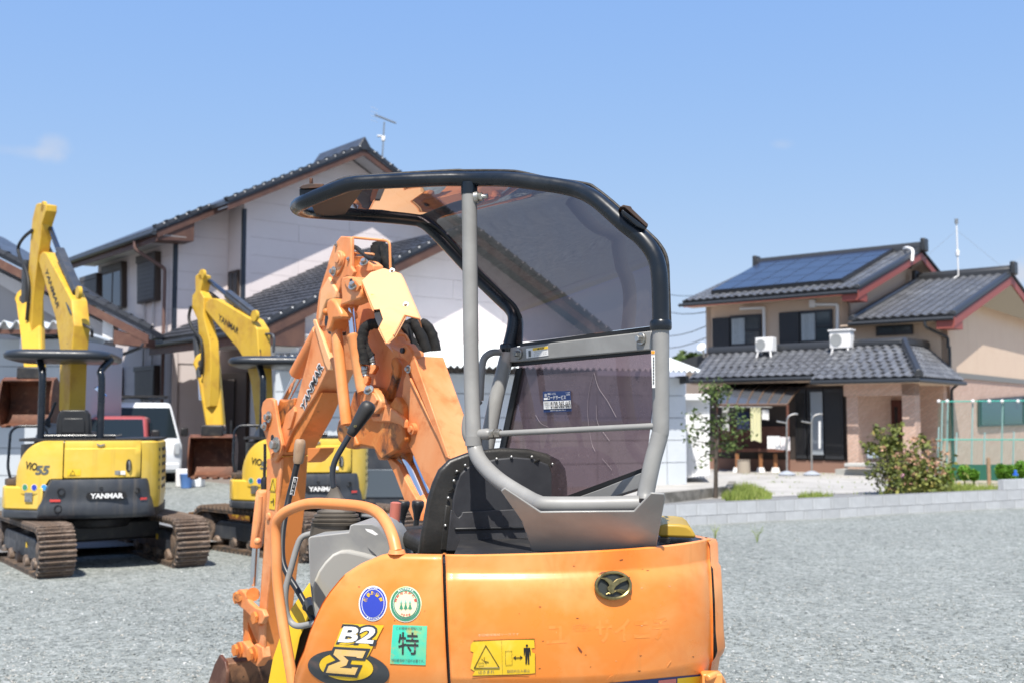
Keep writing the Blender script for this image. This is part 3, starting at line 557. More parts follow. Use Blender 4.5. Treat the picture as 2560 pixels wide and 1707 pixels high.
MB().box(P(276, 825, 23.5), (.24, .3, .46)).build('beam_end', m_wht, LB, bevel=.01); MB().prism([V((wx - .42, 23.9, zl(wx) - .62)), V((wx + .1, 23.9, zl(wx) - .72)), V((wx + .1, 23.9, zl(wx) - .40)), V((wx - 3, 23.9, zl(wx - 3) - .40)), V((wx - 3, 23.9, zl(wx - 3) - .62))], (0, .2, 0)).build('white_band', m_soffit, LB)
MB().box(V((wx - .05, 24.05, 1.6)), (.14, .12, 3.0)).build('corner_post', m_gwall, LB)
MB().tube(rpath([P(360, 858, 23.2), P(352, 868, 23.2), P(296, 890, 23.9), P(288, 900, 23.9), P(288, 1100, 23.9)], .1), .035, 8).build('downpipe', m_pipe, LB)
# ================================================================= BEIGE HOUSE (right)
m_bwall = M('beige_siding', (.66, .50, .375), .85, var=((.68, .525, .395), 1.2, .4, .65), streak=((.52, .38, .27), 2, .58, .85), bump=(90, .08, .005))
m_rfascia = M('red_fascia', (.30, .075, .06), .55)
m_ktile = M('kawara_grey', (.10, .103, .112), .36, isl=.20, var=((.15, .155, .165), 2.2, .4, .65), rvar=.1)
m_kdark = M('kawara_dark', (.028, .03, .034), .4)
def brick_mat():
    m = bpy.data.materials.new('pink_brick'); m.use_nodes = True; t = m.node_tree; b = t.nodes['Principled BSDF']; b.inputs['Roughness'].default_value = .9
    co = t.nodes.new('ShaderNodeTexCoord').outputs['Object']; mp = t.nodes.new('ShaderNodeMapping'); mp.inputs['Rotation'].default_value = (R(90), 0, R(39.5)); t.links.new(co, mp.inputs[0])
    br = t.nodes.new('ShaderNodeTexBrick'); br.inputs['Scale'].default_value = 1; br.inputs['Brick Width'].default_value = .21; br.inputs['Row Height'].default_value = .07; br.inputs['Mortar Size'].default_value = .008
    br.inputs['Color1'].default_value = (.52, .34, .26, 1); br.inputs['Color2'].default_value = (.60, .42, .335, 1); br.inputs['Mortar'].default_value = (.40, .31, .26, 1); t.links.new(mp.outputs[0], br.inputs['Vector']); t.links.new(br.outputs[0], b.inputs['Base Color'])
    bp = t.nodes.new('ShaderNodeBump'); bp.inputs['Strength'].default_value = .4; bp.inputs['Distance'].default_value = .01; bp.invert = True; t.links.new(br.outputs['Fac'], bp.inputs['Height']); t.links.new(bp.outputs[0], b.inputs['Normal']); return m
m_brick = brick_mat()
RC = V((10.4, 32.6, 0)); rfd = V((-.771, .637, 0)).normalized(); rgd = V((-rfd.y, rfd.x, 0)); rgd = rgd if rgd.x > 0 else -rgd
def HR(t, f, z): return RC + rgd * t + rfd * f + UP * z
def PR(px, py, t): return PL(px, py, rgd, rgd.dot(HR(t, 0, 0)))
def PRf(px, py, f): return PL(px, py, rfd, rfd.dot(HR(0, f, 0)))
RH = thing('house', HR(4, 2, .1), 'beige two-storey house with grey tiled roofs and solar panels', 'house')
# upper walls
z1 = lambda t: 5.6 + (7.45 - 5.6) * (t / 5.7) if t <= 5.7 else 5.6 + 1.85 * (11.4 - t) / 5.7
z2 = lambda t: 4.62 + (6.42 - 4.62) * (t / 6.0) if t <= 6 else 4.62 + 1.8 * (12 - t) / 6
MB().prism([HR(.7, .5, .1), HR(.7, 5.5, .1), HR(.7, 5.5, 5.75), HR(.7, .5, 5.75)], rgd * .2).build('wall', m_bwall, RH)
MB().prism([HR(.7, .5, 3), HR(10.7, .5, 3), HR(10.7, .5, z1(10.7)), HR(5.7, .5, z1(5.7) - .05), HR(.7, .5, z1(.7) - .05)], rfd * .2).build('wall', m_bwall, RH)
MB().prism([HR(.7, .7, 2.6), HR(.7, -2.48, 2.6), HR(.7, -2.48, 4.75), HR(.7, .7, 4.75)], rgd * .2).build('wall', m_bwall, RH)
MB().prism([HR(.7, -2.50, 3.02), HR(11.3, -2.50, 3.02), HR(11.3, -2.50, z2(11.3) - .06), HR(6, -2.50, z2(6) - .06), HR(.7, -2.50, z2(.7) - .06)], rfd * .2).build('wall', m_bwall, RH)
MB().prism([HR(.7, -2.51, .1), HR(11.3, -2.51, .1), HR(11.3, -2.51, 2.86), HR(.7, -2.51, 2.86)], rfd * .2).build('brick_wall', m_brick, RH)
MB().prism([HR(.66, -2.55, 2.86), HR(11.3, -2.55, 2.86), HR(11.3, -2.55, 3.02), HR(.66, -2.55, 3.02)], rfd * .2).build('belt_course', M('belt_grey', (.20, .20, .19), .7), RH)
MB().prism([HR(.7, 5.3, 2), HR(10.7, 5.3, 2), HR(10.7, 5.3, 5.8), HR(5.7, 5.3, 7.3), HR(.7, 5.3, 5.8)], rfd * .2).build('wall', m_bwall, RH)
# kawara tile: S profile
kt = MB(); n_ = 6; pr_ = [(-.135 + .27 * i / n_, .022 * math.sin(math.pi * 2 * i / n_ - 2.4) * (1 if True else 0)) for i in range(n_ + 1)]
kt.add([(x, 0, z) for x, z in pr_] + [(x, .26, z) for x, z in pr_] + [(x, 0, z - .03) for x, z in pr_], [(i, i + 1, i + 2 + n_, i + 1 + n_) for i in range(n_)] + [(2 * n_ + 2 + i, 2 * n_ + 3 + i, i + 1, i) for i in range(n_)])
ktm = kt.mesh('roof_tile', m_ktile, smooth=60, recalc=False)
def kroof(A, B_, C, D, parent, name, budget):
    nn = (B_ - A).cross(D - A).normalized(); nn = nn if nn.z > 0 else -nn
    s = MB().prism([A, B_, C, D], nn * -.10).build(name, m_kdark, parent)
    return s, lay_tiles(A + nn * .02, B_ + nn * .02, C + nn * .02, D + nn * .02, s, wid=.27, row=.235, lift=.03, budget=budget, template=kt, tmesh=ktm)
def ridge_cap(a, b, parent, w=.13, h=.24, nm='ridge_tiles'):
    d = (b - a).normalized(); s = d.cross(UP).normalized()
    return MB().loft([[p + s * w, p + s * w + UP * h * .55, p + s * w * .5 + UP * h, p - s * w * .5 + UP * h, p - s * w + UP * h * .55, p - s * w] for p in (a, b)]).build(nm, m_kdark, parent, bevel=.01)
# main roof
A, B_, C, D = HR(0, -.1, 5.6), HR(0, 6.0, 5.6), HR(5.7, 6.0, 7.45), HR(5.7, -.1, 7.45)
kroof(B_, A, D, C, RH, 'roof', 60); s_ = MB().prism([D, HR(11.4, -.1, 5.6), HR(11.4, 6, 5.6), C], UP * -.1).build('roof', m_kdark, RH)
ridge_cap(HR(5.7, -.2, 7.42), HR(5.7, 6.1, 7.42), s_, .16, .30); MB().box(HR(5.7, -.22, 7.60), (.42, .16, .46), (rgd, rfd, UP)).build('ridge_end', m_kdark, s_, bevel=.04); MB().box(HR(5.7, 6.1, 7.60), (.42, .16, .46), (rgd, rfd, UP)).build('ridge_end', m_kdark, s_, bevel=.04)
for (t0, t1) in ((0, 5.7), (5.7, 11.4)): MB().prism([HR(t0, -.12, z1(t0) - .34), HR(t1, -.12, z1(t1) - .34), HR(t1, -.12, z1(t1) - .10), HR(t0, -.12, z1(t0) - .10)], rfd * .05).build('barge_board', m_rfascia, s_); ridge_cap(HR(t0, -.06, z1(t0) - .03), HR(t1, -.06, z1(t1) - .03), s_, .10, .13, 'verge_tiles')
MB().prism([HR(.0, -.1, 5.22), HR(.75, -.1, 5.22), HR(.75, -.1, z1(.75) - .12), HR(0, -.1, 5.5)], rfd * .5).build('eave_box', m_rfascia, s_)
MB().prism([HR(.05, 0, 5.40), HR(.05, 6, 5.40), HR(.05, 6, 5.52), HR(.05, 0, 5.52)], rgd * .04).build('fascia', m_rfascia, s_); MB().prism([HR(.05, 0, 5.42), HR(.7, 0, 5.42), HR(.7, 6, 5.42), HR(.05, 6, 5.42)], UP * .04).build('soffit', m_bwall, s_)
MB().tube([HR(-.05, -.1, 5.47), HR(-.05, 6.1, 5.47)], .06, 8).build('gutter', m_pipe, s_)
MB().prism([HR(2.2, -.05, z1(2.2) - .3), HR(5.7, -.05, z1(5.7) - .3), HR(9, -.05, z1(9) - .3), HR(9, .5, z1(9) - .3), HR(5.7, .5, z1(5.7) - .3), HR(2.2, .5, z1(2.2) - .3)], UP * .03).build('soffit', m_bwall, s_)
for (px0, px1, py0, py1, f) in ((2265, 2283, 648, 672, .48), (2472, 2487, 715, 752, -2.53)):
    a = [PRf(px0, py1, f), PRf(px1, py1, f), PRf(px1, py0, f), PRf(px0, py0, f)]; MB().prism(a, rfd * -.03).build('gable_vent', m_kdark, RH)
# wing roof
A, B_, C, D = HR(0, -2.9, 4.62), HR(0, .1, 4.62), HR(6, .1, 6.42), HR(6, -2.9, 6.42)
k2 = kroof(B_, A, D, C, RH, 'wing_roof', 110)[0]
s2 = MB().prism([D, HR(12, -2.9, 4.62), HR(12, .4, 4.62), C], UP * -.1).build('wing_roof', m_kdark, RH)
ridge_cap(HR(6, -3.0, 6.40), HR(6, .3, 6.40), s2, .16, .28); MB().box(HR(6, -3.0, 6.58), (.42, .16, .44), (rgd, rfd, UP)).build('ridge_end', m_kdark, s2, bevel=.04); MB().box(HR(6, .2, 6.55), (.42, .16, .44), (rgd, rfd, UP)).build('ridge_end', m_kdark, s2, bevel=.04)
ridge_cap(HR(0, .12, 4.60), HR(6, .12, 6.40), s2, .10, .16, 'valley_tiles')
for (t0, t1) in ((0, 6), (6, 12)): MB().prism([HR(t0, -2.92, z2(t0) - .36), HR(t1, -2.92, z2(t1) - .36), HR(t1, -2.92, z2(t1) - .10), HR(t0, -2.92, z2(t0) - .10)], rfd * .05).build('barge_board', m_rfascia, s2); ridge_cap(HR(t0, -2.86, z2(t0) - .03), HR(t1, -2.86, z2(t1) - .03), s2, .10, .13, 'verge_tiles')
MB().prism([HR(.0, -2.9, 4.22), HR(.8, -2.9, 4.22), HR(.8, -2.9, z2(.8) - .12), HR(0, -2.9, 4.5)], rfd * .5).build('eave_box', m_rfascia, s2)
MB().tube([HR(-.05, -2.9, 4.50), HR(-.05, .2, 4.50)], .06, 8).build('gutter', m_pipe, s2); MB().prism([HR(.05, -2.8, 4.45), HR(.7, -2.8, 4.45), HR(.7, .5, 4.45), HR(.05, .5, 4.45)], UP * .04).build('soffit', m_bwall, s2)
MB().prism([HR(2.5, -2.85, z2(2.5) - .3), HR(6, -2.85, z2(6) - .3), HR(10, -2.85, z2(10) - .3), HR(10, -2.3, z2(10) - .3), HR(6, -2.3, z2(6) - .3), HR(2.5, -2.3, z2(2.5) - .3)], UP * .03).build('soffit', M('cream_soffit', (.60, .52, .40), .8), s2)
MB().tube(rpath([HR(-.05, -2.1, 4.45), HR(-.05, -2.1, 4.3), HR(.60, -2.53, 4.0), HR(.60, -2.53, 3.7)], .08), .045, 8).tube([HR(.62, -2.56, 3.75), HR(.62, -2.56, 3.0)], .045, 8).build('downpipe', m_pipe, RH)
# front skirt roofs (veranda, then porch)
e1, e2 = HR(-2.7, 4.2, 2.87), HR(-2.7, .1, 2.87); u1, u2 = HR(-.9, 4.5, 3.72), HR(-.9, .1, 3.72)
k3 = kroof(e1, e2, u2, u1, RH, 'veranda_roof', 80)[0]
p1, p2 = HR(-3.0, .1, 2.74), HR(-3.0, -2.9, 2.74); q1, q2 = HR(-1.12, .1, 3.74), HR(-1.12, -1.86, 3.74); w2 = HR(.7, -2.9, 2.74); w3 = HR(.7, -1.86, 3.74)
k4 = kroof(p1, p2, q2, q1, RH, 'porch_roof', 50)[0]; k5 = kroof(p2, w2, w3, q2, RH, 'porch_roof_side', 0)[0]
ridge_cap(u1, u2, k3, .12, .22); ridge_cap(q1, q2, k4, .12, .2); ridge_cap(p2, q2, k4, .11, .2, 'hip_tiles'); ridge_cap(q2, w3, k4, .12, .2)
MB().prism([u1, HR(.7, 4.6, 3.74), HR(.7, .1, 3.74), u2], UP * .04).prism([q1, HR(.7, .1, 3.7), w3, q2], UP * .02).build('roof_deck', m_kdark, RH)
MB().tube([e1 + rgd * -.04 - UP * .08, e2 + rgd * -.04 - UP * .08], .06, 8).build('gutter', m_pipe, k3); MB().tube([p1 - rgd * .04 - UP * .08, p2 - rgd * .04 - UP * .08, w2 - rfd * .05 - UP * .08], .06, 8).build('gutter', m_pipe, k4)
MB().tube(rpath([p2 + V((.0, .0, -.1)) + rgd * 3.2, HR(.6, -2.6, 2.5), HR(.62, -2.58, 2.35), HR(.62, -2.58, .2)], .08), .04, 8).build('downpipe', m_pipe, RH)
MB().prism([HR(-2.9, .1, 2.60), HR(-2.9, -2.8, 2.60), HR(.7, -2.8, 2.60), HR(.7, .1, 2.60)], UP * .05).prism([HR(-2.6, 4.2, 2.70), HR(-2.6, .1, 2.70), HR(.7, .1, 2.70), HR(.7, 4.2, 2.70)], UP * .05).build('soffit', m_bwall, RH)
# ground floor: porch with pillar, brick walls, door; veranda with dark sliding doors
MB().prism([HR(.2, 1.3, .1), HR(.2, -2.49, .1), HR(.2, -2.49, 2.62), HR(.2, 1.3, 2.62)], rgd * .3).build('brick_wall', m_brick, RH)
MB().prism([HR(-2.5, -2.25, .1), HR(-2.5, -2.60, .1), HR(-2.12, -2.60, .1), HR(-2.12, -2.25, .1)], UP * 2.55).build('pillar', m_brick, RH)
MB().prism([HR(-2.5, -.62, 2.28), HR(-2.5, -2.60, 2.28), HR(-2.14, -2.60, 2.28), HR(-2.14, -.62, 2.28)], UP * .36).build('porch_beam', m_brick, RH)
MB().prism([HR(-2.4, -.66, .1), HR(-2.4, -.98, .1), HR(.2, -.98, .1), HR(.2, -.66, .1)], UP * 2.55).build('porch_side_wall', m_brick, RH)
a = [PR(2230, 1090, .18), PR(2263, 1090, .18)]; dr = MB().prism([V((*a[0].xy, .25)), V((*a[1].xy, .25)), V((*a[1].xy, 2.2)), V((*a[0].xy, 2.2))], rgd * -.05).build('door', M('door_red', (.085, .022, .016), .5), RH)
b0 = a[0].lerp(a[1], .3); b1 = a[0].lerp(a[1], .5); MB().prism([V((*b0.xy, .6)) - rgd * .05, V((*b1.xy, .6)) - rgd * .05, V((*b1.xy, 2.0)) - rgd * .05, V((*b0.xy, 2.0)) - rgd * .05], rgd * -.02).build('door_glass', m_glassd, dr)
MB().tube([V((*a[0].lerp(a[1], .12).xy, .95)) - rgd * .09, V((*a[0].lerp(a[1], .12).xy, 1.35)) - rgd * .09], .018, 6).build('handle', m_steel, dr)
p = PR(2163, 1005, .1); MB().box(p, (.12, .14, .3), (rfd, rgd, UP)).build('wall_lamp', m_kdark, RH, bevel=.03)
p = PR(2163, 1068, .1); MB().box(p, (.26, .06, .26), (rfd, rgd, UP)).build('intercom_plate', m_kdark, RH, bevel=.02)
MB().prism([HR(-2.9, -.5, .08), HR(-2.9, -2.7, .08), HR(.2, -2.7, .08), HR(.2, -.5, .08)], UP * .18).build('porch_step', M('step_grey', (.36, .36, .34), .9), RH)
m_vdark = M('veranda_glass', (.02, .02, .022), .15, spec=.6); m_vwood = M('veranda_wood', (.10, .035, .02), .6, var=((.14, .05, .03), 5, .4, .6))
MB().prism([HR(-2.0, 4.1, .1), HR(-2.0, -.66, .1), HR(-2.0, -.66, 2.58), HR(-2.0, 4.1, 2.58)], rgd * .2).build('veranda_wall', M('veranda_dark', (.05, .04, .035), .7), RH)
MB().prism([HR(-2.06, 4.1, .1), HR(-2.06, -.66, .1), HR(-2.06, -.66, .45), HR(-2.06, 4.1, .45)], rgd * .1).build('plinth', M('plinth_brown', (.26, .15, .11), .8), RH)
for (x0, x1, mt) in ((1990, 2020, m_vdark), (2020, 2062, m_vdark), (2062, 2113, M('screen_dark', (.015, .016, .018), .5))):
    a, b = PR(x0 + 2, 1120, -2.05), PR(x1 - 2, 1120, -2.05); dr = MB().prism([V((*a.xy, .5)), V((*b.xy, .5)), V((*b.xy, 2.5)), V((*a.xy, 2.5))], rgd * -.06).build('sliding_door', m_kdark, RH)
    MB().prism([V((*a.lerp(b, .08).xy, .62)) - rgd * .055, V((*a.lerp(b, .92).xy, .62)) - rgd * .055, V((*a.lerp(b, .92).xy, 2.4)) - rgd * .055, V((*a.lerp(b, .08).xy, 2.4)) - rgd * .055], rgd * -.02).build('pane', mt, dr)
a, b = PR(2028, 1100, -2.17), PR(2058, 1100, -2.17)
def curtain(a, b, z0, z1, nrm, mat, parent, n=10): return MB().grid(lambda u, v: V((*a.lerp(b, u).xy, z0 + (z1 - z0) * v)) + nrm * (.02 * math.sin(u * n * 6.28)), n * 6, 1).build('curtain', mat, parent, smooth=60, recalc=False)
m_curt = M('curtain_pale', (.36, .40, .44), .8); curtain(a, b, .62, 2.42, -rgd, m_curt, RH, 8)
# first-floor windows
def rwindow(px0, px1, py0, py1, t, parent, cur=True, pan=2):
    a, b = PR(px0, py1, t), PR(px1, py1, t); zb = (a.z + b.z) / 2; zt_ = (PR(px0, py0, t).z + PR(px1, py0, t).z) / 2; L = lambda u, z, o: V((*a.lerp(b, u).xy, z)) - rgd * o
    w = MB().prism([L(0, zb, 0), L(1, zb, 0), L(1, zt_, 0), L(0, zt_, 0)], rgd * -.07).build('window', m_kdark, parent)
    for k in range(pan):
        u0, u1 = .05 + k * .9 / pan + .02, .05 + (k + 1) * .9 / pan - .02
        MB().prism([L(u0, zb + .08, .068), L(u1, zb + .08, .068), L(u1, zt_ - .08, .068), L(u0, zt_ - .08, .068)], rgd * -.012).build('pane', M('window_glass', (.03, .045, .05), .08, spec=.8), w)
        if cur and k == 0:
            o = MB().grid(lambda u, v: L(u0 + (u1 - u0) * u, zb + .1 + (zt_ - zb - .2) * v, .083 + .006 * math.sin(u * 40)), 24, 1).build('curtain', M('curtain_white', (.50, .55, .57), .7), w, recalc=False)
    if pan == 2 and cur: MB().prism([L(.55, zb + (zt_ - zb) * .47, .085), L(.95, zb + (zt_ - zb) * .47, .085), L(.95, zb + (zt_ - zb) * .53, .085), L(.55, zb + (zt_ - zb) * .53, .085)], rgd * -.02).build('mid_rail', m_kdark, w)
    return w
rwindow(1828, 1906, 788, 866, .69, RH); rwindow(2002, 2084, 776, 858, .69, RH); rwindow(2192, 2284, 800, 838, .69, RH, False)
for (x0, x1, y0, y1) in ((1784, 1826, 795, 872), (1951, 2000, 781, 862)):
    a, b = PR(x0, y1, .66), PR(x1, y1, .66); z0, z1_ = (a.z + b.z) / 2, (PR(x0, y0, .66).z + PR(x1, y0, .66).z) / 2
    s = MB().prism([V((*a.xy, z0)), V((*b.xy, z0)), V((*b.xy, z1_)), V((*a.xy, z1_))], rgd * -.08).build('shutter_case', m_kdark, RH, bevel=.01)
# right-hand green-netted window on the brick gable
a = [PRf(2444, 1066, -2.53), PRf(2600, 1060, -2.53), PRf(2600, 985, -2.53), PRf(2444, 998, -2.53)]
w = MB().prism(a, rfd * -.05).build('window', m_kdark, RH)
for k in range(3):
    g = bil(a[0], a[1], a[3], a[2]); q = [g(.02 + k * .33, .06) - rfd * .055, g(.31 + k * .33, .06) - rfd * .055, g(.31 + k * .33, .94) - rfd * .055, g(.02 + k * .33, .94) - rfd * .055]; MB().prism(q, rfd * -.02).build('pane', M('pane_dkgreen', (.02, .06, .055), .15), w)
# pipes for the air conditioners
for pts in ([(1850, 772), (1910, 770), (1911, 850)], [(2030, 762), (2094, 762), (2094, 838)]): MB().tube(rpath([PR(x, y, .60) for x, y in pts], .05), .055, 8).build('duct', m_wht, RH, smooth=60)
p = PR(2032, 760, .6); MB().box(p, (.2, .16, .24), (rfd, rgd, UP)).build('duct_cap', m_wht, RH, bevel=.02)
MB().tube(smooth_curve([HR(5.2, .3, 7.46), HR(4.9, .1, 7.44), HR(4.7, -.16, 7.3), HR(4.5, -.2, 6.9)], 4), .05, 8).build('solar_duct', m_wht, RH)
# solar array, 4 x 6 panels
SA = thing('solar_array', HR(2.5, 2.8, 6.5), 'dark blue solar panels laid over the beige house roof', 'solar panels')
su = (D - D)
S0, S1_, S2_, S3_ = PRf(1793, 729, 5.0), None, None, None
nrm_ = (HR(0, 1, 0) - HR(0, 0, 0)).cross(HR(5.7, 0, 7.45) - HR(0, 0, 5.6)).normalized(); nrm_ = nrm_ if nrm_.z > 0 else -nrm_
zs_ = lambda t: 5.6 + 1.85 * t / 5.7
def onroof(px, py):      # the point of the roof slope (lifted) under a line of sight
    r = ray(px, py); o = V((0, 0, EYE)); p0 = HR(0, 0, 5.6) + nrm_ * .14; t = (p0 - o).dot(nrm_) / r.dot(nrm_); return o + r * t
ca, cb, cc_, cd = onroof(1778, 729), onroof(2103, 700), onroof(2236, 622), onroof(1905, 656)
g = bil(ca, cb, cd, cc_)
m_solar = M('solar_cell', (.016, .021, .042), .22, spec=.45, var=((.019, .025, .05), 2, .4, .6)); m_sfr = M('solar_frame', (.03, .036, .05), .4)
for j in range(4):
    for i in range(6):
        u0, u1, v0, v1 = i / 6 + .0015, (i + 1) / 6 - .0015, j / 4 + .002, (j + 1) / 4 - .002
        pn = MB().prism([g(u0, v0), g(u1, v0), g(u1, v1), g(u0, v1)], nrm_ * .035).build('solar_panel', m_sfr, SA)
        e = .004; MB().poly([g(u0 + e, v0 + e) + nrm_ * .038, g(u1 - e, v0 + e) + nrm_ * .038, g(u1 - e, v1 - e) + nrm_ * .038, g(u0 + e, v1 - e) + nrm_ * .038]).build('cells', m_solar, pn, smooth=0)
MB().prism([g(0, 0), g(1, 0), g(1, 0) - nrm_ * .12, g(0, 0) - nrm_ * .12], rgd * -.02).prism([g(1, 0), g(1, 1), g(1, 1) - nrm_ * .12, g(1, 0) - nrm_ * .12], rfd * -.02).build('array_skirt', m_kdark, SA)
# air-conditioner outdoor units on the veranda roof
for (px0, px1, py0, py1, yb, lab) in ((1894, 1936, 843, 880, 894, 'white air conditioner outdoor unit on the roof, left of the two'), (2079, 2130, 828, 872, 890, 'white air conditioner outdoor unit with a lid, right of the two')):
    t = -1.3; base = PR((px0 + px1) / 2, yb, t); AC = thing('air_conditioner', base, lab, 'air conditioner', 'outdoor units on the veranda roof')
    a, b = PR(px0, py1, t), PR(px1, py0, t); w = abs((b - a).dot(rfd)); h = b.z - a.z; c = (a + b) / 2
    MB().box(c, (w, .30, h), (rfd, rgd, UP)).build('casing', m_wht, AC, bevel=.02)
    MB().lathe([(h * .36, 0), (h * .36, .015), (h * .30, .012), (h * .06, .012)], c - rgd * .15 + rfd * w * .18, -rgd, 20).build('fan_grille', M('grille', (.30, .31, .31), .6), AC)
    for s in (-1, 1): MB().tube([c + rfd * (s * w * .36) - UP * h * .5 - rgd * .12, base + rfd * (s * w * .42) - rgd * .16], .03, 6).build('leg', m_wht, AC); MB().tube([c + rfd * (s * w * .36) - UP * h * .5 + rgd * .12, base + rfd * (s * w * .36) + rgd * .14 + UP * .12], .03, 6).build('leg', m_wht, AC)
    if px0 > 2000: MB().box(c + UP * (h * .5 + .03), (w * 1.12, .38, .05), (rfd, rgd, UP)).build('lid', m_wht, AC, bevel=.015)
# antenna
p0 = HR(5.0, -1.2, 6.2); ta = thing('roof_antenna', p0, 'tall white antenna pole on the right wing ridge of the beige house', 'antenna')
q0, q1 = PRf(2396, 690, -1.3), PRf(2391, 556, -1.3); MB().tube([q0, q1], .025, 6).build('mast', m_wht, ta); MB().lathe([(.06, 0), (.06, .16)], q1 - UP * .05, UP, 10).build('head', m_steel, ta); MB().box(q0.lerp(q1, .42), (.1, .1, .2)).build('booster', m_wht, ta, bevel=.02)
MB().tube([q0, q0 + V((-.3, 0, -.15))], .02, 6).build('stay', m_wht, ta); 
for s in (-1, 1): MB().tube([q0.lerp(q1, .85), q0 + V((s * 1.6, 0, .2))], .004, 4).build('guy_wire', m_steel, ta)
# ================================================================= SHEDS, CARS, GARDEN
m_panel = M('shed_panel', (.55, .585, .62), .55, var=((.60, .63, .66), 1.0, .4, .65), streak=((.44, .46, .48), 2.5, .56, .85)); m_corr = M('corrugated_white', (.74, .77, .77), .5, var=((.68, .72, .72), 1.5, .4, .65))
def corrugated(a, b, c, d, pitch, amp, mat, name, parent, th=.012):
    """a-b is the rippled eave, d-c the high edge"""
    n = max(4, int((b - a).length / pitch * 6)); nn = (b - a).cross(d - a).normalized(); nn = nn if nn.z > 0 else -nn; L = (b - a).length
    f = lambda u, v, o: (a.lerp(b, u)).lerp(d.lerp(c, u), v) + nn * (amp * math.sin(u * L / pitch * 2 * math.pi) + o)
    mb = MB().grid(lambda u, v: f(u, v, 0), n, 1); mb2 = MB().grid(lambda u, v: f(u, v, th), n, 1); mb.add(mb2.v, mb2.f)
    e = MB().grid(lambda u, v: f(u, 0, th * v), n, 1); mb.add(e.v, e.f); return mb.build(name, mat, parent, smooth=60, recalc=False)
# centre shed
SH = thing('shed', P(1400, 1215, 23.6), 'pale blue-white panel shed with corrugated roof, seen through the canopy pane', 'shed')
s0, s1 = P(700, 935, 21.3), P(1742, 925, 25.0); s0.z = s1.z = 2.72; dS = (s1 - s0); dS.z = 0; LS = dS.length; dS.normalize(); nS = V((dS.y, -dS.x, 0)); 
wz = 2.62
base0 = V((P(740, 1000, 21.9).x, P(740, 1000, 21.9).y, 0)); base0 = V((*(s0 - nS * .55).xy, 0)); base1 = V((*(s1 - nS * .55 + dS * .02).xy, 0))
MB().prism([base0 - nS * .04, base1 - nS * .04, base1 - nS * 3.0, base0 - nS * 3.0], UP * wz).build('shed_frame', M('shed_frame', (.45, .48, .51), .6), SH)
npan = int(LS / 1.82); hz = [.10, .62, 1.14, 1.66, 2.18, 2.60]
for i in range(npan + 1):
    for j in range(5):
        a = base0 + dS * (i * 1.82 + .01); b = base0 + dS * min((i + 1) * 1.82 - .01, LS + .02)
        if (b - a).dot(dS) > .05: MB().prism([a + UP * (hz[j] + .008), b + UP * (hz[j] + .008), b + UP * (hz[j + 1] - .008), a + UP * (hz[j + 1] - .008)], nS * .02).build('wall_panel', m_panel, SH, smooth=0)
corrugated(s0 + nS * .15, s1 + nS * .15, s1 - nS * 3.2 + UP * .85, s0 - nS * 3.2 + UP * .85, .145, .032, m_corr, 'shed_roof', SH)
MB().box(V((s1.x, s1.y, 2.55)) - nS * .5 - dS * .1, (.08, .5, .18), (dS, nS, UP)).build('eave_bracket', m_kdark, SH)
# white shed beside it
WS = thing('shed', P(1740, 1200, 25.5), 'plain white metal shed just right of the panel shed', 'shed')
MB().prism([P(1702, 1195, 26.2), P(1774, 1186, 26.2), P(1774, 995, 26.2), P(1702, 995, 26.2)], (.3, 2.4, 0)).build('wall', m_white, WS)
MB().prism([P(1700, 1000, 26.0), P(1776, 1000, 26.0), P(1776, 984, 26.0), P(1700, 984, 26.0)], (.3, 2.7, 0)).build('roof', m_white, WS, bevel=.02)
for k in range(9): MB().box(P(1706 + k * 8, 1100, 26.17), (.012, .02, 1.8)).build('rib', m_white, WS)
# left shed with zigzag roof edge
LS_ = thing('shed', P(40, 1190, 19.5), 'light grey panel shed with corrugated roof behind the leftmost bucket', 'shed')
MB().prism([V((-22, 20.0, .0)), V((P(182, 1000, 20).x, 20.0, 0)), V((P(182, 1000, 20).x, 20.0, 3.1)), V((-22, 20.0, 3.1))], (0, 2.5, 0)).build('shed_frame', M('shed_frame2', (.44, .47, .50), .6), LS_)
for j in range(6):
    for i in range(4):
        x0 = -20 + i * 3.0; x1 = min(x0 + 2.98, P(182, 1000, 20).x)
        if x1 > x0: MB().prism([V((x0, 19.99, .1 + j * .5)), V((x1, 19.99, .1 + j * .5)), V((x1, 19.99, .585 + j * .5)), V((x0, 19.99, .585 + j * .5))], (0, -.02, 0)).build('wall_panel', M('panel_grey', (.50, .53, .56), .6), LS_, smooth=0)
za = P(-60, 812, 19.2); zb_ = P(140, 812, 19.2); corrugated(za, zb_, zb_ + V((0, 2.6, -.12)), za + V((0, 2.6, -.12)), .22, .07, m_corr, 'shed_roof', LS_)
MB().prism([za + V((0, .05, -.16)), zb_ + V((0, .05, -.16)), zb_ + V((0, .05, -.08)), za + V((0, .05, -.08))], (0, .1, 0)).build('eave_beam', m_fascia, LS_)
MB().box(P(0, 985, 19.6), (.5, .3, .42)).build('meter_box', m_ink, LS_, bevel=.02)

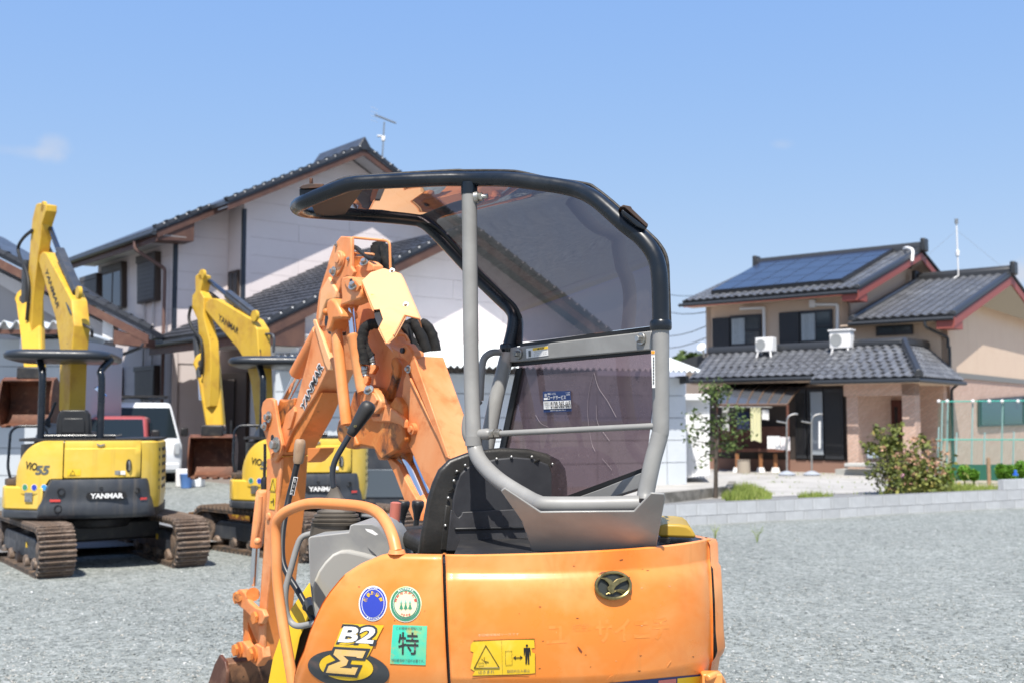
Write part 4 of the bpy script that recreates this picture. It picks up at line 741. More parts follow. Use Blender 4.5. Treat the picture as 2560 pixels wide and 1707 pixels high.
# vehicles ------------------------------------------------------
def vehicle(name, label, front_c, yaw, w, ln, h, prof, mat, ws, hood, lights, cat):
    """prof: side outline (y back from nose, z); ws: windscreen (y0,z0,y1,z1)"""
    root = thing(name, front_c, label, cat, rz=R(yaw)); Mv = WM[root.name]; Bv = lambda mb, n, m, p=root, **k: mb.xf(Mv).build(n, m, p, **k)
    secs = []
    for s, ins in ((-1, .06), (-.93, .012), (-.8, 0), (.8, 0), (.93, .012), (1, .06)):
        secs.append([V((s * w / 2 * (1 - max(0, (z - h * .55)) * .16), y + (ins if y < ln / 2 else -ins), z + (ins * .5 if z < h * .5 else -ins))) for y, z in prof])
    Bv(MB().loft(secs), 'body', mat, bevel=.03, seg=3)
    y0, z0, y1, z1_ = ws; n = V((0, -(z1_ - z0), (y1 - y0))).normalized(); sh = w / 2 * .86
    Bv(MB().prism([V((-sh, y0, z0)) + n * .012, V((sh, y0, z0)) + n * .012, V((sh * .9, y1, z1_)) + n * .012, V((-sh * .9, y1, z1_)) + n * .012], n * .012), 'windscreen', M('screen_glass', (.012, .018, .022), .1, spec=.35), bevel=.004)
    Bv(MB().tube([V((-.5 * sh, y0 - .02, z0 + .02)), V((.3 * sh, y0 + .05, z0 + .12))], .012, 5), 'wiper', m_ink)
    for s in (-1, 1):
        Bv(MB().box((s * w * .40, -.008 + hood[0], lights), (.14, .06, .26)), 'headlight', M('lamp_clear', (.55, .58, .60), .12, .3), bevel=.03)
        Bv(MB().box((s * (w / 2 + .10), y0 + .15, z0 + .12), (.16, .07, .18)), 'mirror', m_ink, bevel=.03)
        Bv(MB().prism([V((s * (w / 2 + .004), y0 + .45, z0)), V((s * (w / 2 + .004), ln * .85, z0)), V((s * (w / 2 * .93 + .004), ln * .83, z1_ - .05)), V((s * (w / 2 * .93 + .004), y1 + .25, z1_ - .05))], (s * .006, 0, 0)), 'side_glass', M('screen_glass', (.02, .03, .035), .08))
        for yy in (ln * .17, ln * .82):
            wh = Bv(MB().lathe([(.20, -.08), (.27, -.07), (.28, 0), (.27, .07), (.20, .08)], (s * (w / 2 - .09), yy, .28), (1, 0, 0), 20), 'wheel', m_tyre); Bv(MB().lathe([(.05, 0), (.18, .01), (.18, -.05)], (s * (w / 2 - .02), yy, .28), (s, 0, 0), 16), 'rim', m_steel, wh)
    Bv(MB().box((0, -.01 + hood[0], .34), (w * .9, .06, .16)), 'bumper', mat, bevel=.03); Bv(MB().box((0, -.04 + hood[0], .42), (.33, .015, .165)), 'number_plate', M('plate_yellow', (.6, .45, .05), .5), bevel=.01)
    return root, Bv
gzv = gz(-7.5, 23)
vp = [(.02, .22), (0, .5), (.03, .78), (.12, .92), (.52, 1.62), (.62, 1.70), (2.9, 1.74), (3.2, 1.68), (3.3, 1.0), (3.3, .22)]
fr_ = P(372, 1200, 22.7); vroot, Bv = vehicle('van', 'white kei van with a roof rack parked by the white house', (fr_.x, fr_.y, gzv), 34, 1.42, 3.3, 1.74, vp, M('van_white', (.70, .73, .76), .3, coat=.5), (.14, .95, .52, 1.58), (.0, 0), .72, 'van')
Bv(MB().tube([(-.55, .8, 1.80), (-.55, 2.8, 1.82)], .02, 6).tube([(.55, .8, 1.80), (.55, 2.8, 1.82)], .02, 6), 'rack_rail', m_ink)
for y in (.85, 1.5, 2.2, 2.75): Bv(MB().tube([(-.62, y, 1.84), (.62, y, 1.84)], .022, 6), 'rack_bar', m_ink)
rp_ = [(.02, .22), (0, .5), (.06, .80), (.75, .98), (1.25, 1.42), (1.5, 1.48), (2.6, 1.47), (3.1, 1.35), (3.3, .9), (3.3, .22)]
f2_ = P(268, 1200, 19.8); vehicle('car', 'pinkish red small car half hidden behind the leftmost yellow excavator', (f2_.x, f2_.y, gz(f2_.x, 20)), 16, 1.36, 3.3, 1.48, rp_, M('car_red', (.42, .09, .09), .3, coat=.6), (.80, 1.0, 1.26, 1.40), (.0, 0), .66, 'car')
# bucket and crate by the wall
bk_ = P(468, 1175, 21.8); zg = gz(bk_.x, bk_.y)
tb = tag(MB().lathe([(.10, 0), (.13, .26), (.135, .27), (.12, .26), (.09, .02)], (bk_.x + .04, bk_.y - .18, zg), UP, 16).build('bucket', M('pail_blue', (.10, .22, .50), .5)), 'small blue plastic pail in front of a white tub by the porch', 'pail')
tag(MB().prism([(bk_.x - .22, bk_.y - .05, zg), (bk_.x + .30, bk_.y - .05, zg), (bk_.x + .30, bk_.y + .25, zg), (bk_.x - .22, bk_.y + .25, zg)], (0, 0, .36)).build('tub', m_white, bevel=.02), 'white square tub standing by the porch of the white house', 'tub')
tr = P(965, 1180, 17.5); tg_ = thing('tool_trolley', (tr.x, tr.y, gz(tr.x, tr.y)), 'dark wheeled cabinet in the shade behind the orange boom', 'cabinet')
MB().bx(tr.x - .55, tr.x + .55, tr.y, tr.y + .6, gz(tr.x, tr.y) + .15, gz(tr.x, tr.y) + 1.15).build('cabinet_box', m_cwt, tg_, bevel=.03); MB().bx(tr.x - .45, tr.x + .45, tr.y - .02, tr.y + .0, gz(tr.x, tr.y) + .3, gz(tr.x, tr.y) + .75).build('front_panel', M('panel_slate', (.08, .10, .12), .4), tg_, bevel=.01)
for s in (-.4, .4): MB().lathe([(.1, -.04), (.1, .04)], (tr.x + s, tr.y + .1, gz(tr.x, tr.y) + .1), (1, 0, 0), 14).build('wheel', m_tyre, tg_)

# vegetation ---------------------------------------------------
def leafmat(name, c1, c2, c3=None):
    m = bpy.data.materials.new(name); m.use_nodes = True; t = m.node_tree; b = t.nodes['Principled BSDF']; b.inputs['Roughness'].default_value = .6; b.inputs['Specular IOR Level'].default_value = .3
    g = t.nodes.new('ShaderNodeNewGeometry'); r = t.nodes.new('ShaderNodeValToRGB'); e = r.color_ramp.elements; e[0].color = (*c1, 1); e[1].color = (*c2, 1)
    if c3: q = e.new(.88); q.color = (*c2, 1); e[-1].color = (*c3, 1)
    t.links.new(g.outputs['Random Per Island'], r.inputs[0]); t.links.new(r.outputs[0], b.inputs['Base Color'])
    try: b.inputs['Subsurface Weight'].default_value = 0
    except Exception: pass
    return m
def leaves(pts, size, name, mat, parent=None, stretch=1.7):
    n = len(pts); P0 = np.array(pts); s = size * rng.uniform(.6, 1.35, n); d1 = rng.normal(size=(n, 3)); d1[:, 2] *= .6; d1 /= np.linalg.norm(d1, axis=1)[:, None]; d2 = np.cross(d1, rng.normal(size=(n, 3))); d2 /= np.linalg.norm(d2, axis=1)[:, None]
    a = P0 - d1 * (s * stretch / 2)[:, None]; c = P0 + d1 * (s * stretch / 2)[:, None]; b = P0 + d2 * (s / 2)[:, None]; d = P0 - d2 * (s / 2)[:, None]
    co = np.stack([a, b, c, d], 1).reshape(-1, 3); f = (np.array([[0, 1, 2, 3]]) + np.arange(n)[:, None] * 4)
    me = bpy.data.meshes.new(name); me.from_pydata(co.tolist(), [], f.tolist()); me.materials.append(mat); return link(name, me, parent)
m_bark = M('bark', (.05, .04, .03), .9, var=((.09, .07, .055), 14, .4, .6))
lf_tree = leafmat('sapling_leaf', (.04, .07, .018), (.11, .155, .04)); lf_bush = leafmat('bush_leaf', (.07, .095, .02), (.20, .22, .05), (.30, .25, .07)); lf_kochia = leafmat('kochia_leaf', (.06, .16, .015), (.16, .33, .03)); lf_grass = leafmat('grass_blade', (.12, .18, .03), (.30, .36, .08), (.44, .40, .17))
lf_flower = leafmat('faded_flower', (.30, .17, .09), (.48, .28, .18), (.58, .38, .36))
# young tree
tb0 = P(1789, 1218, 21.0); tb0.z = .1
TR_ = thing('young_tree', tb0, 'slender young tree with sparse green leaves beside the white shed', 'tree')
top = P(1785, 955, 21.2); tk_ = smooth_curve([tb0, P(1790, 1150, 21.0), P(1794, 1080, 21.1), P(1788, 1010, 21.1), top], 4)
MB().tube(tk_, [.045 - .034 * i / (len(tk_) - 1) for i in range(len(tk_))], 8).build('trunk', m_bark, TR_)
pts = []; bmesh_ = MB()
for (bx, by, ex, ey, n) in ((1790, 1120, 1722, 1100, 110), (1790, 1090, 1715, 1068, 120), (1792, 1070, 1730, 1030, 130), (1790, 1050, 1850, 1020, 120), (1792, 1085, 1868, 1080, 130), (1792, 1110, 1850, 1115, 110), (1788, 1020, 1760, 965, 150), (1788, 1010, 1812, 970, 130), (1790, 1060, 1872, 1050, 90), (1791, 1130, 1735, 1155, 30), (1790, 1140, 1745, 1165, 20), (1790, 1000, 1785, 950, 120), (1791, 1105, 1820, 1130, 90), (1792, 1040, 1810, 1060, 120)):
    d0 = 21.1; d1_ = 21.1 + random.uniform(-.7, .7); a, b = P(bx, by, d0), P(ex, ey, d1_); mid = (a + b) / 2 + UP * .05
    bmesh_.tube([a, mid, b], [.014, .009, .003], 5)
    for _ in range(int(n * .62)):
        u = random.random() ** .7; q = a.lerp(b, u); pts.append(tuple(q + V((random.gauss(0, .09), random.gauss(0, .14), random.gauss(0, .06)))))
bmesh_.build('branches', m_bark, TR_); leaves(pts, .052, 'crown', lf_tree, TR_)
# rose bush
RB = P(2235, 1240, 21.6); RB.z = .1; RO = thing('flowering_bush', RB, 'bush with faded pink flowers growing behind the low block wall', 'bush')
st = MB(); lp = []; fl = []
def blob(cx, cy, rx, ry, d, rd, n, out):
    for _ in range(n):
        a = random.gauss(0, .42); b = random.gauss(0, .42); c = random.gauss(0, .45); out.append(tuple(P(cx + a * rx, cy + b * ry, d + c * rd)))
blob(2295, 1192, 88, 62, 21.6, .9, 2100, lp); blob(2235, 1160, 75, 66, 21.9, .8, 520, lp); blob(2225, 1110, 38, 46, 22.0, .4, 230, lp); blob(2300, 1225, 85, 30, 21.4, .7, 900, lp); blob(2185, 1120, 30, 22, 22.0, .3, 90, lp); blob(2310, 1110, 22, 24, 21.9, .3, 80, lp)
lp = [p if p[2] > .12 else (p[0], p[1], .12 + random.random() * .3) for p in lp]
for (ex, ey, n) in ((2182, 1062, 26), (2240, 1060, 24), (2150, 1108, 20), (2195, 1095, 16), (2310, 1090, 14), (2165, 1195, 16), (2190, 1215, 14)):
    a, b = P(2250, 1180, 21.8), P(ex, ey, 22.0); st.tube([a, a.lerp(b, .5) + UP * .12, b], [.012, .008, .004], 5)
    for _ in range(n * 3): u = random.uniform(.35, 1); q = a.lerp(b, u) + UP * .12 * math.sin(math.pi * u); lp.append(tuple(q + V((random.gauss(0, .05), random.gauss(0, .05), random.gauss(0, .04)))))
for _ in range(40): a = V((RB.x + random.uniform(-.15, .7), RB.y + random.uniform(-.3, .3), .1)); st.tube([a, a + V((random.uniform(-.4, .4), random.uniform(-.2, .2), random.uniform(.5, 1.0)))], [.011, .005], 4)
for _ in range(46):
    c = P(random.gauss(2300, 42), random.gauss(1162, 32), 21.15 + random.uniform(-.2, .2)); 
    for _k in range(14): fl.append(tuple(c + V((random.gauss(0, .035), random.gauss(0, .035), random.gauss(0, .025)))))
st.build('stems', m_bark, RO); tag(leaves(lp, .06, 'foliage', lf_bush, RO, 1.6), kind='stuff'); tag(leaves(fl, .045, 'flowers', lf_flower, RO, 1.1), kind='stuff')
MB().sphere(P(2256, 1189, 21.2), .05, 10).build('pink_bloom', M('bloom_pink', (.70, .36, .48), .7), RO)
# round kochia bushes
for i, (px, py, rx, ry, d, lab) in enumerate(((2372, 1192, 13, 26, 24.3, 'smallest round green shrub tucked behind the flowering bush'), (2411, 1180, 15, 19, 24.5, 'round bright green shrub nearest right of the flowering bush'), (2434, 1187, 12, 14, 24.3, 'low round green shrub just left of the wooden stake'), (2504, 1178, 14, 20, 24.4, 'round green shrub first right of the wooden stake'), (2528, 1180, 13, 18, 24.2, 'round green shrub second right of the wooden stake'), (2552, 1172, 14, 21, 24.6, 'round green shrub at the right edge of the picture'))):
    c = P(px, py, d); rx_ = rx / 2700 * d; rz_ = ry / 2700 * d; ko = thing('round_shrub', (c.x, c.y, .11), lab, 'shrub', 'round green shrubs in the garden'); pp = []
    for _ in range(900):
        v = rng.normal(size=3); v /= np.linalg.norm(v); k = random.uniform(.72, 1.05); pp.append((c.x + v[0] * rx_ * k, c.y + v[1] * rx_ * k, max(.12, c.z + v[2] * rz_ * k)))
    leaves(pp, .035, 'foliage', lf_kochia, ko, 2.4); MB().tube([V((c.x, c.y, .1)), c], .02, 6).build('stem', m_bark, ko)
# grass
def grass(cx0, cx1, d0, d1, n, h, name, label, gr=lambda x, y: True, z=.11, shape=None):
    co = []; f = []
    for _ in range(n):
        d = random.uniform(d0, d1); px = random.uniform(cx0, cx1); x = (px - CX) / FPX * d
        if not gr(px, d): continue
        hh = h * random.uniform(.35, 1.2) * (shape(px, d) if shape else 1); a = random.random() * 6.28; w = .009; lean = random.gauss(0, .35) * hh; k = len(co)
        co += [(x - w * math.cos(a), d - w * math.sin(a), z), (x + w * math.cos(a), d + w * math.sin(a), z), (x + lean * math.cos(a + 1), d + lean * math.sin(a + 1), z + hh)]; f.append((k, k + 1, k + 2))
    me = bpy.data.meshes.new(name); me.from_pydata(co, [], f); me.materials.append(lf_grass); return tag(link(name, me), label, 'grass', kind='stuff')
grass(1800, 1925, 19.6, 23.2, 5200, .17, 'grass', 'tall green grass clump beside the kerb by the white shed', lambda px, d: abs(px - 1860) < random.uniform(.5, 1) * 76 * math.sqrt(max(0, 1 - ((d - 21.4) / 1.8) ** 2)), shape=lambda px, d: .25 + 1.0 * max(0, 1 - ((px - 1855) / 72) ** 2))
grass(2300, 2560, 20.8, 23.8, 8000, .16, 'grass', 'short green grass along the garden bed behind the block wall', lambda px, d: random.random() < .35 + .65 * (px < 2430))
grass(1990, 2080, 20.6, 21.4, 700, .14, 'grass', 'small grass tuft growing from the concrete forecourt', lambda px, d: abs(px - 2030) < 45 * random.random() + 6); grass(1850, 2330, 22, 31, 1500, .07, 'grass', 'thin weeds along the concrete joints in front of the beige house', lambda px, d: (d * 1.1 % 2.2) < .28)
for i, (px, py, lab) in enumerate(((1788, 1345, 'sparse weed sprouting from gravel, left of the two near the wall'), (1893, 1352, 'small weed sprouting from gravel, right of the two near the wall'))):
    c = P(px, py, 1.6 * 2700 / (py - 1050)); wd = thing('weed', (c.x, c.y, 0), lab, 'weed', 'weeds in the gravel'); mb = MB()
    for k in range(12): a = random.random() * 6.28; mb.tube([V((c.x, c.y, 0)), V((c.x + .03 * math.cos(a), c.y + .03 * math.sin(a), .12)), V((c.x + .09 * math.cos(a), c.y + .09 * math.sin(a), random.uniform(.14, .24)))], [.003, .003, .001], 4)
    tag(mb.build('blades', lf_grass, wd), kind='stuff')
# garden net on poles
NT = thing('garden_net', P(2450, 1190, 26.5), 'green mesh net hung on thin poles round the vegetable patch', 'net')
def net_mat():
    m = bpy.data.materials.new('net_green'); m.use_nodes = True; t = m.node_tree; t.nodes.clear(); o = t.nodes.new('ShaderNodeOutputMaterial'); a = t.nodes.new('ShaderNodeBsdfTransparent'); b = t.nodes.new('ShaderNodeBsdfDiffuse'); b.inputs[0].default_value = (.05, .33, .25, 1)
    m1 = t.nodes.new('ShaderNodeMixShader'); m1.inputs[0].default_value = .11; t.links.new(a.outputs[0], m1.inputs[1]); t.links.new(b.outputs[0], m1.inputs[2]); t.links.new(m1.outputs[0], o.inputs[0]); return m
m_net = net_mat(); m_netp = M('net_pole', (.28, .42, .40), .5); m_tape = M('net_tape', (.05, .42, .33), .6)
nd = 26.5
def NP_(px, py, d=nd): return P(px, py, d)
MB().grid(lambda u, v: NP_(2345 + 260 * u, 1003 + (1000 - 1003) * u + (1190 - 1003) * v, nd + .25 * math.sin(u * 9) * .2), 24, 4).build('net_sheet', m_net, NT, recalc=False)
MB().grid(lambda u, v: NP_(2340 + 260 * u, 1098 + (1196 - 1098) * v, nd - .8 + .05 * math.sin(u * 14)), 24, 3).build('net_sheet', m_net, NT, recalc=False)
MB().grid(lambda u, v: NP_(2380 + 220 * u, 1160 + (1200 - 1160) * v, nd - 1.0), 4, 1).build('net_sheet', M('net_dark', (.02, .11, .075), .9), NT, recalc=False)
for px, y0, d in ((2356, 1003, nd), (2370, 997, nd + .3), (2432, 1001, nd), (2507, 999, nd), (2392, 1080, nd - .8), (2462, 1080, nd - .8), (2535, 1078, nd - .8), (2347, 1066, nd - .8)): MB().tube([NP_(px, y0, d), NP_(px - 4, 1195, d)], .018, 6).build('pole', m_netp, NT)
MB().tube([NP_(2345, 1003), NP_(2605, 1000)], .014, 6).build('top_rope', m_tape, NT); MB().tube([NP_(2340, 1098, nd - .8), NP_(2605, 1098, nd - .8)], .014, 6).build('mid_rope', m_tape, NT)
for px in (2347, 2368, 2432, 2473, 2505, 2545): MB().sphere(NP_(px, 1002, nd - .05), .045, 8).build('pole_cap', m_wht, NT)
a = P(2472, 1145, 24.6); tag(MB().prism([V((a.x - .035, a.y, .1)), V((a.x + .035, a.y, .1)), V((a.x + .035, a.y, a.z)), V((a.x, a.y, a.z + .03)), V((a.x - .035, a.y, a.z))], (0, .05, 0)).build('wooden_stake', m_wood), 'bare wooden stake standing among the round green shrubs', 'stake')
a = P(2540, 1224, 19.4); tag(MB().lathe([(.05, 0), (.05, .03), (.025, .035), (.025, .09), (.02, .1)], (a.x, a.y, .62), UP, 12).build('water_valve', M('valve_blue', (.02, .12, .50), .4)), 'small blue valve on top of the block wall', 'valve')
# veranda: awning, laundry, poles -------------------------------
def PV(px, py, d): return P(px, py, d)
AW = thing('awning', PV(1890, 1165, 31.2), 'translucent brown veranda awning roof over the washing', 'awning')
m_awn = M('awning_smoke', (.07, .075, .085), .25, coat=.3)
ax0, ax1 = PV(1816, 1000, 31.0), PV(1968, 1002, 30.6)
def awn(u, v):
    a_ = PV(1790 + 150 * u * 1.19, 1003 - 1 * u, 31.2 - .5 * u); b_ = PV(1812 + 225 * u, 968 - 8 * u, 33.6 - .8 * u); k = v
    q = a_.lerp(b_, k); q.z += .22 * math.sin(math.pi * min(1, k * 2.2) / 2) - .0; return q - UP * .10
MB().grid(awn, 14, 8).build('awning_sheet', m_awn, AW, smooth=60, recalc=False)
for k in range(8): MB().tube([awn(k / 7, v / 6) + UP * .015 for v in range(7)], .022, 6).build('awning_rib', M('awn_rib', (.13, .08, .05), .5), AW)
MB().tube([awn(0, 0), awn(1, 0)], .04, 6).build('awning_beam', M('awn_beam', (.10, .055, .035), .5), AW)
pb = awn(1, 0); MB().tube([pb, V((pb.x, pb.y, .12))], .04, 8).build('awning_post', m_vwood, AW); pa = awn(0, 0); MB().tube([pa, V((pa.x, pa.y, .12))], .04, 8).build('awning_post', m_vwood, AW)
DK = thing('veranda_deck', PV(1880, 1150, 31.6), 'dark red-brown wooden veranda deck under the awning', 'deck')
MB().prism([PV(1790, 1120, 31.8), PV(1965, 1120, 31.3), PV(1965, 1120, 31.3) + V((.5, 1.0, 0)), PV(1790, 1120, 31.8) + V((.5, 1.2, 0))], UP * -.10).build('deck_board', m_vwood, DK)
MB().prism([PV(1798, 1120, 32.3), PV(1965, 1120, 31.8), PV(1965, 1065, 31.8), PV(1798, 1065, 32.3)], (.1, .1, 0)).build('deck_railing', m_vwood, DK)
for px in (1842, 1901, 1938): q = PV(px, 1130, 31.6); MB().box(V((q.x, q.y, .38)), (.10, .10, .52)).build('deck_post', M('deck_post', (.26, .11, .04), .6), DK); MB().lathe([(.14, 0), (.10, .14)], (q.x, q.y, .10), UP, 10).build('post_stone', m_wht, DK)
q = PV(1859, 1160, 31.0); tag(MB().lathe([(.19, 0), (.18, .35), (.20, .37)], (q.x, q.y, .11), UP, 14).build('planter', M('planter', (.36, .31, .25), .9)), 'pale round stone planter in front of the veranda deck', 'planter')
def cloth(name, px0, px1, py0, py1, d, mat, label, wav=3):
    a, b = PV(px0, py0, d), PV(px1, py0, d); zb = PV(px0, py1, d).z
    o = MB().grid(lambda u, v: V((a.x + (b.x - a.x) * u, a.y + (b.y - a.y) * u + .03 * math.sin(u * wav * 6.28) * (1 - v * .4), a.z + (zb - a.z) * v * (1 - .03 * math.sin(u * 5)))), 18, 6).build(name, mat, smooth=60, recalc=False)
    return tag(o, label, 'laundry', 'washing hung out under the awning')
cloth('towel', 1876, 1902, 1018, 1102, 30.9, M('cloth_cream', (.60, .58, .36), .85), 'long pale yellow towel hanging from the awning line'); cloth('cloth', 1905, 1922, 1023, 1048, 30.9, m_wht, 'small white square cloth hanging right of the yellow towel')
cloth('shirt', 1786, 1798, 1038, 1063, 31.0, M('cloth_grey', (.42, .44, .46), .85), 'small grey garment hanging left behind the young tree', 1); cloth('shirt', 1842, 1873, 1028, 1072, 31.2, M('cloth_navy', (.02, .03, .08), .85), 'dark navy garment hanging left of the yellow towel'); cloth('shirt', 1806, 1822, 1018, 1075, 31.1, M('cloth_pale', (.50, .50, .48), .85), 'pale garment hanging behind the young tree foliage')
cloth('towel', 1918, 1950, 1089, 1121, 30.0, m_wht, 'white towel on the low drying rack, left piece'); cloth('towel', 1951, 1975, 1091, 1124, 30.0, M('cloth_pink', (.70, .66, .66), .85), 'white towel on the low drying rack, right piece')
LN = tag(MB().tube([PV(1780, 1016, 31.0), PV(1930, 1017, 30.8)], .014, 6).build('washing_line', m_steel), 'thin pole under the awning carrying the washing', 'washing pole')
def rack(px, lab, arms):
    b0 = PV(px, 1163, 29.6); b0.z = .11; r0 = thing('drying_stand', b0, lab, 'drying stand', 'steel drying stands'); tp = PV(px, 1052, 29.6)
    MB().tube([b0, tp], .026, 8).build('pole', m_steel, r0); MB().tube(smooth_curve([tp, tp + V((.06, 0, .14)), tp + V((.22, 0, .20)), tp + V((.30, 0, .19))], 4), .024, 8).build('hook_arm', m_steel, r0)
    MB().lathe([(.22, 0), (.24, .03), (.14, .09), (.05, .12)], b0, UP, 16).build('base', M('stand_base', (.34, .37, .42), .6), r0); MB().tube([tp + V((0, 0, -.05)), tp + V((-.28, 0, -.0))], .02, 6).build('side_arm', m_steel, r0)
    return r0
rack(2029, 'steel drying stand with a white base nearest the sliding doors', 1); rack(1967, 'steel drying stand at the awning post beside the white towels', 1)
MB_ = MB().tube([PV(2049, 1052, 29.6), PV(2049, 1120, 29.6)], .03, 8); tag(MB_.build('paddle', m_wht), 'white rod hanging from the drying stand hook', 'rod')
q = PV(2180, 1160, 29.0); tag(MB().prism([PV(2110, 1166, 29.6), PV(2180, 1166, 29.2), PV(2180, 1157, 29.2), PV(2110, 1157, 29.6)], (.3, .5, 0)).build('step_stone', M('step_pale', (.44, .44, .42), .9), bevel=.02), 'pale stone step before the porch of the beige house', 'step')
q = PV(2180, 1135, 28.6); tag(MB().prism([PV(2167, 1145, 28.8), PV(2198, 1145, 28.8), PV(2196, 1122, 28.8), PV(2169, 1122, 28.8)], (.1, .35, 0)).build('grey_bin', M('bin_grey', (.34, .40, .46), .5), bevel=.03), 'low grey-blue bin beside the porch pillar behind the bush', 'bin')
# neighbour roof and wires far behind
NR = thing('house', P(1735, 905, 60), 'distant dark roof with a dish peeping out left of the beige house', 'house')
MB().prism([P(1700, 902, 60), P(1770, 880, 60), P(1790, 905, 60), P(1760, 925, 60)], (1, 5, 0)).build('roof', m_kdark, NR); MB().prism([P(1715, 905, 61), P(1790, 905, 61), P(1790, 1010, 61), P(1715, 1010, 61)], (1, 4, 0)).build('wall', m_bwall, NR)
MB().lathe([(.05, 0), (.24, .06), (.25, .07), (.05, .01)], P(1755, 868, 59.5), (-.5, -.7, .5), 14).build('dish', m_wht, NR); MB().tube([P(1757, 870, 59.6), P(1760, 892, 60)], .06, 6).build('dish_arm', m_steel, NR)
for i, (x0, y0, x1, y1, d0, d1, lab) in enumerate(((1640, 771, 1800, 774, 60, 40, 'uppermost overhead wire running to the beige house'), (1640, 838, 1800, 800, 60, 38, 'middle overhead wire sloping up to the beige house'), (1640, 868, 1800, 828, 60, 38, 'lowest overhead wire sloping up to the beige house'), (1640, 730, 1790, 732, 75, 60, 'thin overhead wire highest above the shed roof'))):
    a, b = P(x0, y0, d0), P(x1, y1, d1); tag(MB().tube([a.lerp(b, k / 6) - UP * .25 * math.sin(math.pi * k / 6) for k in range(7)], .02, 5).build('overhead_wire', m_ink), lab, 'wire', 'overhead wires')
# hillside trees far off
tp_ = []
TH = thing('distant_tree', P(1725, 1000, 90), 'hazy green treetop far behind the sheds, left of the beige house', 'tree')
for _ in range(700): a = P(random.gauss(1740, 18), random.gauss(905, 8), 88 + random.uniform(-3, 3)); tp_.append(tuple(a))
leaves(tp_, .5, 'crown', lf_tree, TH); MB().tube([P(1740, 1040, 88), P(1740, 905, 88)], .2, 6).build('trunk', m_bark, TH)
# ================================================================= ORANGE MINI EXCAVATOR
OX = thing('mini_excavator', (-.05, 3.85, 0), 'faded orange mini excavator with smoked canopy, nearest machine in front', 'excavator')
XC = -.06
def yh_plan(x):
    t = min(abs((x - XC) / .78), .999); return 3.06 + .75 * (1 - (1 - t ** 2.5) ** .4)
def hprof(z):
    if z > 1.172: return .014
    if z > 1.155: return .014 * (z - 1.155) / .017
    if z > .885: return -.012 * math.sin(math.pi * (1.155 - z) / .27) 
    return (.885 - z) * .42
def YH(x, z): return yh_plan(x) + hprof(z)
def hs(px, py, off=.0025):
    d = 3.1
    for _ in range(14): p = P(px, py, d); d = YH(p.x, p.z)
    return P(px, py, d - off)
def hq(a, b, c, d, off=.0025):
    f = bil(V((*a, 0)), V((*b, 0)), V((*c, 0)), V((*d, 0)))
    return lambda u, v: (lambda q: hs(q.x, q.y, off))(f(u, v))
def decal(pts, mat, name='sticker', off=.0025, parent=None, k=None):
    if k: pts = cr(k, *pts)
    me = bpy.data.meshes.new(name); bm = bmesh.new(); bm.faces.new([bm.verts.new((x, y, 0)) for x, y in pts])
    bm.normal_update(); bmesh.ops.triangulate(bm, faces=bm.faces[:])
    for _ in range(6):                       # cut it fine enough to follow the curved panel
        ed = [e for e in bm.edges if e.calc_length() > 14]
        if not ed: break
        bmesh.ops.subdivide_edges(bm, edges=ed, cuts=1); bmesh.ops.triangulate(bm, faces=bm.faces[:])
    for v in bm.verts: v.co = hs(v.co.x, v.co.y, off)
    bm.to_mesh(me); bm.free(); me.materials.append(mat); me.shade_smooth(); return link(name, me, parent)
def ell(cx, cy, rx, ry, n=32, rot=0):
    return [(cx + rx * math.cos(a) * math.cos(rot) - ry * math.sin(a) * math.sin(rot), cy + rx * math.cos(a) * math.sin(rot) + ry * math.sin(a) * math.cos(rot)) for a in [2 * math.pi * i / n for i in range(n)]]

# --- rear hood, side covers
ZT = 1.222
def xl(z): return -.188 + .05 * max(0, ZT - z)
def xr(z): return .605 + .006 * max(0, min(1, (ZT - z) / .35))
zrows = [ZT, 1.219, 1.21, 1.19, 1.174, 1.17, 1.165, 1.16, 1.15, 1.12, 1.08, 1.04, 1.0, .96, .92, .90, .89, .885, .88, .87, .85, .8, .74, .66, .58]
def panel(xa, xb, zt, n, rows=None, lip=.05):
    g = []
    for i in range(n + 1):
        u = i / n; col = []; x0 = xa(ZT) + (xb(ZT) - xa(ZT)) * u; top = zt(x0)
        x = x0; y = YH(x, top)
        col.append((x, y + lip, top - .004)); col.append((x, y + .02, top)); col.append((x, y + .008, top - .001))
        for z in zrows:
            zz = top - (ZT - z) * (top - .55) / (ZT - .55) if rows is None else z
            xx = xa(zz) + (xb(zz) - xa(zz)) * u
            dy = .006 if zz > top - .003 else 0
            col.append((xx, YH(xx, zz) + dy, min(zz, top - .003)))
        if i in (0, n): 
            inn = [(a, b + .035, c) for a, b, c in col]
            b2 = [(a + (.004 if i == 0 else -.004), b + .004, c) for a, b, c in col]
            g += [inn, col, b2] if i == 0 else [b2, col, inn]
        else: g.append(col)
    m = len(g[0]); vs = [p for c in g for p in c]
    return MB().add(vs, [(i * m + j, (i + 1) * m + j, (i + 1) * m + j + 1, i * m + j + 1) for i in range(len(g) - 1) for j in range(m - 1)])
hood = panel(xl, xr, lambda x: ZT + .016 * max(0, (x + .1) / .7), 36).build('rear_hood', m_hood, OX, smooth=50)
edge = cr('E', (725, 1500), (760, 1400), (800, 1310), (835, 1190), (880, 1080), (935, 960), (1000, 860), (1100, 740), (1170, 690), (1250, 640), (1400, 578), (1560, 545), (1880, 540))
ep = [hs(x, y, 0) for x, y in edge]; exs = [p.x for p in ep] ; ezs = [p.z for p in ep]
exs = [exs[0] - .05] + exs; ezs = [ezs[0] - .25] + ezs
def ztl(x): return min(float(np.interp(x, exs, ezs)), ZT)
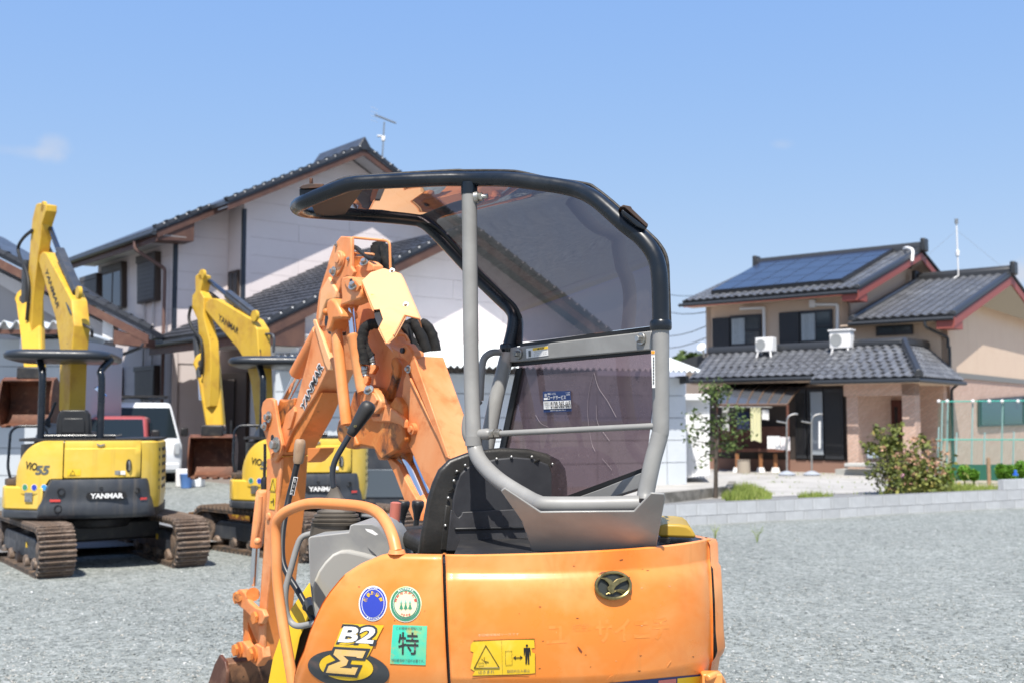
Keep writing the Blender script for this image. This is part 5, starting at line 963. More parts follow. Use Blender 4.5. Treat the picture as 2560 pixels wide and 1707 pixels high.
# left cover follows the curved front edge
cols = []
N = 46
for i in range(N + 1):
    u = (i / N) ** 1.3; x = exs[0] + (xl(ZT) - .009 - exs[0]) * u; top = ztl(x); col = []
    y = YH(x, top)
    col += [(x + .012, y + .06, top - .012), (x + .004, y + .03, top - .001), (x, y + .012, top)]
    for k in range(20):
        zz = top - .004 - (top - .004 - .5) * (k / 19) ** 1.4; xx = x + (.05 * (ZT - zz) * u ** 6)
        # shallow pressed step that follows the edge
        s = (top - zz); st = .010 * (1 - min(1, max(0, (s - .045) / .012)))
        col.append((xx, YH(xx, min(zz, 1.15)) + st + (.006 if k == 0 else 0), zz))
    if i == N: cols += [[(a - .004, b + .004, c) for a, b, c in col], col, [(a, b + .035, c) for a, b, c in col]]
    else: cols.append(col)
m_ = len(cols[0])
cover = MB().add([p for c in cols for p in c], [(i * m_ + j, (i + 1) * m_ + j, (i + 1) * m_ + j + 1, i * m_ + j + 1) for i in range(len(cols) - 1) for j in range(m_ - 1)]).build('side_cover', m_hood, OX, smooth=50)
# right corner cover
def plan_pt(t):   # t 0..1 along right corner then forward along the flank
    if t < .5:
        x = .606 + .036 * (t / .5); return x, yh_plan(x)
    return .642 + .01 * (t - .5), yh_plan(.642) + (t - .5) * 1.6
rows = [(1.226, .03), (1.232, .012), (1.22, .002), (1.16, 0), (1.15, -.012), (1.05, -.02), (.96, -.022), (.905, -.03), (.885, -.018), (.87, .0), (.80, .02), (.6, .06)]
MB().grid(lambda u, v: (lambda q, r: V((q[0] - r[1] * .5, q[1] + .004 + r[1] * .4, r[0] - .12 * max(0, u - .5))))(plan_pt(u), rows[round(v * 11)]), 18, 11).build('corner_cover', m_hood, OX, smooth=50)
MB().tube(rpath([P(1768, 1695, 3.24), P(1790, 1683, 3.27), P(1806, 1700, 3.3), P(1810, 1760, 3.32)], .02), .012, 8).box(P(1778, 1722, 3.28), (.06, .05, .10)).build('tail_lamp_guard', m_hood, OX, bevel=.008)
# dark blocks added under the covers so no light leaks through; deck
MB().bx(-.18, .55, 3.30, 4.35, .45, 1.17).bx(-.56, -.18, 3.45, 4.35, .45, .80).bx(-.6, .62, 3.36, 4.3, .42, .7).build('engine_bay_fill', m_darkmet, OX, bevel=.02)
MB().prism([(-.17, 3.12, 1.196), (.20, 3.10, 1.196), (.42, 3.18, 1.196), (.56, 3.33, 1.196), (.62, 3.5, 1.196), (.62, 4.3, 1.196), (-.17, 4.3, 1.196)], (0, 0, .012)).build('deck_plate', m_darkmet, OX)
MB().bx(-.24, -.12, 3.105, 3.31, .5, 1.19).bx(.57, .615, 3.42, 3.6, .5, 1.17).build('seam_shade_strip', m_darkmet, OX)  # dark strips added behind the seam gaps to pass for their shade
cap = []
for (px, py) in cr('G', (1800, 195), (1800, 130), (1815, 97), (1860, 90), (1960, 92), (2030, 104), (2065, 130), (2092, 175), (2100, 205), (2060, 205)): cap.append(P(px, py, 3.42))
MB().prism(cap, (.03, .30, 0)).build('tank_cap_cover', m_olive, OX, bevel=.012, seg=3)
MB().box(P(1660, 1348, 3.40), (.03, .05, .012)).build('cover_latch', m_black, OX)

# --- canopy base plate and frame
def depth_plate(y): return 3.085 + (y - 1232) * .00095
pl = cr('I', (465, 1100), (490, 1078), (735, 1240), (895, 1238), (1365, 1235), (1480, 1112), (1572, 1118), (1576, 1150), (1516, 1478), (1200, 1496), (676, 1512), (640, 1400), (605, 1300))
MB().prism([P(x, y, depth_plate(y) + .06 * max(0, (1300 - x) / 120)) for x, y in pl], (0, .010, .003)).build('mount_plate', M('plate_grey', (.27, .265, .25), .38, var=((.36, .35, .33), 4, .4, .7), speck=((.18, .08, .04), 14, .72), coat=.1), OX, bevel=.003)
frame = thing('canopy_frame', (0, 3.4, 1.2), None, None); frame.parent = OX; frame.matrix_parent_inverse = WM[OX.name].inverted()
TR = .0252
pole = [P(1173, 478, 3.55), P(1178, 900, 3.53), P(1183, 1075, 3.5), P(1187, 1118, 3.49), P(1197, 1146, 3.46), P(1221, 1176, 3.40), P(1258, 1207, 3.33), P(1317, 1243, 3.25), P(1345, 1257, 3.21), P(1368, 1261, 3.19), P(1480, 1261, 3.18), P(1597, 1259, 3.17)]
MB().tube(smooth_curve(pole, 6), TR, 16).build('rear_post', m_grey, frame, smooth=60)
MB().lathe([(.0275, 0), (.0275, .03)], P(1184, 1113, 3.49), (0, 0, 1), 16).build('weld_collar', m_grey, frame)
MB().lathe([(.027, 0), (.0275, .02), (.027, .04)], P(1173, 487, 3.55), (0, 0, 1), 16).build('weld_collar', m_tube, frame)
rp = [P(1612, 1252, 3.18), P(1616, 1225, 3.19), P(1632, 1150, 3.195), P(1648, 1092, 3.2), P(1652, 1050, 3.2), P(1652, 815, 3.2)]
MB().tube(smooth_curve(rp, 6), TR, 16).build('right_post', m_grey, frame, smooth=60)
MB().lathe([(.030, 0), (.0325, .006), (.0325, .024), (.029, .03)], P(1652, 826, 3.2), (0, 0, 1), 20).build('post_collar', m_tube, frame)
near = [(1652, 818, 3.2), (1651, 760, 3.2), (1648, 687, 3.2), (1635, 637, 3.21), (1603, 595, 3.23), (1558, 559, 3.26), (1494, 503, 3.32), (1456, 481, 3.36), (1420, 470, 3.39), (1367, 461, 3.42), (1271, 449.5, 3.48), (1176, 448.5, 3.55), (1088, 449, 3.57), (918, 457, 3.60), (880, 460.5, 3.61), (856, 467, 3.62), (797, 490, 3.66), (760, 506, 3.70), (745, 514, 3.78), (744, 521, 3.86), (762, 528, 3.95)]
far = [(797, 532, 4.04), (942, 541, 4.14), (1030, 549, 4.16), (1055, 555, 4.16), (1075, 569, 4.15), (1112, 606, 4.12), (1182, 681, 4.06), (1252, 749, 3.99), (1276, 772, 3.96), (1286, 795, 3.94), (1282, 830, 3.93), (1273, 866, 3.92)]
NP = [P(*q) for q in near]; FP = [P(*q) for q in far]
MB().tube(smooth_curve(NP + FP, 5), TR, 14).build('roof_hoop', m_tube, frame, smooth=60)
MB().lathe([(.030, 0), (.0325, .006), (.0325, .024), (.029, .03)], P(1271, 880, 3.91), (0, 0, 1), 20).build('post_collar', m_tube, frame)
MB().tube(smooth_curve([P(1272, 872, 3.91), P(1240, 998, 3.88), P(1217, 1116, 3.86), P(1200, 1190, 3.85)], 4), TR * 1.06, 14).build('front_post', m_grey, frame, smooth=60)
# roof + side pane, one bent tinted sheet between the two legs of the hoop
def lerp_path(q, n):
    pts = [P(*a) for a in q]; L = [0]
    for a, b in zip(pts, pts[1:]): L.append(L[-1] + (b - a).length)
    return pts, L
prs = [((775, 500, 3.69), (790, 531, 3.98)), ((880, 459, 3.61), (842, 535, 4.08)), ((1000, 453, 3.585), (892, 538, 4.11)), ((1176, 447, 3.55), (942, 541, 4.14)), ((1300, 451, 3.47), (1000, 546, 4.15)), ((1400, 466, 3.40), (1045, 553, 4.16)), ((1456, 481, 3.36), (1075, 569, 4.15)), ((1494, 503, 3.32), (1112, 606, 4.12)),
       ((1558, 559, 3.26), (1182, 681, 4.06)), ((1603, 595, 3.23), (1235, 733, 4.01)), ((1635, 637, 3.21), (1268, 765, 3.97)), ((1648, 687, 3.2), (1286, 795, 3.94)), ((1651, 750, 3.2), (1287, 826, 3.93)), ((1652, 812, 3.2), (1285, 858, 3.92))]
na = smooth_curve([P(*a) for a, b in prs], 3); fb = smooth_curve([P(*b) for a, b in prs], 3)
m_pane = pane_mat('smoked_pane', (.185, .155, .165), .02)
MB().grid(lambda u, v: na[round(u * (len(na) - 1))].lerp(fb[round(u * (len(na) - 1))], v), len(na) - 1, 8).build('roof_pane', m_pane, frame, smooth=80, recalc=False)
nn_ = len(na)
MB().grid(lambda u, v: na[round(u * (nn_ - 1))].lerp(fb[round(u * (nn_ - 1))], .93 + .055 * v) - UP * .012, nn_ - 1, 2).build('pane_border', m_rubber, frame, smooth=80, recalc=False)
MB().grid(lambda u, v: na[0].lerp(fb[0], u).lerp(na[4].lerp(fb[4], u), v) - UP * .010, 6, 3).build('front_border', m_rubber, frame, smooth=80, recalc=False)
tr1 = cr('J', (450, 285), (600, 215), (720, 183), (1000, 160), (1300, 140), (1800, 113)) + cr('H', (250, 88), (400, 87), (600, 90), (700, 101), (900, 145), (1200, 189), (1280, 225), (1400, 318), (1480, 388), (1600, 490), (1680, 560), (1780, 660), (1840, 780), (1853, 1000), (1863, 1278))
dd = np.interp([p[0] for p in tr1], [740, 1176, 1500, 1680], [3.66, 3.58, 3.36, 3.24])
MB().tube(smooth_curve([P(x, y, d + .03) for (x, y), d in zip(tr1, dd)], 4), .0062, 8).build('edge_trim', M('trim_rubber', (.02, .018, .016), .6, var=((.045, .04, .035), 60, .45, .6)), frame, smooth=60)
# plane of the right-hand guard
Rp, Lp = P(1652, 900, 3.2), P(1262, 900, 3.91)
tB = (Lp - Rp); tB.z = 0; tB.normalize(); nB = V((-tB.y, tB.x, 0)); nB = nB if nB.x > 0 else -nB; cB = nB.dot(Rp)
def PB(px, py, off=0): return PL(px, py, nB, cB + off)
MB().prism([PB(1271, 869, .0), PB(1628, 827, .0), PB(1630, 874, .0), PB(1272, 906, .0)], nB * .035).build('cross_bar', m_grey, frame, bevel=.004)
MB().prism([PB(1271, 903, .012), PB(1630, 871, .012), PB(1630, 882, .012), PB(1272, 916, .012)], nB * .02).prism([PB(1290, 920, .012), PB(1304, 919, .012), PB(1262, 1120, .012), PB(1248, 1120, .012)], nB * .02) \
    .prism([PB(1614, 1166, .012), PB(1614, 1176, .012), PB(1420, 1250, .012), PB(1418, 1238, .012)], nB * .02).prism([PB(1300, 858, .01), PB(1636, 815, .01), PB(1636, 824, .01), PB(1300, 868, .01)], nB * .03).build('pane_gasket', m_rubber, frame)
MB().poly([PB(1298, 914, .02), PB(1629, 878, .02), PB(1634, 1000, .02), PB(1614, 1172, .02), PB(1418, 1247, .02), PB(1330, 1268, .02), PB(1235, 1240, .02), PB(1256, 1116, .02)]).build('side_pane', pane_mat('side_pane', (.165, .12, .135), .005, haze=.20, film=(.29, .215, .235)), frame, smooth=0)
MB().prism([PB(1613, 1176, .0), PB(1498, 1222, .0), PB(1420, 1250, .0), PB(1400, 1262, .0), PB(1480, 1258, .0), PB(1606, 1218, .0)], nB * .03).build('lower_rail', m_grey, frame, bevel=.003)
for (px, py) in ((1298, 884), (1604, 847)): MB().bolt(PB(px, py, -.002), -nB, .019, .018).build('bolt', m_steel, frame)
# guard rod
a, b = P(1226, 1084, 3.47), P(1636, 1064, 3.2)
MB().tube([a, b], .0095, 12).build('brace_rod', m_grey, frame, smooth=60)
ax = (b - a).normalized()
MB().lathe([(.016, 0), (.016, .016)], a + ax * .0, ax, 6).lathe([(.016, .02), (.016, .038)], a, ax, 6).build('lock_nut', m_steel, frame)
MB().lathe([(.017, -.02), (.019, .01), (.014, .02)], a - ax * .02, ax, 12).build('rod_socket', m_grey, frame)
c = P(1186, 495, 3.54); ax2 = V((.96, -.2, .08))
MB().lathe([(.02, 0), (.02, .014)], c, ax2, 12).lathe([(.014, .014), (.014, .028)], c, ax2, 6).lathe([(.008, .028), (.008, .036), (.0085, .046)], c, ax2, 8).build('stop_bolt', m_steel, frame)
for (px, py, d, w, h, yaw) in ((720, 0, 0, 0, 0, 0),):
    pass
# clamp blocks on the hoop
b1 = cr('J', (198, 300), (395, 285), (390, 340), (340, 372), (200, 372))
MB().prism([P(x, y, 3.72) for x, y in b1], (0, .07, 0)).build('roof_bracket', m_tube, frame, bevel=.003)
t1 = cr('J', (195, 290), (230, 262), (300, 245), (450, 248), (450, 275), (395, 292), (240, 302))
MB().prism([P(x, y, 3.71) for x, y in t1], (0, .09, .006)).lathe([(.007, 0), (.007, .02)], P(778, 460, 3.75), UP, 6).build('bracket_cap', M('cap_rust', (.05, .028, .02), .6, var=((.13, .05, .02), 18, .5, .65)), frame, bevel=.002)
b2 = cr('H', (1490, 385), (1640, 500), (1675, 530), (1665, 550), (1600, 520), (1500, 430))
MB().prism([P(x, y, 3.20) for x, y in b2], (0, .07, 0)).build('roof_bracket', m_tube, frame, bevel=.003)
t2 = cr('H', (1470, 372), (1500, 352), (1560, 365), (1570, 385), (1695, 505), (1690, 530), (1670, 520), (1560, 420), (1510, 375))
MB().prism([P(x, y, 3.21) for x, y in t2], (0, .08, 0)).build('bracket_cap', M('cap_rust', (.05, .028, .02), .6, var=((.13, .05, .02), 18, .5, .65)), frame, bevel=.002)
# creases and scuffs in the lower pane
m_scuff = M('scuff', (.19, .155, .17), .6)
for pts in ([(1090, 300), (1062, 420), (1050, 560), (1075, 760), (1102, 830)], [(1095, 300), (1125, 400), (1185, 490), (1245, 600)], [(700, 585), (735, 640), (790, 668)], [(1110, 520), (1120, 640), (1200, 760)], [(1150, 880), (1210, 950), (1205, 962)]):
    MB().tube(smooth_curve([PB(*q, .017) for q in cr('I', *pts)], 5), .0007, 4).build('pane_crease', m_scuff, frame)
# small grab handle on the front post
MB().tube(smooth_curve([P(1250, 880, 3.88), P(1228, 882, 3.86), P(1210, 897, 3.85), P(1204, 930, 3.84), P(1200, 1000, 3.83)], 5), .013, 10).tube(smooth_curve([P(1200, 1000, 3.83), P(1172, 1030, 3.82), P(1163, 1065, 3.82), P(1168, 1096, 3.82), P(1190, 1120, 3.82)], 5), .013, 10).build('grab_handle', m_grey, frame, smooth=60)
# caution plate, road-service sticker
def PBq(a, b, c, d, off): 
    f = bil(V((*a, 0)), V((*b, 0)), V((*c, 0)), V((*d, 0))); return lambda u, v: (lambda q: PB(q.x, q.y, off))(f(u, v))
def patch(fn, mat, name, parent, u0=0, u1=1, v0=0, v1=1):
    return MB().poly([fn(u0, v0), fn(u1, v0), fn(u1, v1), fn(u0, v1)]).build(name, mat, parent, smooth=0, recalc=False)
f = PBq((1316, 895), (1371, 888), (1315, 871), (1370, 864), -.0015)
pt = patch(f, m_wht, 'caution_sticker', frame)
f2 = PBq((1316, 895), (1371, 888), (1315, 871), (1370, 864), -.003)
patch(f2, m_yel, 'yellow_band', pt, .30, .99, .70, .97); patch(f2, m_tgrey, 'picture', pt, .10, .2, .1, .75)
f3 = PBq((1316, 895), (1371, 888), (1315, 871), (1370, 864), -.004)
sub = lambda fn, u0, u1, v0, v1: (lambda u, v: fn(u0 + (u1 - u0) * u, v0 + (v1 - v0) * v))
text('▲注意', sub(f3, .5, .82, .74, .93), m_ink, pt)
for k in range(3): text('つかまらないでください'[k:], sub(f3, .34, .94, .5 - k * .19, .6 - k * .19), m_tgrey, pt)
q = ((1359, 1030), (1429, 1027), (1357, 978), (1426, 976))
f = PBq(*q, -.001 + .02 - .003); st = patch(f, m_navy, 'service_sticker', frame)
f2 = PBq(*q, .02 - .006); patch(f2, m_wht, 'white_band', st, .01, .99, .15, .53); patch(f2, m_wht, 'logo_box', st, .03, .16, .60, .70)
f3 = PBq(*q, .02 - .008)
text('ロードサービス', sub(f3, .17, .82, .60, .80), m_wht, st, bold=.006); text('建設レンタル', sub(f3, .17, .47, .83, .94), m_wht, st)
text('0120-365-665', sub(f3, .26, .975, .18, .51), m_ink, st, bold=.015); text('専用窓口', sub(f3, .04, .23, .38, .50), m_ink, st)
text('24時間対応', sub(f3, .04, .23, .28, .35), m_tgrey, st); text('受付', sub(f3, .09, .19, .18, .25), m_tgrey, st)
text('2023年1月1日加入分からスタート', sub(f3, .24, .80, .04, .11), m_wht, st); text('リース加盟', sub(f3, .82, .97, .88, .94), m_wht, st); text('店専用', sub(f3, .84, .97, .78, .85), m_wht, st); text('建', sub(f3, .05, .14, .74, .90), m_wht, st)
# side strip label on right post
sp = cr('I', (1481, 150), (1506, 150), (1508, 402), (1488, 402))
o = MB().poly([P(x, y, 3.168) for x, y in sp]).build('post_sticker', m_wht, frame, smooth=0)
sp = cr('I', (1482, 152), (1505, 152), (1505, 174), (1483, 174)); MB().poly([P(x, y, 3.166) for x, y in sp]).build('orange_band', M('ink_orange', (.75, .30, .02), .5), o, smooth=0)
for k in range(9):
    y = 195 + k * 21; sp = cr('I', (1492, y), (1502, y), (1502, y + 13), (1492, y + 13)); MB().poly([P(x, yy, 3.166) for x, yy in sp]).build('mark', m_tgrey, o, smooth=0)

# --- seat
SF, SW = hd(18); scn = P(1240, 1250, 3.66); cS = SF.dot(scn)
def PS(px, py, off=0): return PL(px, py, SF, cS + off)
seat = thing('seat', (scn.x, scn.y, 1.2), None, None); seat.parent = OX; seat.matrix_parent_inverse = WM[OX.name].inverted()
so_ = [(1043, 1385), (1054, 1320), (1067, 1248), (1079, 1208), (1095, 1173), (1122, 1147), (1165, 1131), (1206, 1122), (1254, 1118), (1320, 1121), (1368, 1133), (1398, 1149), (1413, 1171), (1418, 1208), (1419, 1290), (1400, 1385)]
si = cr('I', (120, 1500), (130, 1300), (140, 1150), (160, 1060), (185, 990), (235, 940), (330, 905), (440, 880), (560, 868), (690, 880), (790, 920), (822, 1000), (850, 1110), (862, 1250), (862, 1500))
# padded cover: outline swept round with a soft edge
def ring(scale, off):
    cx = sum(p[0] for p in so_) / len(so_); cy = 1290
    return [PS(cx + (x - cx) * scale, cy + (y - cy) * scale, off) for x, y in so_]
MB().loft([ring(.93, -.012), ring(.97, -.010), ring(.995, .0), ring(1, .02), ring(1, .07), ring(.97, .10), ring(.9, .115)]).build('seat_cover', m_leather, seat, smooth=70)
MB().prism([PS(x, y, -.018) for x, y in si], SF * .02).build('seat_back_shell', m_seatpan, seat, bevel=.006, seg=3)
po = cr('I', (100, 1505), (128, 1222), (150, 1234), (168, 1270), (182, 1278), (198, 1262), (206, 1240), (560, 1222), (640, 1300), (840, 1330), (850, 1500))
MB().prism([PS(x, y, -.034) for x, y in po], SF * .012).build('seat_pouch', m_pouch, seat, bevel=.003)
MB().prism([PS(x, y, -.030) for x, y in cr('I', (150, 1345), (640, 1335), (640, 1352), (150, 1362))], SF * -.012).build('pouch_seam', m_black, seat, bevel=.003)
for (x, y) in ((437, 882), (537, 868), (675, 868), (815, 917), (850, 993), (858, 1088), (225, 925), (168, 966), (148, 1030), (110, 1145), (90, 1332)):
    px, py = cr('I', (x, y))[0]; MB().sphere(PS(px, py, -.022), .0058, 10).build('snap_button', m_steel, seat)
w1 = cr('I', (92, 1190), (75, 1320), (60, 1500), (110, 1505), (125, 1330), (128, 1200))
MB().prism([PS(x, y, -.020) for x, y in w1], SF * .01).build('cover_strap', m_leather, seat, bevel=.006)
for (x0, y0, x1, y1) in ((150, 990, 190, 960), (820, 935, 850, 900), (110, 1100, 150, 1085), (690, 905, 730, 880), (835, 960, 870, 950)):
    p = cr('I', (x0, y0), (x1, y1)); MB().tube([PS(*p[0], -.018), PS((p[0][0] + p[1][0]) / 2, (p[0][1] + p[1][1]) / 2 - 1, -.024), PS(*p[1], -.016)], [.002, .006, .002], 8).build('cover_fold', m_leather, seat)
MB().prism([PS(1060, 1345, .08), PS(1390, 1345, .08), PS(1390, 1400, .08), PS(1060, 1400, .08)], SF * .36).build('seat_cushion', m_leather, seat, bevel=.03, seg=3)

# --- left console with control lever
con = thing('left_console', P(860, 1500, 3.8), None, None); con.parent = OX; con.matrix_parent_inverse = WM[OX.name].inverted()
CF, CW = hd(20)
pod = cr('E', (835, 447), (852, 432), (1148, 400), (1160, 345), (1190, 336), (1330, 336), (1385, 360), (1440, 440), (1500, 600), (1500, 1100), (900, 1110), (870, 980), (848, 800))
MB().prism([P(x, y, 3.72 + (x - 860) * .0006) for x, y in pod], (.04, .30, 0)).build('console_body', m_greyl, con, bevel=.012, seg=3)
arc = cr('E', (862, 840), (880, 770), (910, 700), (960, 630), (1020, 570), (1080, 543), (1140, 541), (1250, 565), (1370, 600), (1500, 680), (1500, 1110), (900, 1115), (872, 960))
MB().prism([P(x, y, 3.695 + (x - 860) * .0006) for x, y in arc], (.01, .06, 0)).build('console_cover', m_greyy, con, bevel=.010, seg=3)
MB().poly([P(x, y, 3.716) for x, y in cr('E', (1275, 372), (1330, 380), (1378, 415), (1355, 424), (1290, 392))]).build('label', m_wht, con, smooth=0)
bc = P(838, 1310, 3.82)
bw = lambda cx: (cx / 3.092 / 2700 * 3.8)
rings = []
for (xc, y, wpx) in ((1000, 430, 300), (1010, 345, 300), (1050, 338, 370), (1050, 322, 390), (1050, 316, 340), (1052, 308, 372), (1052, 292, 372), (1055, 285, 320), (1055, 276, 345), (1055, 262, 340), (1055, 254, 290), (1055, 244, 300), (1055, 232, 290), (1050, 222, 220), (1045, 140, 150), (1040, 135, 140), (1040, 70, 72), (1038, 52, 60)):
    px, py = cr('E', (xc, y))[0]; ctr = P(px, py, 3.86); hw = bw(wpx) / 2
    rings.append([ctr + V((hw * math.copysign(abs(math.cos(a)) ** .6, math.cos(a)), hw * .55 * math.copysign(abs(math.sin(a)) ** .6, math.sin(a)), 0)) for a in [2 * math.pi * k / 24 for k in range(24)]])
MB().loft(rings).build('lever_boot', m_boot, con, smooth=50)
lv = cr('B', (722, 1185), (714, 1080), (722, 990), (750, 910), (800, 820), (870, 705))
MB().tube(smooth_curve([P(x, y, 3.86) for x, y in lv], 5), .0105, 12).build('lever_shaft', M('lever_paint', (.03, .035, .045), .4, rvar=.1), con, smooth=60)
g0, g1 = P(*cr('B', (885, 690))[0], 3.86), P(*cr('B', (1052, 425))[0], 3.86); gd = g1 - g0; gl = gd.length
MB().lathe([(.012, -.004), (.0165, 0), (.0185, gl * .12), (.0225, gl * .4), (.0270, gl * .75), (.0285, gl * .9), (.0265, gl * 1.02), (.019, gl * 1.10), (.008, gl * 1.135), (.001, gl * 1.14)], g0, gd, 20).build('lever_grip', M('grip_dark', (.028, .028, .028), .5), con, smooth=70)
MB().bolt(P(*cr('B', (927, 612))[0], 3.84), (-.2, -1, .2), .006, .005).build('grip_screw', m_brass, con)
# rails and levers round the cab
rl = [(991, 1379, 3.115), (982, 1342, 3.14), (966, 1307, 3.19), (943, 1280, 3.24), (904, 1265, 3.30), (823, 1258, 3.40), (772, 1258, 3.46), (733, 1269, 3.50), (702, 1288, 3.53), (690, 1316, 3.55), (691, 1381, 3.55), (694, 1459, 3.55), (707, 1556, 3.53), (726, 1669, 3.48), (735, 1730, 3.46)]
MB().tube(smooth_curve([P(*q) for q in rl], 5), .0172, 14).lathe([(.026, -.004), (.022, .006)], P(992, 1379, 3.11), UP, 12).build('guard_rail', m_rail, OX, smooth=60)
gr = [(781, 1332, 4.0), (755, 1342, 4.0), (742, 1368, 4.0), (726, 1426, 4.0), (714, 1475, 4.0), (715, 1523, 4.0), (726, 1552, 4.0), (746, 1564, 3.98), (790, 1556, 3.92)]
MB().tube(smooth_curve([P(*q) for q in gr], 5), .0112, 12).build('hand_rail', m_grey, OX, smooth=60)
bl = [(745, 1150, 4.25), (733, 1200, 4.25), (722, 1245, 4.25), (707, 1325, 4.2), (706, 1395, 4.15), (720, 1436, 4.12), (746, 1478, 4.08), (790, 1560, 4.0)]
dl = thing('travel_lever', P(790, 1560, 4.0), None, None); dl.parent = OX; dl.matrix_parent_inverse = WM[OX.name].inverted()
MB().tube(smooth_curve([P(*q) for q in bl], 5), .0120, 12).build('lever_shaft', m_black, dl, smooth=60)
MB().lathe([(.017, 0), (.021, .012), (.0225, .05), (.0225, .075), (.019, .092), (.012, .096)], P(745, 1158, 4.25), P(751, 1100, 4.25) - P(745, 1158, 4.25), 16).build('lever_grip', m_wood, dl, smooth=60)
sx = cr('B', (352, 1085), (392, 1090), (355, 1262), (315, 1250)); o = MB().poly([P(x, y, 4.233) for x, y in sx]).build('lever_label', m_wht, dl, smooth=0)
sx = cr('B', (356, 1092), (386, 1096), (350, 1256), (320, 1245)); MB().poly([P(x, y, 4.231) for x, y in sx]).build('label_ground', m_ink, o, smooth=0)
fq = lambda a, b, c, d, dep: (lambda g: (lambda u, v: (lambda q: P(q.x, q.y, dep))(g(u, v))))(bil(V((*a, 0)), V((*b, 0)), V((*c, 0)), V((*d, 0))))
cc = cr('B', (380, 1105), (340, 1250), (358, 1100), (322, 1240)); text('ロック', fq(cc[1], cc[0], cc[3], cc[2], 4.229), m_wht, o)
for (cx, cy, top, d, mm, cap_) in ((1292, 1520, 1330, 4.05, m_pink, None), (1365, 1480, 1320, 4.15, m_black, m_knobtop), (1500, 1480, 1320, 4.2, m_black, m_knobtop)):
    k = thing('control_lever', P(*cr('B', (cx, 1700))[0], d), None, None); k.parent = OX; k.matrix_parent_inverse = WM[OX.name].inverted()
    a = P(*cr('B', (cx, cy))[0], d); b = P(*cr('B', (cx + 14, top))[0], d); h = (b - a).length
    if cap_ is None: MB().lathe([(.020, 0), (.021, h * .5), (.0205, h), (.012, h + .004)], a, b - a, 16).build('lever_grip', mm, k, smooth=50)
    else:
        MB().lathe([(.012, 0), (.015, h * .3), (.024, h * .75), (.024, h), (.02, h * 1.06)], a, b - a, 16).build('lever_knob', mm, k, smooth=50)
        MB().lathe([(.019, h * 1.06), (.018, h * 1.10)], a, b - a, 16).build('knob_cap', cap_, k)
    MB().tube([a, P(*cr('B', (cx - 30, 1800))[0], d)], .011, 10).build('lever_shaft', m_black, k, smooth=60)
MB().tube([P(990, 1328, 4.1), P(1075, 1322, 4.2)], .018, 10).build('cross_pipe', m_darkmet, OX)
# cab floor with yellow kick plate
yk = cr('E', (845, 785), (852, 880), (760, 1010), (700, 1130), (668, 1200), (640, 1330), (590, 1568), (560, 1700), (500, 1700), (530, 1530), (560, 1370), (600, 1250), (650, 1090), (700, 990))
MB().prism([P(x, y, 4.2) for x, y in yk], (.06, -.03, 0)).build('kick_plate', M('kick_yellow', (.74, .46, .02), .4, var=((.6, .33, .02), 6, .5, .7), speck=((.3, .15, .02), 20, .7)), OX, bevel=.004)
MB().prism([P(x, y, 4.25) for x, y in cr('E', (860, 860), (700, 1150), (640, 1400), (600, 1700), (1100, 1700), (1100, 900))], (.2, .25, 0)).build('cab_floor', M('floor_brown', (.05, .025, .012), .7, var=((.10, .05, .02), 6, .45, .7)), OX)
MB().tube(smooth_curve([P(*cr('E', (830, 990))[0], 4.0), P(*cr('E', (850, 940))[0], 3.98), P(*cr('E', (870, 1000))[0], 3.9)], 5), .02, 10).build('floor_boot', m_black, OX)
# --- working front (boom, offset link, arm, bucket) standing in its own vertical plane
BF, BW = hd(38); C0 = 2.74
def PW(px, py, off=0): return PL(px, py, BW, C0 + off)
def prof(k, pts, off, w, mat, name, parent, bevel=.004):
    return MB().prism([PW(x, y, off) for x, y in (cr(k, *pts) if k else pts)], BW * w).build(name, mat, parent, bevel=bevel)
def wcyl(p0, p1, r, off, mat, name, parent, n=16, prof_=None):
    a, b = PW(*p0, off), PW(*p1, off); return MB().tube([a, b], r, n).build(name, mat, parent, smooth=50)
def sub_root(name, px, py):
    o = thing(name, PW(px, py), None, None); o.parent = OX; o.matrix_parent_inverse = WM[OX.name].inverted(); return o
def wbolt(k, x, y, off, r, parent, ax=None):
    px, py = cr(k, (x, y))[0] if k else (x, y); return MB().bolt(PW(px, py, off), ax or -BW, r, r * .8).build('bolt', m_steel, parent)
boom = sub_root('boom', 1120, 1250)
prof('B', [(1470, -45), (1440, 20), (1408, 95), (1375, 190), (1360, 330), (1340, 420), (1362, 560), (1400, 740), (1480, 920), (1560, 1110), (1660, 1290), (1900, 1400), (1960, 1300), (1800, 915)], .0, .17, m_boom, 'boom_body', boom, .006)
prof('B', [(1470, -45), (1425, 40), (1440, 100), (1770, 905), (1800, 915)], -.012, .012, m_boom, 'boom_flange', boom, .003)
MB().tube([PW(*q, -.006) for q in cr('B', (1418, 118), (1440, 170), (1640, 580), (1800, 900))], .006, 8).build('edge_pipe', m_boom, boom)
wbolt('B', 1425, 82, -.016, .02, boom); 
MB().lathe([(.028, 0), (.026, .02)], PW(*cr('B', (1480, 640))[0], 0), -BW, 16).lathe([(.016, .02), (.015, .03)], PW(*cr('B', (1480, 640))[0], 0), -BW, 12).build('pin_boss', m_boom, boom)
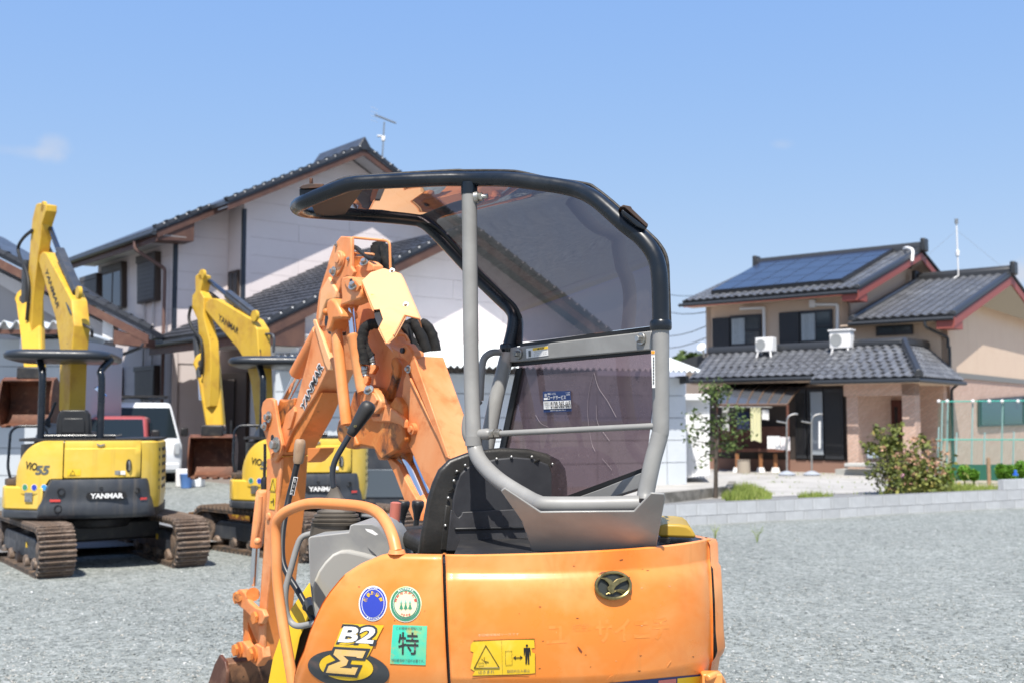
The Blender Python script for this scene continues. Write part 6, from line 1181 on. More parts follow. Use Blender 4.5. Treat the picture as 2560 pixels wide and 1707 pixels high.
# lift cylinder below the boom
wcyl(cr('B', (1330, 900))[0], cr('B', (1640, 1290))[0], .0001, .05, m_chrome, 'pipe_seat', boom)
a, b = PW(*cr('B', (1390, 860))[0], .06), PW(*cr('B', (1575, 1290))[0], .06)
MB().tube([a, b], .033, 20).build('cylinder_rod', m_chrome, boom, smooth=50)
MB().lathe([(.044, 0), (.046, .012), (.046, .3)], b, b - a, 18).build('cylinder_barrel', m_boom, boom, smooth=50)
prof('B', [(1215, 880), (1330, 980), (1400, 1130), (1520, 1330), (1540, 1500), (1470, 1500), (1400, 1350), (1290, 1060), (1220, 920)], .0, .03, m_boom, 'cylinder_guard', boom)
prof('B', [(1230, 900), (1300, 960), (1400, 1000), (1500, 1280), (1440, 1330), (1330, 1080)], .05, .02, m_boomdirty, 'cylinder_bracket', boom)

knk = sub_root('swing_link', 900, 1080)
prof('B', [(905, 300), (950, 255), (1010, 235), (1110, 260), (1160, 330), (1175, 400), (1235, 425), (1300, 330), (1360, 420), (1365, 600), (1390, 740), (1330, 830), (1240, 890), (1170, 935), (1140, 900), (1095, 825), (980, 800), (900, 825), (830, 790), (790, 700), (800, 580), (870, 440)], -.035, .15, m_boomdirty, 'link_casting', knk, .012)
prof('B', [(1165, 375), (1240, 440), (1300, 480), (1380, 560), (1382, 640), (1340, 600), (1250, 580), (1090, 570), (1060, 530), (1150, 520)], -.05, .03, m_boom, 'link_rib', knk, .008)
prof('B', [(985, 270), (1040, 255), (1110, 280), (1165, 380), (1160, 450), (1110, 500), (1010, 470), (960, 400)], -.075, .04, m_boom, 'link_ear', knk, .008)
prof('B', [(990, 300), (1040, 280), (1100, 310), (1130, 370), (1110, 410), (1010, 400), (975, 360)], -.085, .012, m_boom, 'pin_keeper', knk, .003)
wbolt('B', 1055, 280, -.088, .026, knk, V((-.35, -.75, .55)))
prof('B', [(765, 560), (800, 520), (850, 600), (900, 680), (945, 790), (900, 830), (840, 820), (760, 745), (745, 650)], -.05, .05, m_boomdirty, 'link_lug', knk, .012)
wbolt('B', 870, 600, -.055, .022, knk)
prof('B', [(1100, 830), (1180, 850), (1250, 800), (1270, 870), (1190, 925), (1140, 930)], -.01, .05, m_boom, 'stop_lug', knk, .008)

ob = sub_root('offset_boom', 960, 900)
prof('A', [(985, 590), (1060, 700), (1150, 930), (1215, 1120), (1330, 1190), (1330, 1260), (1290, 1330), (1255, 1400), (1250, 1500), (1270, 1620), (1200, 1690), (1120, 1680), (1080, 1560), (960, 1500), (890, 1300), (880, 900), (930, 640)], .02, .15, m_boom, 'offset_boom_body', ob, .006)
prof('A', [(1265, 1250), (1300, 1240), (1330, 1300), (1325, 1400), (1290, 1500), (1255, 1640), (1200, 1650), (1190, 1600), (1245, 1480), (1270, 1380), (1255, 1300)], .005, .03, m_boomdirty, 'greasy_bracket', ob, .008)
prof('A', [(1340, 1180), (1370, 1115), (1410, 1115), (1460, 1190), (1470, 1240), (1420, 1300), (1340, 1230)], -.01, .05, m_boom, 'upper_ear', ob, .01)
MB().lathe([(.014, 0), (.013, .012)], PW(*cr('A', (1375, 1180))[0], -.012), -BW, 14).build('ear_pin', m_darkmet, ob)
# hose guard plate: a folded sheet lying on the back of the link
def PG(x, y, off=0): return P(x, y, (4.55 + (y - 860) * -.0026) * 1.04 + off)
gp = cr('A', (985, 530), (1070, 450), (1190, 413), (1335, 458), (1362, 505), (1525, 888), (1387, 853), (1285, 1040), (1212, 1112), (1145, 962), (1182, 890), (1150, 792), (1098, 803))
MB().prism([PG(x, y) for x, y in gp], (.012, .012, -.004)).build('hose_guard', m_pale, ob, bevel=.003)
fl = cr('A', (985, 530), (1098, 803), (1098, 815), (1085, 810), (990, 560))
MB().prism([PG(x, y, .005) for x, y in fl], (.02, .12, -.03)).build('guard_flange', m_boom, ob, bevel=.002)
fl = cr('A', (1145, 962), (1212, 1112), (1212, 1122), (1140, 985))
MB().prism([PG(x, y, .005) for x, y in fl], (.02, .12, -.03)).build('guard_flange', m_boom, ob, bevel=.002)
fl = cr('A', (1362, 505), (1525, 888), (1535, 895), (1372, 505))
MB().prism([PG(x, y, .005) for x, y in fl], (.0, .10, -.03)).build('guard_flange', m_pale, ob, bevel=.002)
MB().tube([PG(*q, -.004) for q in cr('A', (1285, 1040), (1387, 853), (1525, 888))], .004, 8).build('guard_hem', m_boom, ob)
for (x, y) in ((1272, 440), (1400, 757)): MB().bolt(PG(*cr('A', (x, y))[0], -.002), (-.1, -.8, .5), .014, .014).build('bolt', m_steel, ob)
nt_ = cr('A', (1098, 803), (1150, 792), (1182, 890), (1145, 962), (1110, 880))
MB().prism([PG(x, y, .03) for x, y in nt_], (.02, .05, 0)).build('guard_recess', m_darkmet, ob)
# knuckle at the top
kn = sub_root('top_knuckle', 850, 700)
prof('A', [(790, 115), (885, 122), (888, 250), (885, 400), (912, 445), (895, 500), (850, 490), (800, 520), (785, 580), (770, 640), (700, 700), (655, 800), (640, 960), (575, 960), (562, 880), (600, 620), (640, 490), (680, 330), (722, 200)], .0, .022, m_boom, 'knuckle_plate', kn, .006)
prof('A', [(600, 620), (660, 520), (675, 490), (745, 620), (740, 700), (660, 720), (625, 800), (600, 900), (575, 900)], -.015, .03, m_pale, 'knuckle_gusset', kn, .008)
prof('A', [(640, 500), (700, 300), (790, 140), (880, 150), (880, 430), (840, 500), (720, 640), (620, 900), (570, 900)], .16, .02, m_boom, 'knuckle_plate', kn, .006)
prof('A', [(640, 520), (680, 480), (700, 300), (720, 260), (690, 330), (640, 480), (590, 640), (560, 880), (580, 900)], .02, .14, m_boom, 'knuckle_web', kn, .004)
prof('A', [(745, 290), (770, 255), (800, 260), (822, 300), (815, 360), (780, 440), (745, 490), (720, 480), (735, 400)], -.012, .014, m_boom, 'pin_plate', kn, .004)
MB().lathe([(.042, 0), (.042, .008), (.036, .014), (.024, .015), (.022, .020)], PW(*cr('A', (785, 325))[0], -.008), -BW, 20).build('pin_head', m_boom, kn)
wbolt('A', 728, 445, -.014, .026, kn); wbolt('A', 748, 195, -.004, .012, kn); wbolt('A', 862, 328, -.004, .011, kn)
MB().tube(rpath([PW(*q, .03) for q in cr('A', (888, 255), (886, 150), (900, 128))] + [PW(*q, .10) for q in cr('A', (1220, 158), (1248, 180), (1255, 420))], .02), .0065, 8).build('hose_guide', m_rail, kn)
MB().tube(rpath([PW(*q, .03) for q in cr('A', (892, 400), (890, 285), (910, 270), (1100, 285))], .02), .006, 8).build('hose_guide', m_rail, kn)
prof('A', [(955, 360), (990, 335), (1050, 350), (1095, 385), (1095, 440), (1040, 450), (975, 410)], .02, .06, m_boom, 'valve_block', kn, .006)
prof('A', [(900, 420), (950, 380), (1040, 440), (1095, 460), (1060, 500), (1000, 520), (930, 500), (910, 470)], .04, .06, m_boom, 'cross_member', kn, .006)
prof('A', [(905, 300), (1085, 310), (1095, 440), (900, 420)], .12, .02, m_boomdirty, 'back_wall', kn, .004)
wbolt('A', 1015, 362, .015, .026, kn, V((-.35, -.7, .6)))
MB().tube(smooth_curve([PW(*q, .03) for q in cr('A', (900, 215), (945, 230), (1000, 280), (1060, 320), (1110, 330))], 4), .012, 10).build('hose', m_rubber, kn)
# front boom (lettered) and its cylinder
fb_ = sub_root('front_boom', 760, 1000)
fpx = cr('C', (1530, 20), (1440, 260), (1390, 560), (1300, 960), (1190, 1380)) + cr('D', (1100, 200), (1060, 340), (1060, 470), (1045, 600), (1065, 585), (1110, 485), (1160, 360), (1390, 0)) + cr('C', (1480, 1080), (1505, 1060), (1520, 700), (1565, 420), (1615, 200))
prof(None, fpx, .012, .165, m_boom, 'front_boom_body', fb_, .005)
prof(None, cr('C', (1360, 590), (1380, 600), (1535, 1040), (1535, 1062), (1490, 1062), (1460, 1000), (1350, 610)), -.005, .03, m_pale, 'stiffener_bar', fb_, .004)
prof(None, cr('D', (1110, 480), (1150, 360), (1390, 0), (1440, 0), (1330, 250), (1160, 560), (1090, 560)), .03, .13, m_arm, 'front_boom_soffit', fb_, .004)
prof(None, cr('D', (1110, 350), (1130, 300), (1120, 210), (1170, 130), (1180, 180), (1140, 330)), -.004, .02, m_boom, 'lug', fb_, .003)
prof(None, cr('D', (1300, 520), (1420, 515), (1405, 560), (1330, 640), (1300, 655)), .04, .09, m_arm, 'lower_lug', fb_, .004)
a, b = PW(*cr('C', (1418, 690))[0], .10), PW(*cr('C', (1200, 1095))[0], .10); ax = b - a; L_ = ax.length
MB().lathe([(.024, 0), (.040, .01), (.043, L_ * .9), (.043, L_), (.036, L_ + .004)], a, ax, 20).build('cylinder_barrel', m_boom, fb_, smooth=40)
a2 = b; b2 = PW(*cr('C', (1085, 1350))[0], .10); MB().tube([a2, b2], .021, 16).build('cylinder_rod', m_chrome, fb_, smooth=50)
MB().tube([PW(*cr('C', (1240, 1140))[0], .03), PW(*cr('C', (1140, 1330))[0], .03)], .0035, 6).build('wire', m_boomdirty, fb_)
# offset cylinder and parallel rod in front of the link
oc = sub_root('offset_cylinder', 880, 900)
a, b = PW(*cr('A', (880, 760))[0], -.08), PW(*cr('A', (912, 1040))[0], -.08)
MB().tube([a, b], .0195, 18).build('cylinder_rod', m_chrome, oc, smooth=50)
e = PW(*cr('B', (1005, 300))[0], -.08); L_ = (e - b).length
MB().lathe([(.028, -.004), (.036, 0), (.036, .012), (.033, .016), (.034, L_ * .9), (.03, L_)], b, e - b, 20).build('cylinder_barrel', m_rail, oc, smooth=40)
MB().lathe([(.018, -.03), (.024, -.01), (.020, .018)], a, b - a, 16).build('rod_eye_neck', m_rail, oc)
prof('A', [(790, 560), (800, 500), (850, 488), (920, 505), (970, 560), (985, 640), (975, 700), (900, 720), (845, 745), (800, 760), (775, 820), (765, 800), (800, 690)], -.135, .10, m_rail, 'clevis', oc, .012)
prof('A', [(820, 530), (870, 505), (930, 530), (968, 580), (945, 628), (890, 630), (845, 590)], -.145, .012, m_boom, 'pin_keeper', oc, .003)
MB().bolt(PW(*cr('A', (910, 580))[0], -.148), V((-.35, -.75, .55)), .026, .022).build('bolt', m_steel, oc)
MB().lathe([(.010, 0), (.009, .006)], PW(*cr('A', (893, 528))[0], -.144), -BW, 10).build('grease_hole', m_ink, oc)
pr = sub_root('parallel_rod', 850, 920)
a, b = PW(*cr('A', (738, 880))[0], -.10), PW(*cr('B', (845, 600))[0], -.10)
MB().tube([a, b], .0285, 18).build('rod', m_rail, pr, smooth=50)
MB().lathe([(.026, -.02), (.034, .0), (.0285, .03)], a, b - a, 16).build('rod_neck', m_rail, pr)
prof('A', [(660, 715), (700, 690), (735, 720), (790, 830), (795, 880), (720, 890), (700, 960), (680, 1005), (640, 1000), (665, 880), (650, 790)], -.15, .10, m_rail, 'clevis', pr, .012)
prof('A', [(640, 830), (670, 800), (700, 900), (720, 960), (720, 1040), (670, 1030), (630, 930)], -.08, .08, m_darkmet, 'pivot', pr, .01)
MB().sphere(PW(*cr('A', (655, 825))[0], -.10), .02, 10).build('pin_end', m_boomdirty, pr)
# hoses in cloth sleeves
hs_ = sub_root('hydraulic_hoses', 950, 800)
def sleeve(pts, r, k='A', d=4.75, nm='sleeved_hose', amp=.045):
    c_ = smooth_curve([P(x, y, d * 1.135) for x, y in cr(k, *pts)], 5); m = len(c_)
    rr = [r * (1 + amp * math.sin(i * 1.9 + pts[0][0]) + random.uniform(-amp, amp) * .4) for i in range(m)]
    c_ = [p + V((random.uniform(-1, 1), 0, random.uniform(-1, 1))) * r * .06 for p in c_]
    return MB().tube(c_, rr, 12).build(nm, m_cloth, hs_, smooth=70)
sleeve([(1200, 905), (1150, 925), (1080, 935), (1015, 975), (995, 1060), (1010, 1150), (1050, 1225), (1072, 1250)], .026, d=4.62)
sleeve([(985, 1060), (985, 1150), (1005, 1230), (1015, 1310)], .022, d=4.6)
sleeve([(1400, 900), (1390, 960), (1440, 1080), (1500, 1190), (1510, 1230)], .028, d=4.78); sleeve([(1440, 890), (1470, 930), (1540, 1050), (1590, 1190)], .029, d=4.80); sleeve([(1530, 920), (1600, 960), (1650, 1060), (1680, 1180)], .028, d=4.84); sleeve([(1380, 940), (1420, 1060), (1480, 1200)], .024, d=4.76)
sleeve([(1130, 170), (1160, 260), (1215, 360), (1250, 450)], .030, d=5.05); sleeve([(1150, 165), (1200, 240), (1235, 330), (1255, 440)], .027, d=5.07); sleeve([(1110, 200), (1120, 320), (1125, 440)], .026, d=5.02)
for (x0, y0, x1, y1) in ((1072, 1235, 1088, 1310), (1013, 1325, 1022, 1415)):
    a, b = P(*cr('A', (x0, y0))[0], 5.24), P(*cr('A', (x1, y1))[0], 5.24); L_ = (b - a).length
    MB().lathe([(.016, 0), (.019, L_ * .15), (.019, L_ * .4), (.016, L_ * .45), (.019, L_ * .5), (.019, L_ * .75), (.015, L_ * .8), (.018, L_)], a, b - a, 12).build('hose_fitting', m_steel, hs_)
for pts in ([(1065, 1310), (1115, 1315), (1118, 1345), (1085, 1400), (1050, 1395), (1065, 1350)], [(1005, 1415), (1045, 1420), (1048, 1460), (1030, 1500), (1005, 1495)]):
    MB().prism([P(x, y, 5.22) for x, y in cr('A', *pts)], (.01, .05, 0)).build('port_block', m_boom, hs_, bevel=.004)
MB().tube(smooth_curve([P(*q, 5.33) for q in cr('A', (1290, 1160), (1300, 1070), (1330, 1035), (1390, 1040), (1420, 1090))], 4), .008, 8).build('hose_clip', m_rail, hs_)
# arm
am = sub_root('arm', 670, 1300)
prof(None, [(667, 1146), (706, 1140), (697, 1281), (680, 1426), (665, 1556), (662, 1650), (640, 1650), (648, 1517), (658, 1378), (664, 1265)], .012, .16, m_arm, 'arm_body', am, .004)
prof(None, [(668, 1146), (704, 1146), (696, 1234), (690, 1290), (676, 1420), (662, 1540), (659, 1640), (643, 1640), (650, 1517), (660, 1378), (666, 1265)], .0, .014, m_boom, 'arm_side_plate', am, .003)
up = cr('D', (870, 150), (885, 90), (915, 58), (955, 52), (988, 70), (1000, 150), (1018, 260), (1030, 340), (1048, 420), (1062, 490), (1050, 560), (1010, 650), (985, 655), (955, 635), (950, 570), (925, 500), (905, 400), (878, 330), (872, 250))
prof(None, up, -.015, .022, m_boom, 'pivot_plate', am, .005); prof(None, up, .17, .022, m_boom, 'pivot_plate', am, .005)
prof(None, cr('D', (1010, 160), (1040, 60), (1080, 80), (1180, 50), (1175, 130), (1120, 200), (1060, 330), (1030, 250)), .03, .13, m_boomdirty, 'rod_clevis', am, .008)
prof(None, cr('D', (870, 230), (900, 225), (925, 280), (920, 340), (900, 355), (872, 310)), -.026, .012, m_boom, 'lock_plate', am, .004)
prof(None, cr('D', (1000, 440), (1050, 430), (1062, 490), (1050, 560), (1005, 640), (965, 640), (950, 580), (990, 540)), -.028, .014, m_boom, 'lock_plate', am, .004)
wbolt('D', 945, 230, -.018, .034, am); wbolt('D', 905, 315, -.03, .026, am); wbolt('D', 1018, 487, -.03, .044, am)
MB().lathe([(.020, 0), (.019, .004)], PW(*cr('D', (978, 425))[0], -.014), -BW, 12).build('slot_hole', m_ink, am)
MB().lathe([(.016, 0), (.012, .012)], PW(*cr('D', (980, 582))[0], -.028), -BW, 12).build('boss', m_boom, am)
for y in (1290, ): MB().lathe([(.022, 0), (.020, .012), (.010, .014)], PW(673, 1290, .0), -BW, 14).build('boss', m_boom, am)
a, b = PW(656, 1226, .07), PW(640, 1364, .07)
MB().lathe([(.03, 0), (.036, .008), (.036, (b - a).length), (.030, (b - a).length + .006)], a, b - a, 18).build('cylinder_barrel', m_boom, am, smooth=40)
MB().tube([PW(652, 1240, .0), PW(650, 1300, .0), PW(641, 1352, .02)], .012, 8).sphere(PW(644, 1352, .0), .022, 10).build('cylinder_pipe', m_boom, am)
MB().tube([b, PW(634, 1462, .07)], .023, 16).build('cylinder_rod', m_chrome, am, smooth=50)
MB().tube(smooth_curve([PW(*q, .03) for q in cr('D', (905, 480), (905, 640), (900, 760), (905, 840))], 4), .009, 8).lathe([(.020, 0), (.022, .05), (.016, .07)], PW(661, 1222, .03), UP, 12).build('hose', m_rubber, am)
prof(None, cr('D', (965, 800), (1010, 800), (1000, 935), (950, 930)), -.0035, .002, m_yel, 'warning_sticker', am, 0)
prof(None, cr('D', (955, 935), (1005, 940), (995, 1095), (942, 1085)), -.0035, .002, m_yel, 'warning_sticker', am, 0)
tq = cr('D', (980, 810), (1000, 920), (950, 915)); MB().tube([PW(*q, -.006) for q in tq], .0018, 5, closed=True).build('warning_triangle', m_ink, am)
tq = cr('D', (958, 1020), (985, 1010), (982, 990), (985, 1055)); MB().tube([PW(*q, -.006) for q in tq], .0025, 5).build('warning_mark', m_ink, am)
# bucket link
lk = sub_root('bucket_link', 620, 1560)
prof('E', [(285, 860), (320, 845), (350, 880), (380, 940), (430, 985), (480, 1000), (500, 1050), (480, 1110), (430, 1110), (400, 1060), (350, 1010), (300, 970), (275, 920)], -.03, .03, m_boom, 'side_link', lk, .006)
prof('E', [(285, 860), (320, 845), (350, 880), (380, 940), (430, 985), (480, 1000), (500, 1050), (480, 1110), (430, 1110), (400, 1060), (350, 1010), (300, 970), (275, 920)], .17, .03, m_boom, 'side_link', lk, .006)
prof('E', [(330, 990), (400, 1030), (480, 1120), (490, 1300), (460, 1330), (440, 1260), (370, 1100), (380, 1250), (360, 1290), (330, 1280)], .03, .12, m_arm, 'push_link', lk, .006)
MB().tube([PW(*cr('E', (295, 905))[0], -.05), PW(*cr('E', (295, 905))[0], .21)], .024, 14).tube([PW(*cr('E', (410, 880))[0], .0), PW(*cr('E', (410, 880))[0], .15)], .04, 14).build('link_pin', m_boomdirty, lk)
for (x, y) in ((290, 905), (430, 1060), (280, 1310), (395, 1345)):
    MB().lathe([(.036, 0), (.036, .016)], PW(*cr('E', (x, y))[0], -.035), -BW, 6).lathe([(.046, 0), (.046, -.05)], PW(*cr('E', (x + 15, y))[0], -.02), -BW, 16).build('pin_nut', m_arm, lk)
prof('E', [(270, 1280), (330, 1240), (370, 1290), (370, 1370), (300, 1370)], -.01, .05, m_boom, 'bucket_ear', lk, .006); prof('E', [(380, 1300), (430, 1260), (480, 1290), (490, 1370), (440, 1440), (390, 1400)], -.01, .05, m_boom, 'bucket_ear', lk, .006)
bk = sub_root('bucket', 580, 1690)
bp = cr('E', (150, 1345), (190, 1400), (205, 1480), (200, 1600), (170, 1720), (-20, 1760), (0, 1680), (60, 1568), (110, 1420))
prof(None, bp, -.12, .022, M('bucket_side', (.09, .03, .016), .5, var=((.20, .10, .06), 7, .45, .7)), 'bucket_side', bk, .006); prof(None, bp, .34, .022, m_bucket, 'bucket_side', bk, .006)
bs = cr('E', (165, 1375), (196, 1420), (196, 1500), (190, 1600), (160, 1700), (150, 1690), (178, 1590), (182, 1480), (160, 1400))
prof(None, bs, -.10, .44, M('bucket_shell', (.24, .12, .06), .6, var=((.06, .03, .02), 10, .5, .7), speck=((.02, .015, .012), 25, .62)), 'bucket_shell', bk, .006)
# undercarriage (below the frame of the photograph)
UF, UWd = hd(38)
for s in (-1, 1):
    c_ = V((-.05, 3.85, 0)) + UWd * (.52 * s); pts = []
    for k in range(28):
        t = 2 * math.pi * k / 28; pts.append(c_ + UF * (.62 * math.copysign(1, math.cos(t)) * (1 if abs(math.cos(t)) > .01 else 0) + .19 * math.cos(t)) + UP * (.205 + .20 * math.sin(t)) - UWd * .12)
    MB().prism(pts, UWd * .24).build('crawler_track', m_track, OX, bevel=.01)
MB().box(V((-.05, 3.85, .32)), (.8, .5, .25), (UWd, UF, UP)).lathe([(.3, .4), (.3, .5)], (-.05, 3.85, 0), UP, 24).build('track_frame', m_darkmet, OX)

# --- lettering and stickers
cc = cr('C', (1268, 1452), (1458, 1030), (1232, 1400), (1408, 980))
pwq = lambda q, off: (lambda g: (lambda u, v: (lambda z: PW(z.x, z.y, off))(g(u, v))))(bil(*[V((*a, 0)) for a in q]))
text('YANMAR', pwq(cc, .008), m_wht, fb_, bold=.085, shear=.25, space=.98); text('YANMAR', sub(pwq(cc, .0055), .03, .97, .12, .88), m_ink, fb_, bold=.02, shear=.25, space=1.0)
# emblem
emb = thing('bird_emblem', hs(1533, 1463), None, None); emb.parent = OX; emb.matrix_parent_inverse = WM[OX.name].inverted()
eg = lambda x, y: cr('G', (x, y))[0]
MB().prism([hs(*q, .006) for q in ell(*eg(1440, 582), 42, 32)], (0, .008, 0)).build('emblem_ground', m_embk, emb)
MB().tube([hs(*q, .010) for q in ell(*eg(1440, 580), 43, 33, 40)], .0052, 8, closed=True).build('emblem_ring', m_brass, emb)
bird = cr('G', (1335, 520), (1390, 518), (1425, 535), (1440, 555), (1465, 530), (1520, 515), (1578, 512), (1560, 535), (1500, 560), (1465, 585), (1450, 605), (1450, 640), (1425, 645), (1395, 615), (1395, 595), (1410, 580), (1400, 560), (1370, 535))
MB().prism([hs(x, y, .014) for x, y in bird], (0, .008, 0)).build('emblem_bird', m_brass, emb, bevel=.0015)
for k in range(3): MB().tube([hs(*eg(1385 + 22 * k + 150 * t, 668 - 46 * math.sin(math.pi * (t * .8 + .12)) - 4 * k), .010) for t in [i / 8 for i in range(9)]], .0022, 6).build('emblem_wave', m_brass, emb)
# warning label on the hood
w = cr('G', (330, 1022), (812, 1005), (815, 1075), (790, 1078), (795, 1110), (818, 1120), (820, 1275), (770, 1282), (320, 1296), (340, 1262), (305, 1240), (330, 1110), (305, 1100), (308, 1050))
wl = decal(w, m_yel, 'warning_sticker', .002, OX)
def hline(k, pts, r, mat, parent, closed=False, nm='line'): return MB().tube([hs(x, y, .0035) for x, y in cr(k, *pts)], r, 4, closed=closed).build(nm, mat, parent, smooth=0)
hline('G', [(328, 1018), (815, 1003)], .0007, m_ink, wl); hline('G', [(815, 1003), (820, 1070)], .0007, m_ink, wl); hline('G', [(820, 1125), (823, 1280)], .0007, m_ink, wl); hline('G', [(318, 1298), (770, 1285)], .0006, m_ink, wl)
hline('G', [(553, 1020), (560, 1284)], .0004, m_ink, wl); hline('G', [(427, 1055), (535, 1232), (335, 1236)], .0017, m_ink, wl, True); hline('G', [(583, 1100), (634, 1098), (637, 1208), (585, 1211)], .0005, m_ink, wl, True)
hline('G', [(415, 1150), (418, 1182), (450, 1188)], .0009, m_ink, wl); hline('G', [(392, 1162), (418, 1180), (432, 1205)], .0005, m_ink, wl); hline('G', [(370, 1195), (412, 1192), (412, 1214), (370, 1216)], .0004, m_ink, wl, True)
hline('G', [(660, 1154), (705, 1152)], .0010, m_ink, wl)
decal([(644, 1155), (668, 1136), (662, 1154), (668, 1172)], m_ink, 'arrow_head', .0035, wl, 'G'); decal([(722, 1152), (698, 1134), (704, 1152), (698, 1170)], m_ink, 'arrow_head', .0035, wl, 'G')
decal(ell(*eg(754, 1057), 3.1, 3.1, 14), m_ink, 'person_mark', .0035, wl); decal([(728, 1075), (780, 1074), (784, 1110), (784, 1135), (777, 1135), (776, 1095), (773, 1130), (774, 1205), (762, 1206), (760, 1135), (754, 1205), (742, 1206), (740, 1095), (736, 1135), (730, 1136)], m_ink, 'person_mark', .0035, wl, 'G')
gq = lambda a, b, c, d, off=.0035: hq(*[cr('G', z)[0] for z in (a, b, c, d)], off)
text('はさまれ', gq((370, 1282), (495, 1278), (370, 1256), (495, 1252)), m_tgrey, wl); text('旋回内立入禁止', gq((595, 1274), (778, 1268), (595, 1250), (778, 1244)), m_tgrey, wl)
text('本田機械機械リースです', gq((365, 986), (690, 975), (365, 964), (690, 955), .0009), M('ink_faded', (.84, .50, .26), .5), OX, 'faded_lettering')
text('サイニチ', gq((1300, 1040), (1890, 1010), (1290, 850), (1880, 825), .0004), m_ghost, OX, 'faded_lettering', bold=.03); text('ユ', gq((910, 1045), (1075, 1035), (910, 900), (1050, 890), .0004), m_ghost, OX, 'faded_lettering', bold=.02); text('株式会社', gq((1110, 950), (1260, 940), (1110, 880), (1260, 870), .0004), m_ghost, OX, 'faded_lettering')
for pts in ([(1155, 1062), (1172, 1075), (1195, 1105), (1185, 1115), (1165, 1090)], [(1490, 376), (1520, 370), (1515, 378), (1492, 382)], [(1645, 1138), (1672, 1134), (1660, 1142)], [(1320, 490), (1350, 470), (1390, 468), (1360, 482)]): decal(pts, M('scratch', (.20, .05, .02), .6), 'paint_chip', .0012, OX, 'G')
hline('G', [(1395, 1330), (1410, 1305), (1440, 1290)], .0006, m_ghost, OX, nm='scratch_mark'); hline('G', [(1870, 1215), (1900, 1175)], .0005, m_ghost, OX, nm='scratch_mark')
m_chip = M('chip_dark', (.13, .045, .02), .7); m_dust = M('chip_pale', (.80, .46, .22), .7)
for k in range(44):                      # stone chips and scuffs on the covers
    px = random.uniform(1130, 1755) if k % 4 else random.uniform(820, 1100); py = random.uniform(1385, 1690) if px > 1110 else random.uniform(1430, 1690); s_ = random.uniform(.5, 2.6); a = random.random() * 3.1
    decal([(px + s_ * math.cos(a + t) * (2.2 if j % 2 else 1), py + s_ * .5 * math.sin(a + t)) for j, t in enumerate((0, 1.2, 2.5, 3.7, 5.1))], m_chip if k % 3 else m_dust, 'paint_chip', .0010, OX)
# lower plate sticker
decal([(1230, 1372), (2182, 1280), (2190, 1420), (1230, 1500)], m_navy, 'hood_sticker', .002, OX, 'G'); decal([(1950, 1318), (2165, 1296), (2170, 1420), (1950, 1420)], m_yel, 'hood_sticker', .0035, OX, 'G'); decal([(1800, 1335), (1940, 1320), (1940, 1420), (1800, 1420)], M('ink_rose', (.55, .16, .14), .5), 'hood_sticker', .0035, OX, 'G')
# round approval stickers
S1 = (880, 1440, 6.532); CROP['S'] = S1
sg = lambda x, y: cr('S', (x, y))[0]
def ring_text(body, cx, cy, rx, ry, a0, a1, h, mat, parent, rot=0, off=.0045, flip=False, bold=.02):
    n = len(body)
    for i, ch in enumerate(body):
        a = R(a0 + (a1 - a0) * (i + .5) / n); c_ = V((cx + rx * math.cos(a), cy - ry * math.sin(a), 0)); out = V((math.cos(a), -math.sin(a), 0)); rt = V((math.sin(a), math.cos(a), 0))
        if flip: out, rt = -out, -rt
        w_ = abs(a1 - a0) * math.pi / 180 * rx / n * .42
        q = [c_ - rt * w_ - out * h / 2, c_ + rt * w_ - out * h / 2, c_ - rt * w_ + out * h / 2, c_ + rt * w_ + out * h / 2]
        text(ch, hq(*[(z.x, z.y) for z in q], off), mat, parent, bold=bold)
c1 = sg(342, 440); s1 = decal(ell(*c1, 35.5, 44.5, 36, .06), m_wht, 'low_noise_sticker', .002, OX)
decal(ell(*c1, 32.5, 41, 36, .06), m_blue, 'sticker_ring', .003, s1); decal(ell(*c1, 28.5, 36.5, 36, .06), m_wht, 'sticker_ring', .0038, s1); decal(ell(*c1, 27, 35, 36, .06), m_blue, 'sticker_disc', .0046, s1)
ring_text('超低騒音型', c1[0], c1[1], 20, 26, 175, 5, 10, m_yel, s1, off=.0056, bold=.05); ring_text('国土交通省', c1[0], c1[1], 30.5, 38.8, 112, 68, 3.4, m_wht, s1, off=.0056); ring_text('建設機械指定', c1[0], c1[1], 30.5, 38.8, 238, 302, 3.4, m_wht, s1, off=.0056, flip=True)
c2 = sg(876, 452); s2 = decal(ell(*c2, 40, 45, 36, .05), M('ink_cream', (.80, .68, .30), .5, var=((.82, .80, .7), 9, .4, .6)), 'emission_sticker', .002, OX)
decal(ell(*c2, 37.5, 42.5, 36), m_green, 'sticker_ring', .003, s2); decal(ell(*c2, 31.5, 36.5, 36), m_wht, 'sticker_ring', .0038, s2); decal(ell(*c2, 30.5, 35.5, 36), m_green, 'sticker_ring', .0046, s2); decal(ell(*c2, 28, 32, 36), M('ink_pale', (.80, .72, .46), .5), 'sticker_disc', .0054, s2)
ring_text('排出ガス対策型', c2[0], c2[1], 26, 29.5, 172, 8, 6, m_red, s2, off=.0064, bold=.04); ring_text('建設機械', c2[0], c2[1], 25, 28, 240, 300, 6, m_red, s2, off=.0064, flip=True, bold=.04); ring_text('国土交通省指定', c2[0], c2[1], 34.2, 39.2, 125, 55, 4.5, m_wht, s2, off=.0064)
for k in (-1, 0, 1):
    x, y = c2[0] + k * 11, c2[1] + 3; decal([(x, y - 8), (x + 5, y + 9), (x + 1, y + 9), (x + 1, y + 12), (x - 1, y + 12), (x - 1, y + 9), (x - 5, y + 9)], m_green, 'tree_mark', .0064, s2)
    decal([(x, y - 16), (x + 4, y - 3), (x, y - 8), (x - 4, y - 3)], M('ink_aqua', (.25, .55, .45), .5), 'tree_mark', .0064, s2)
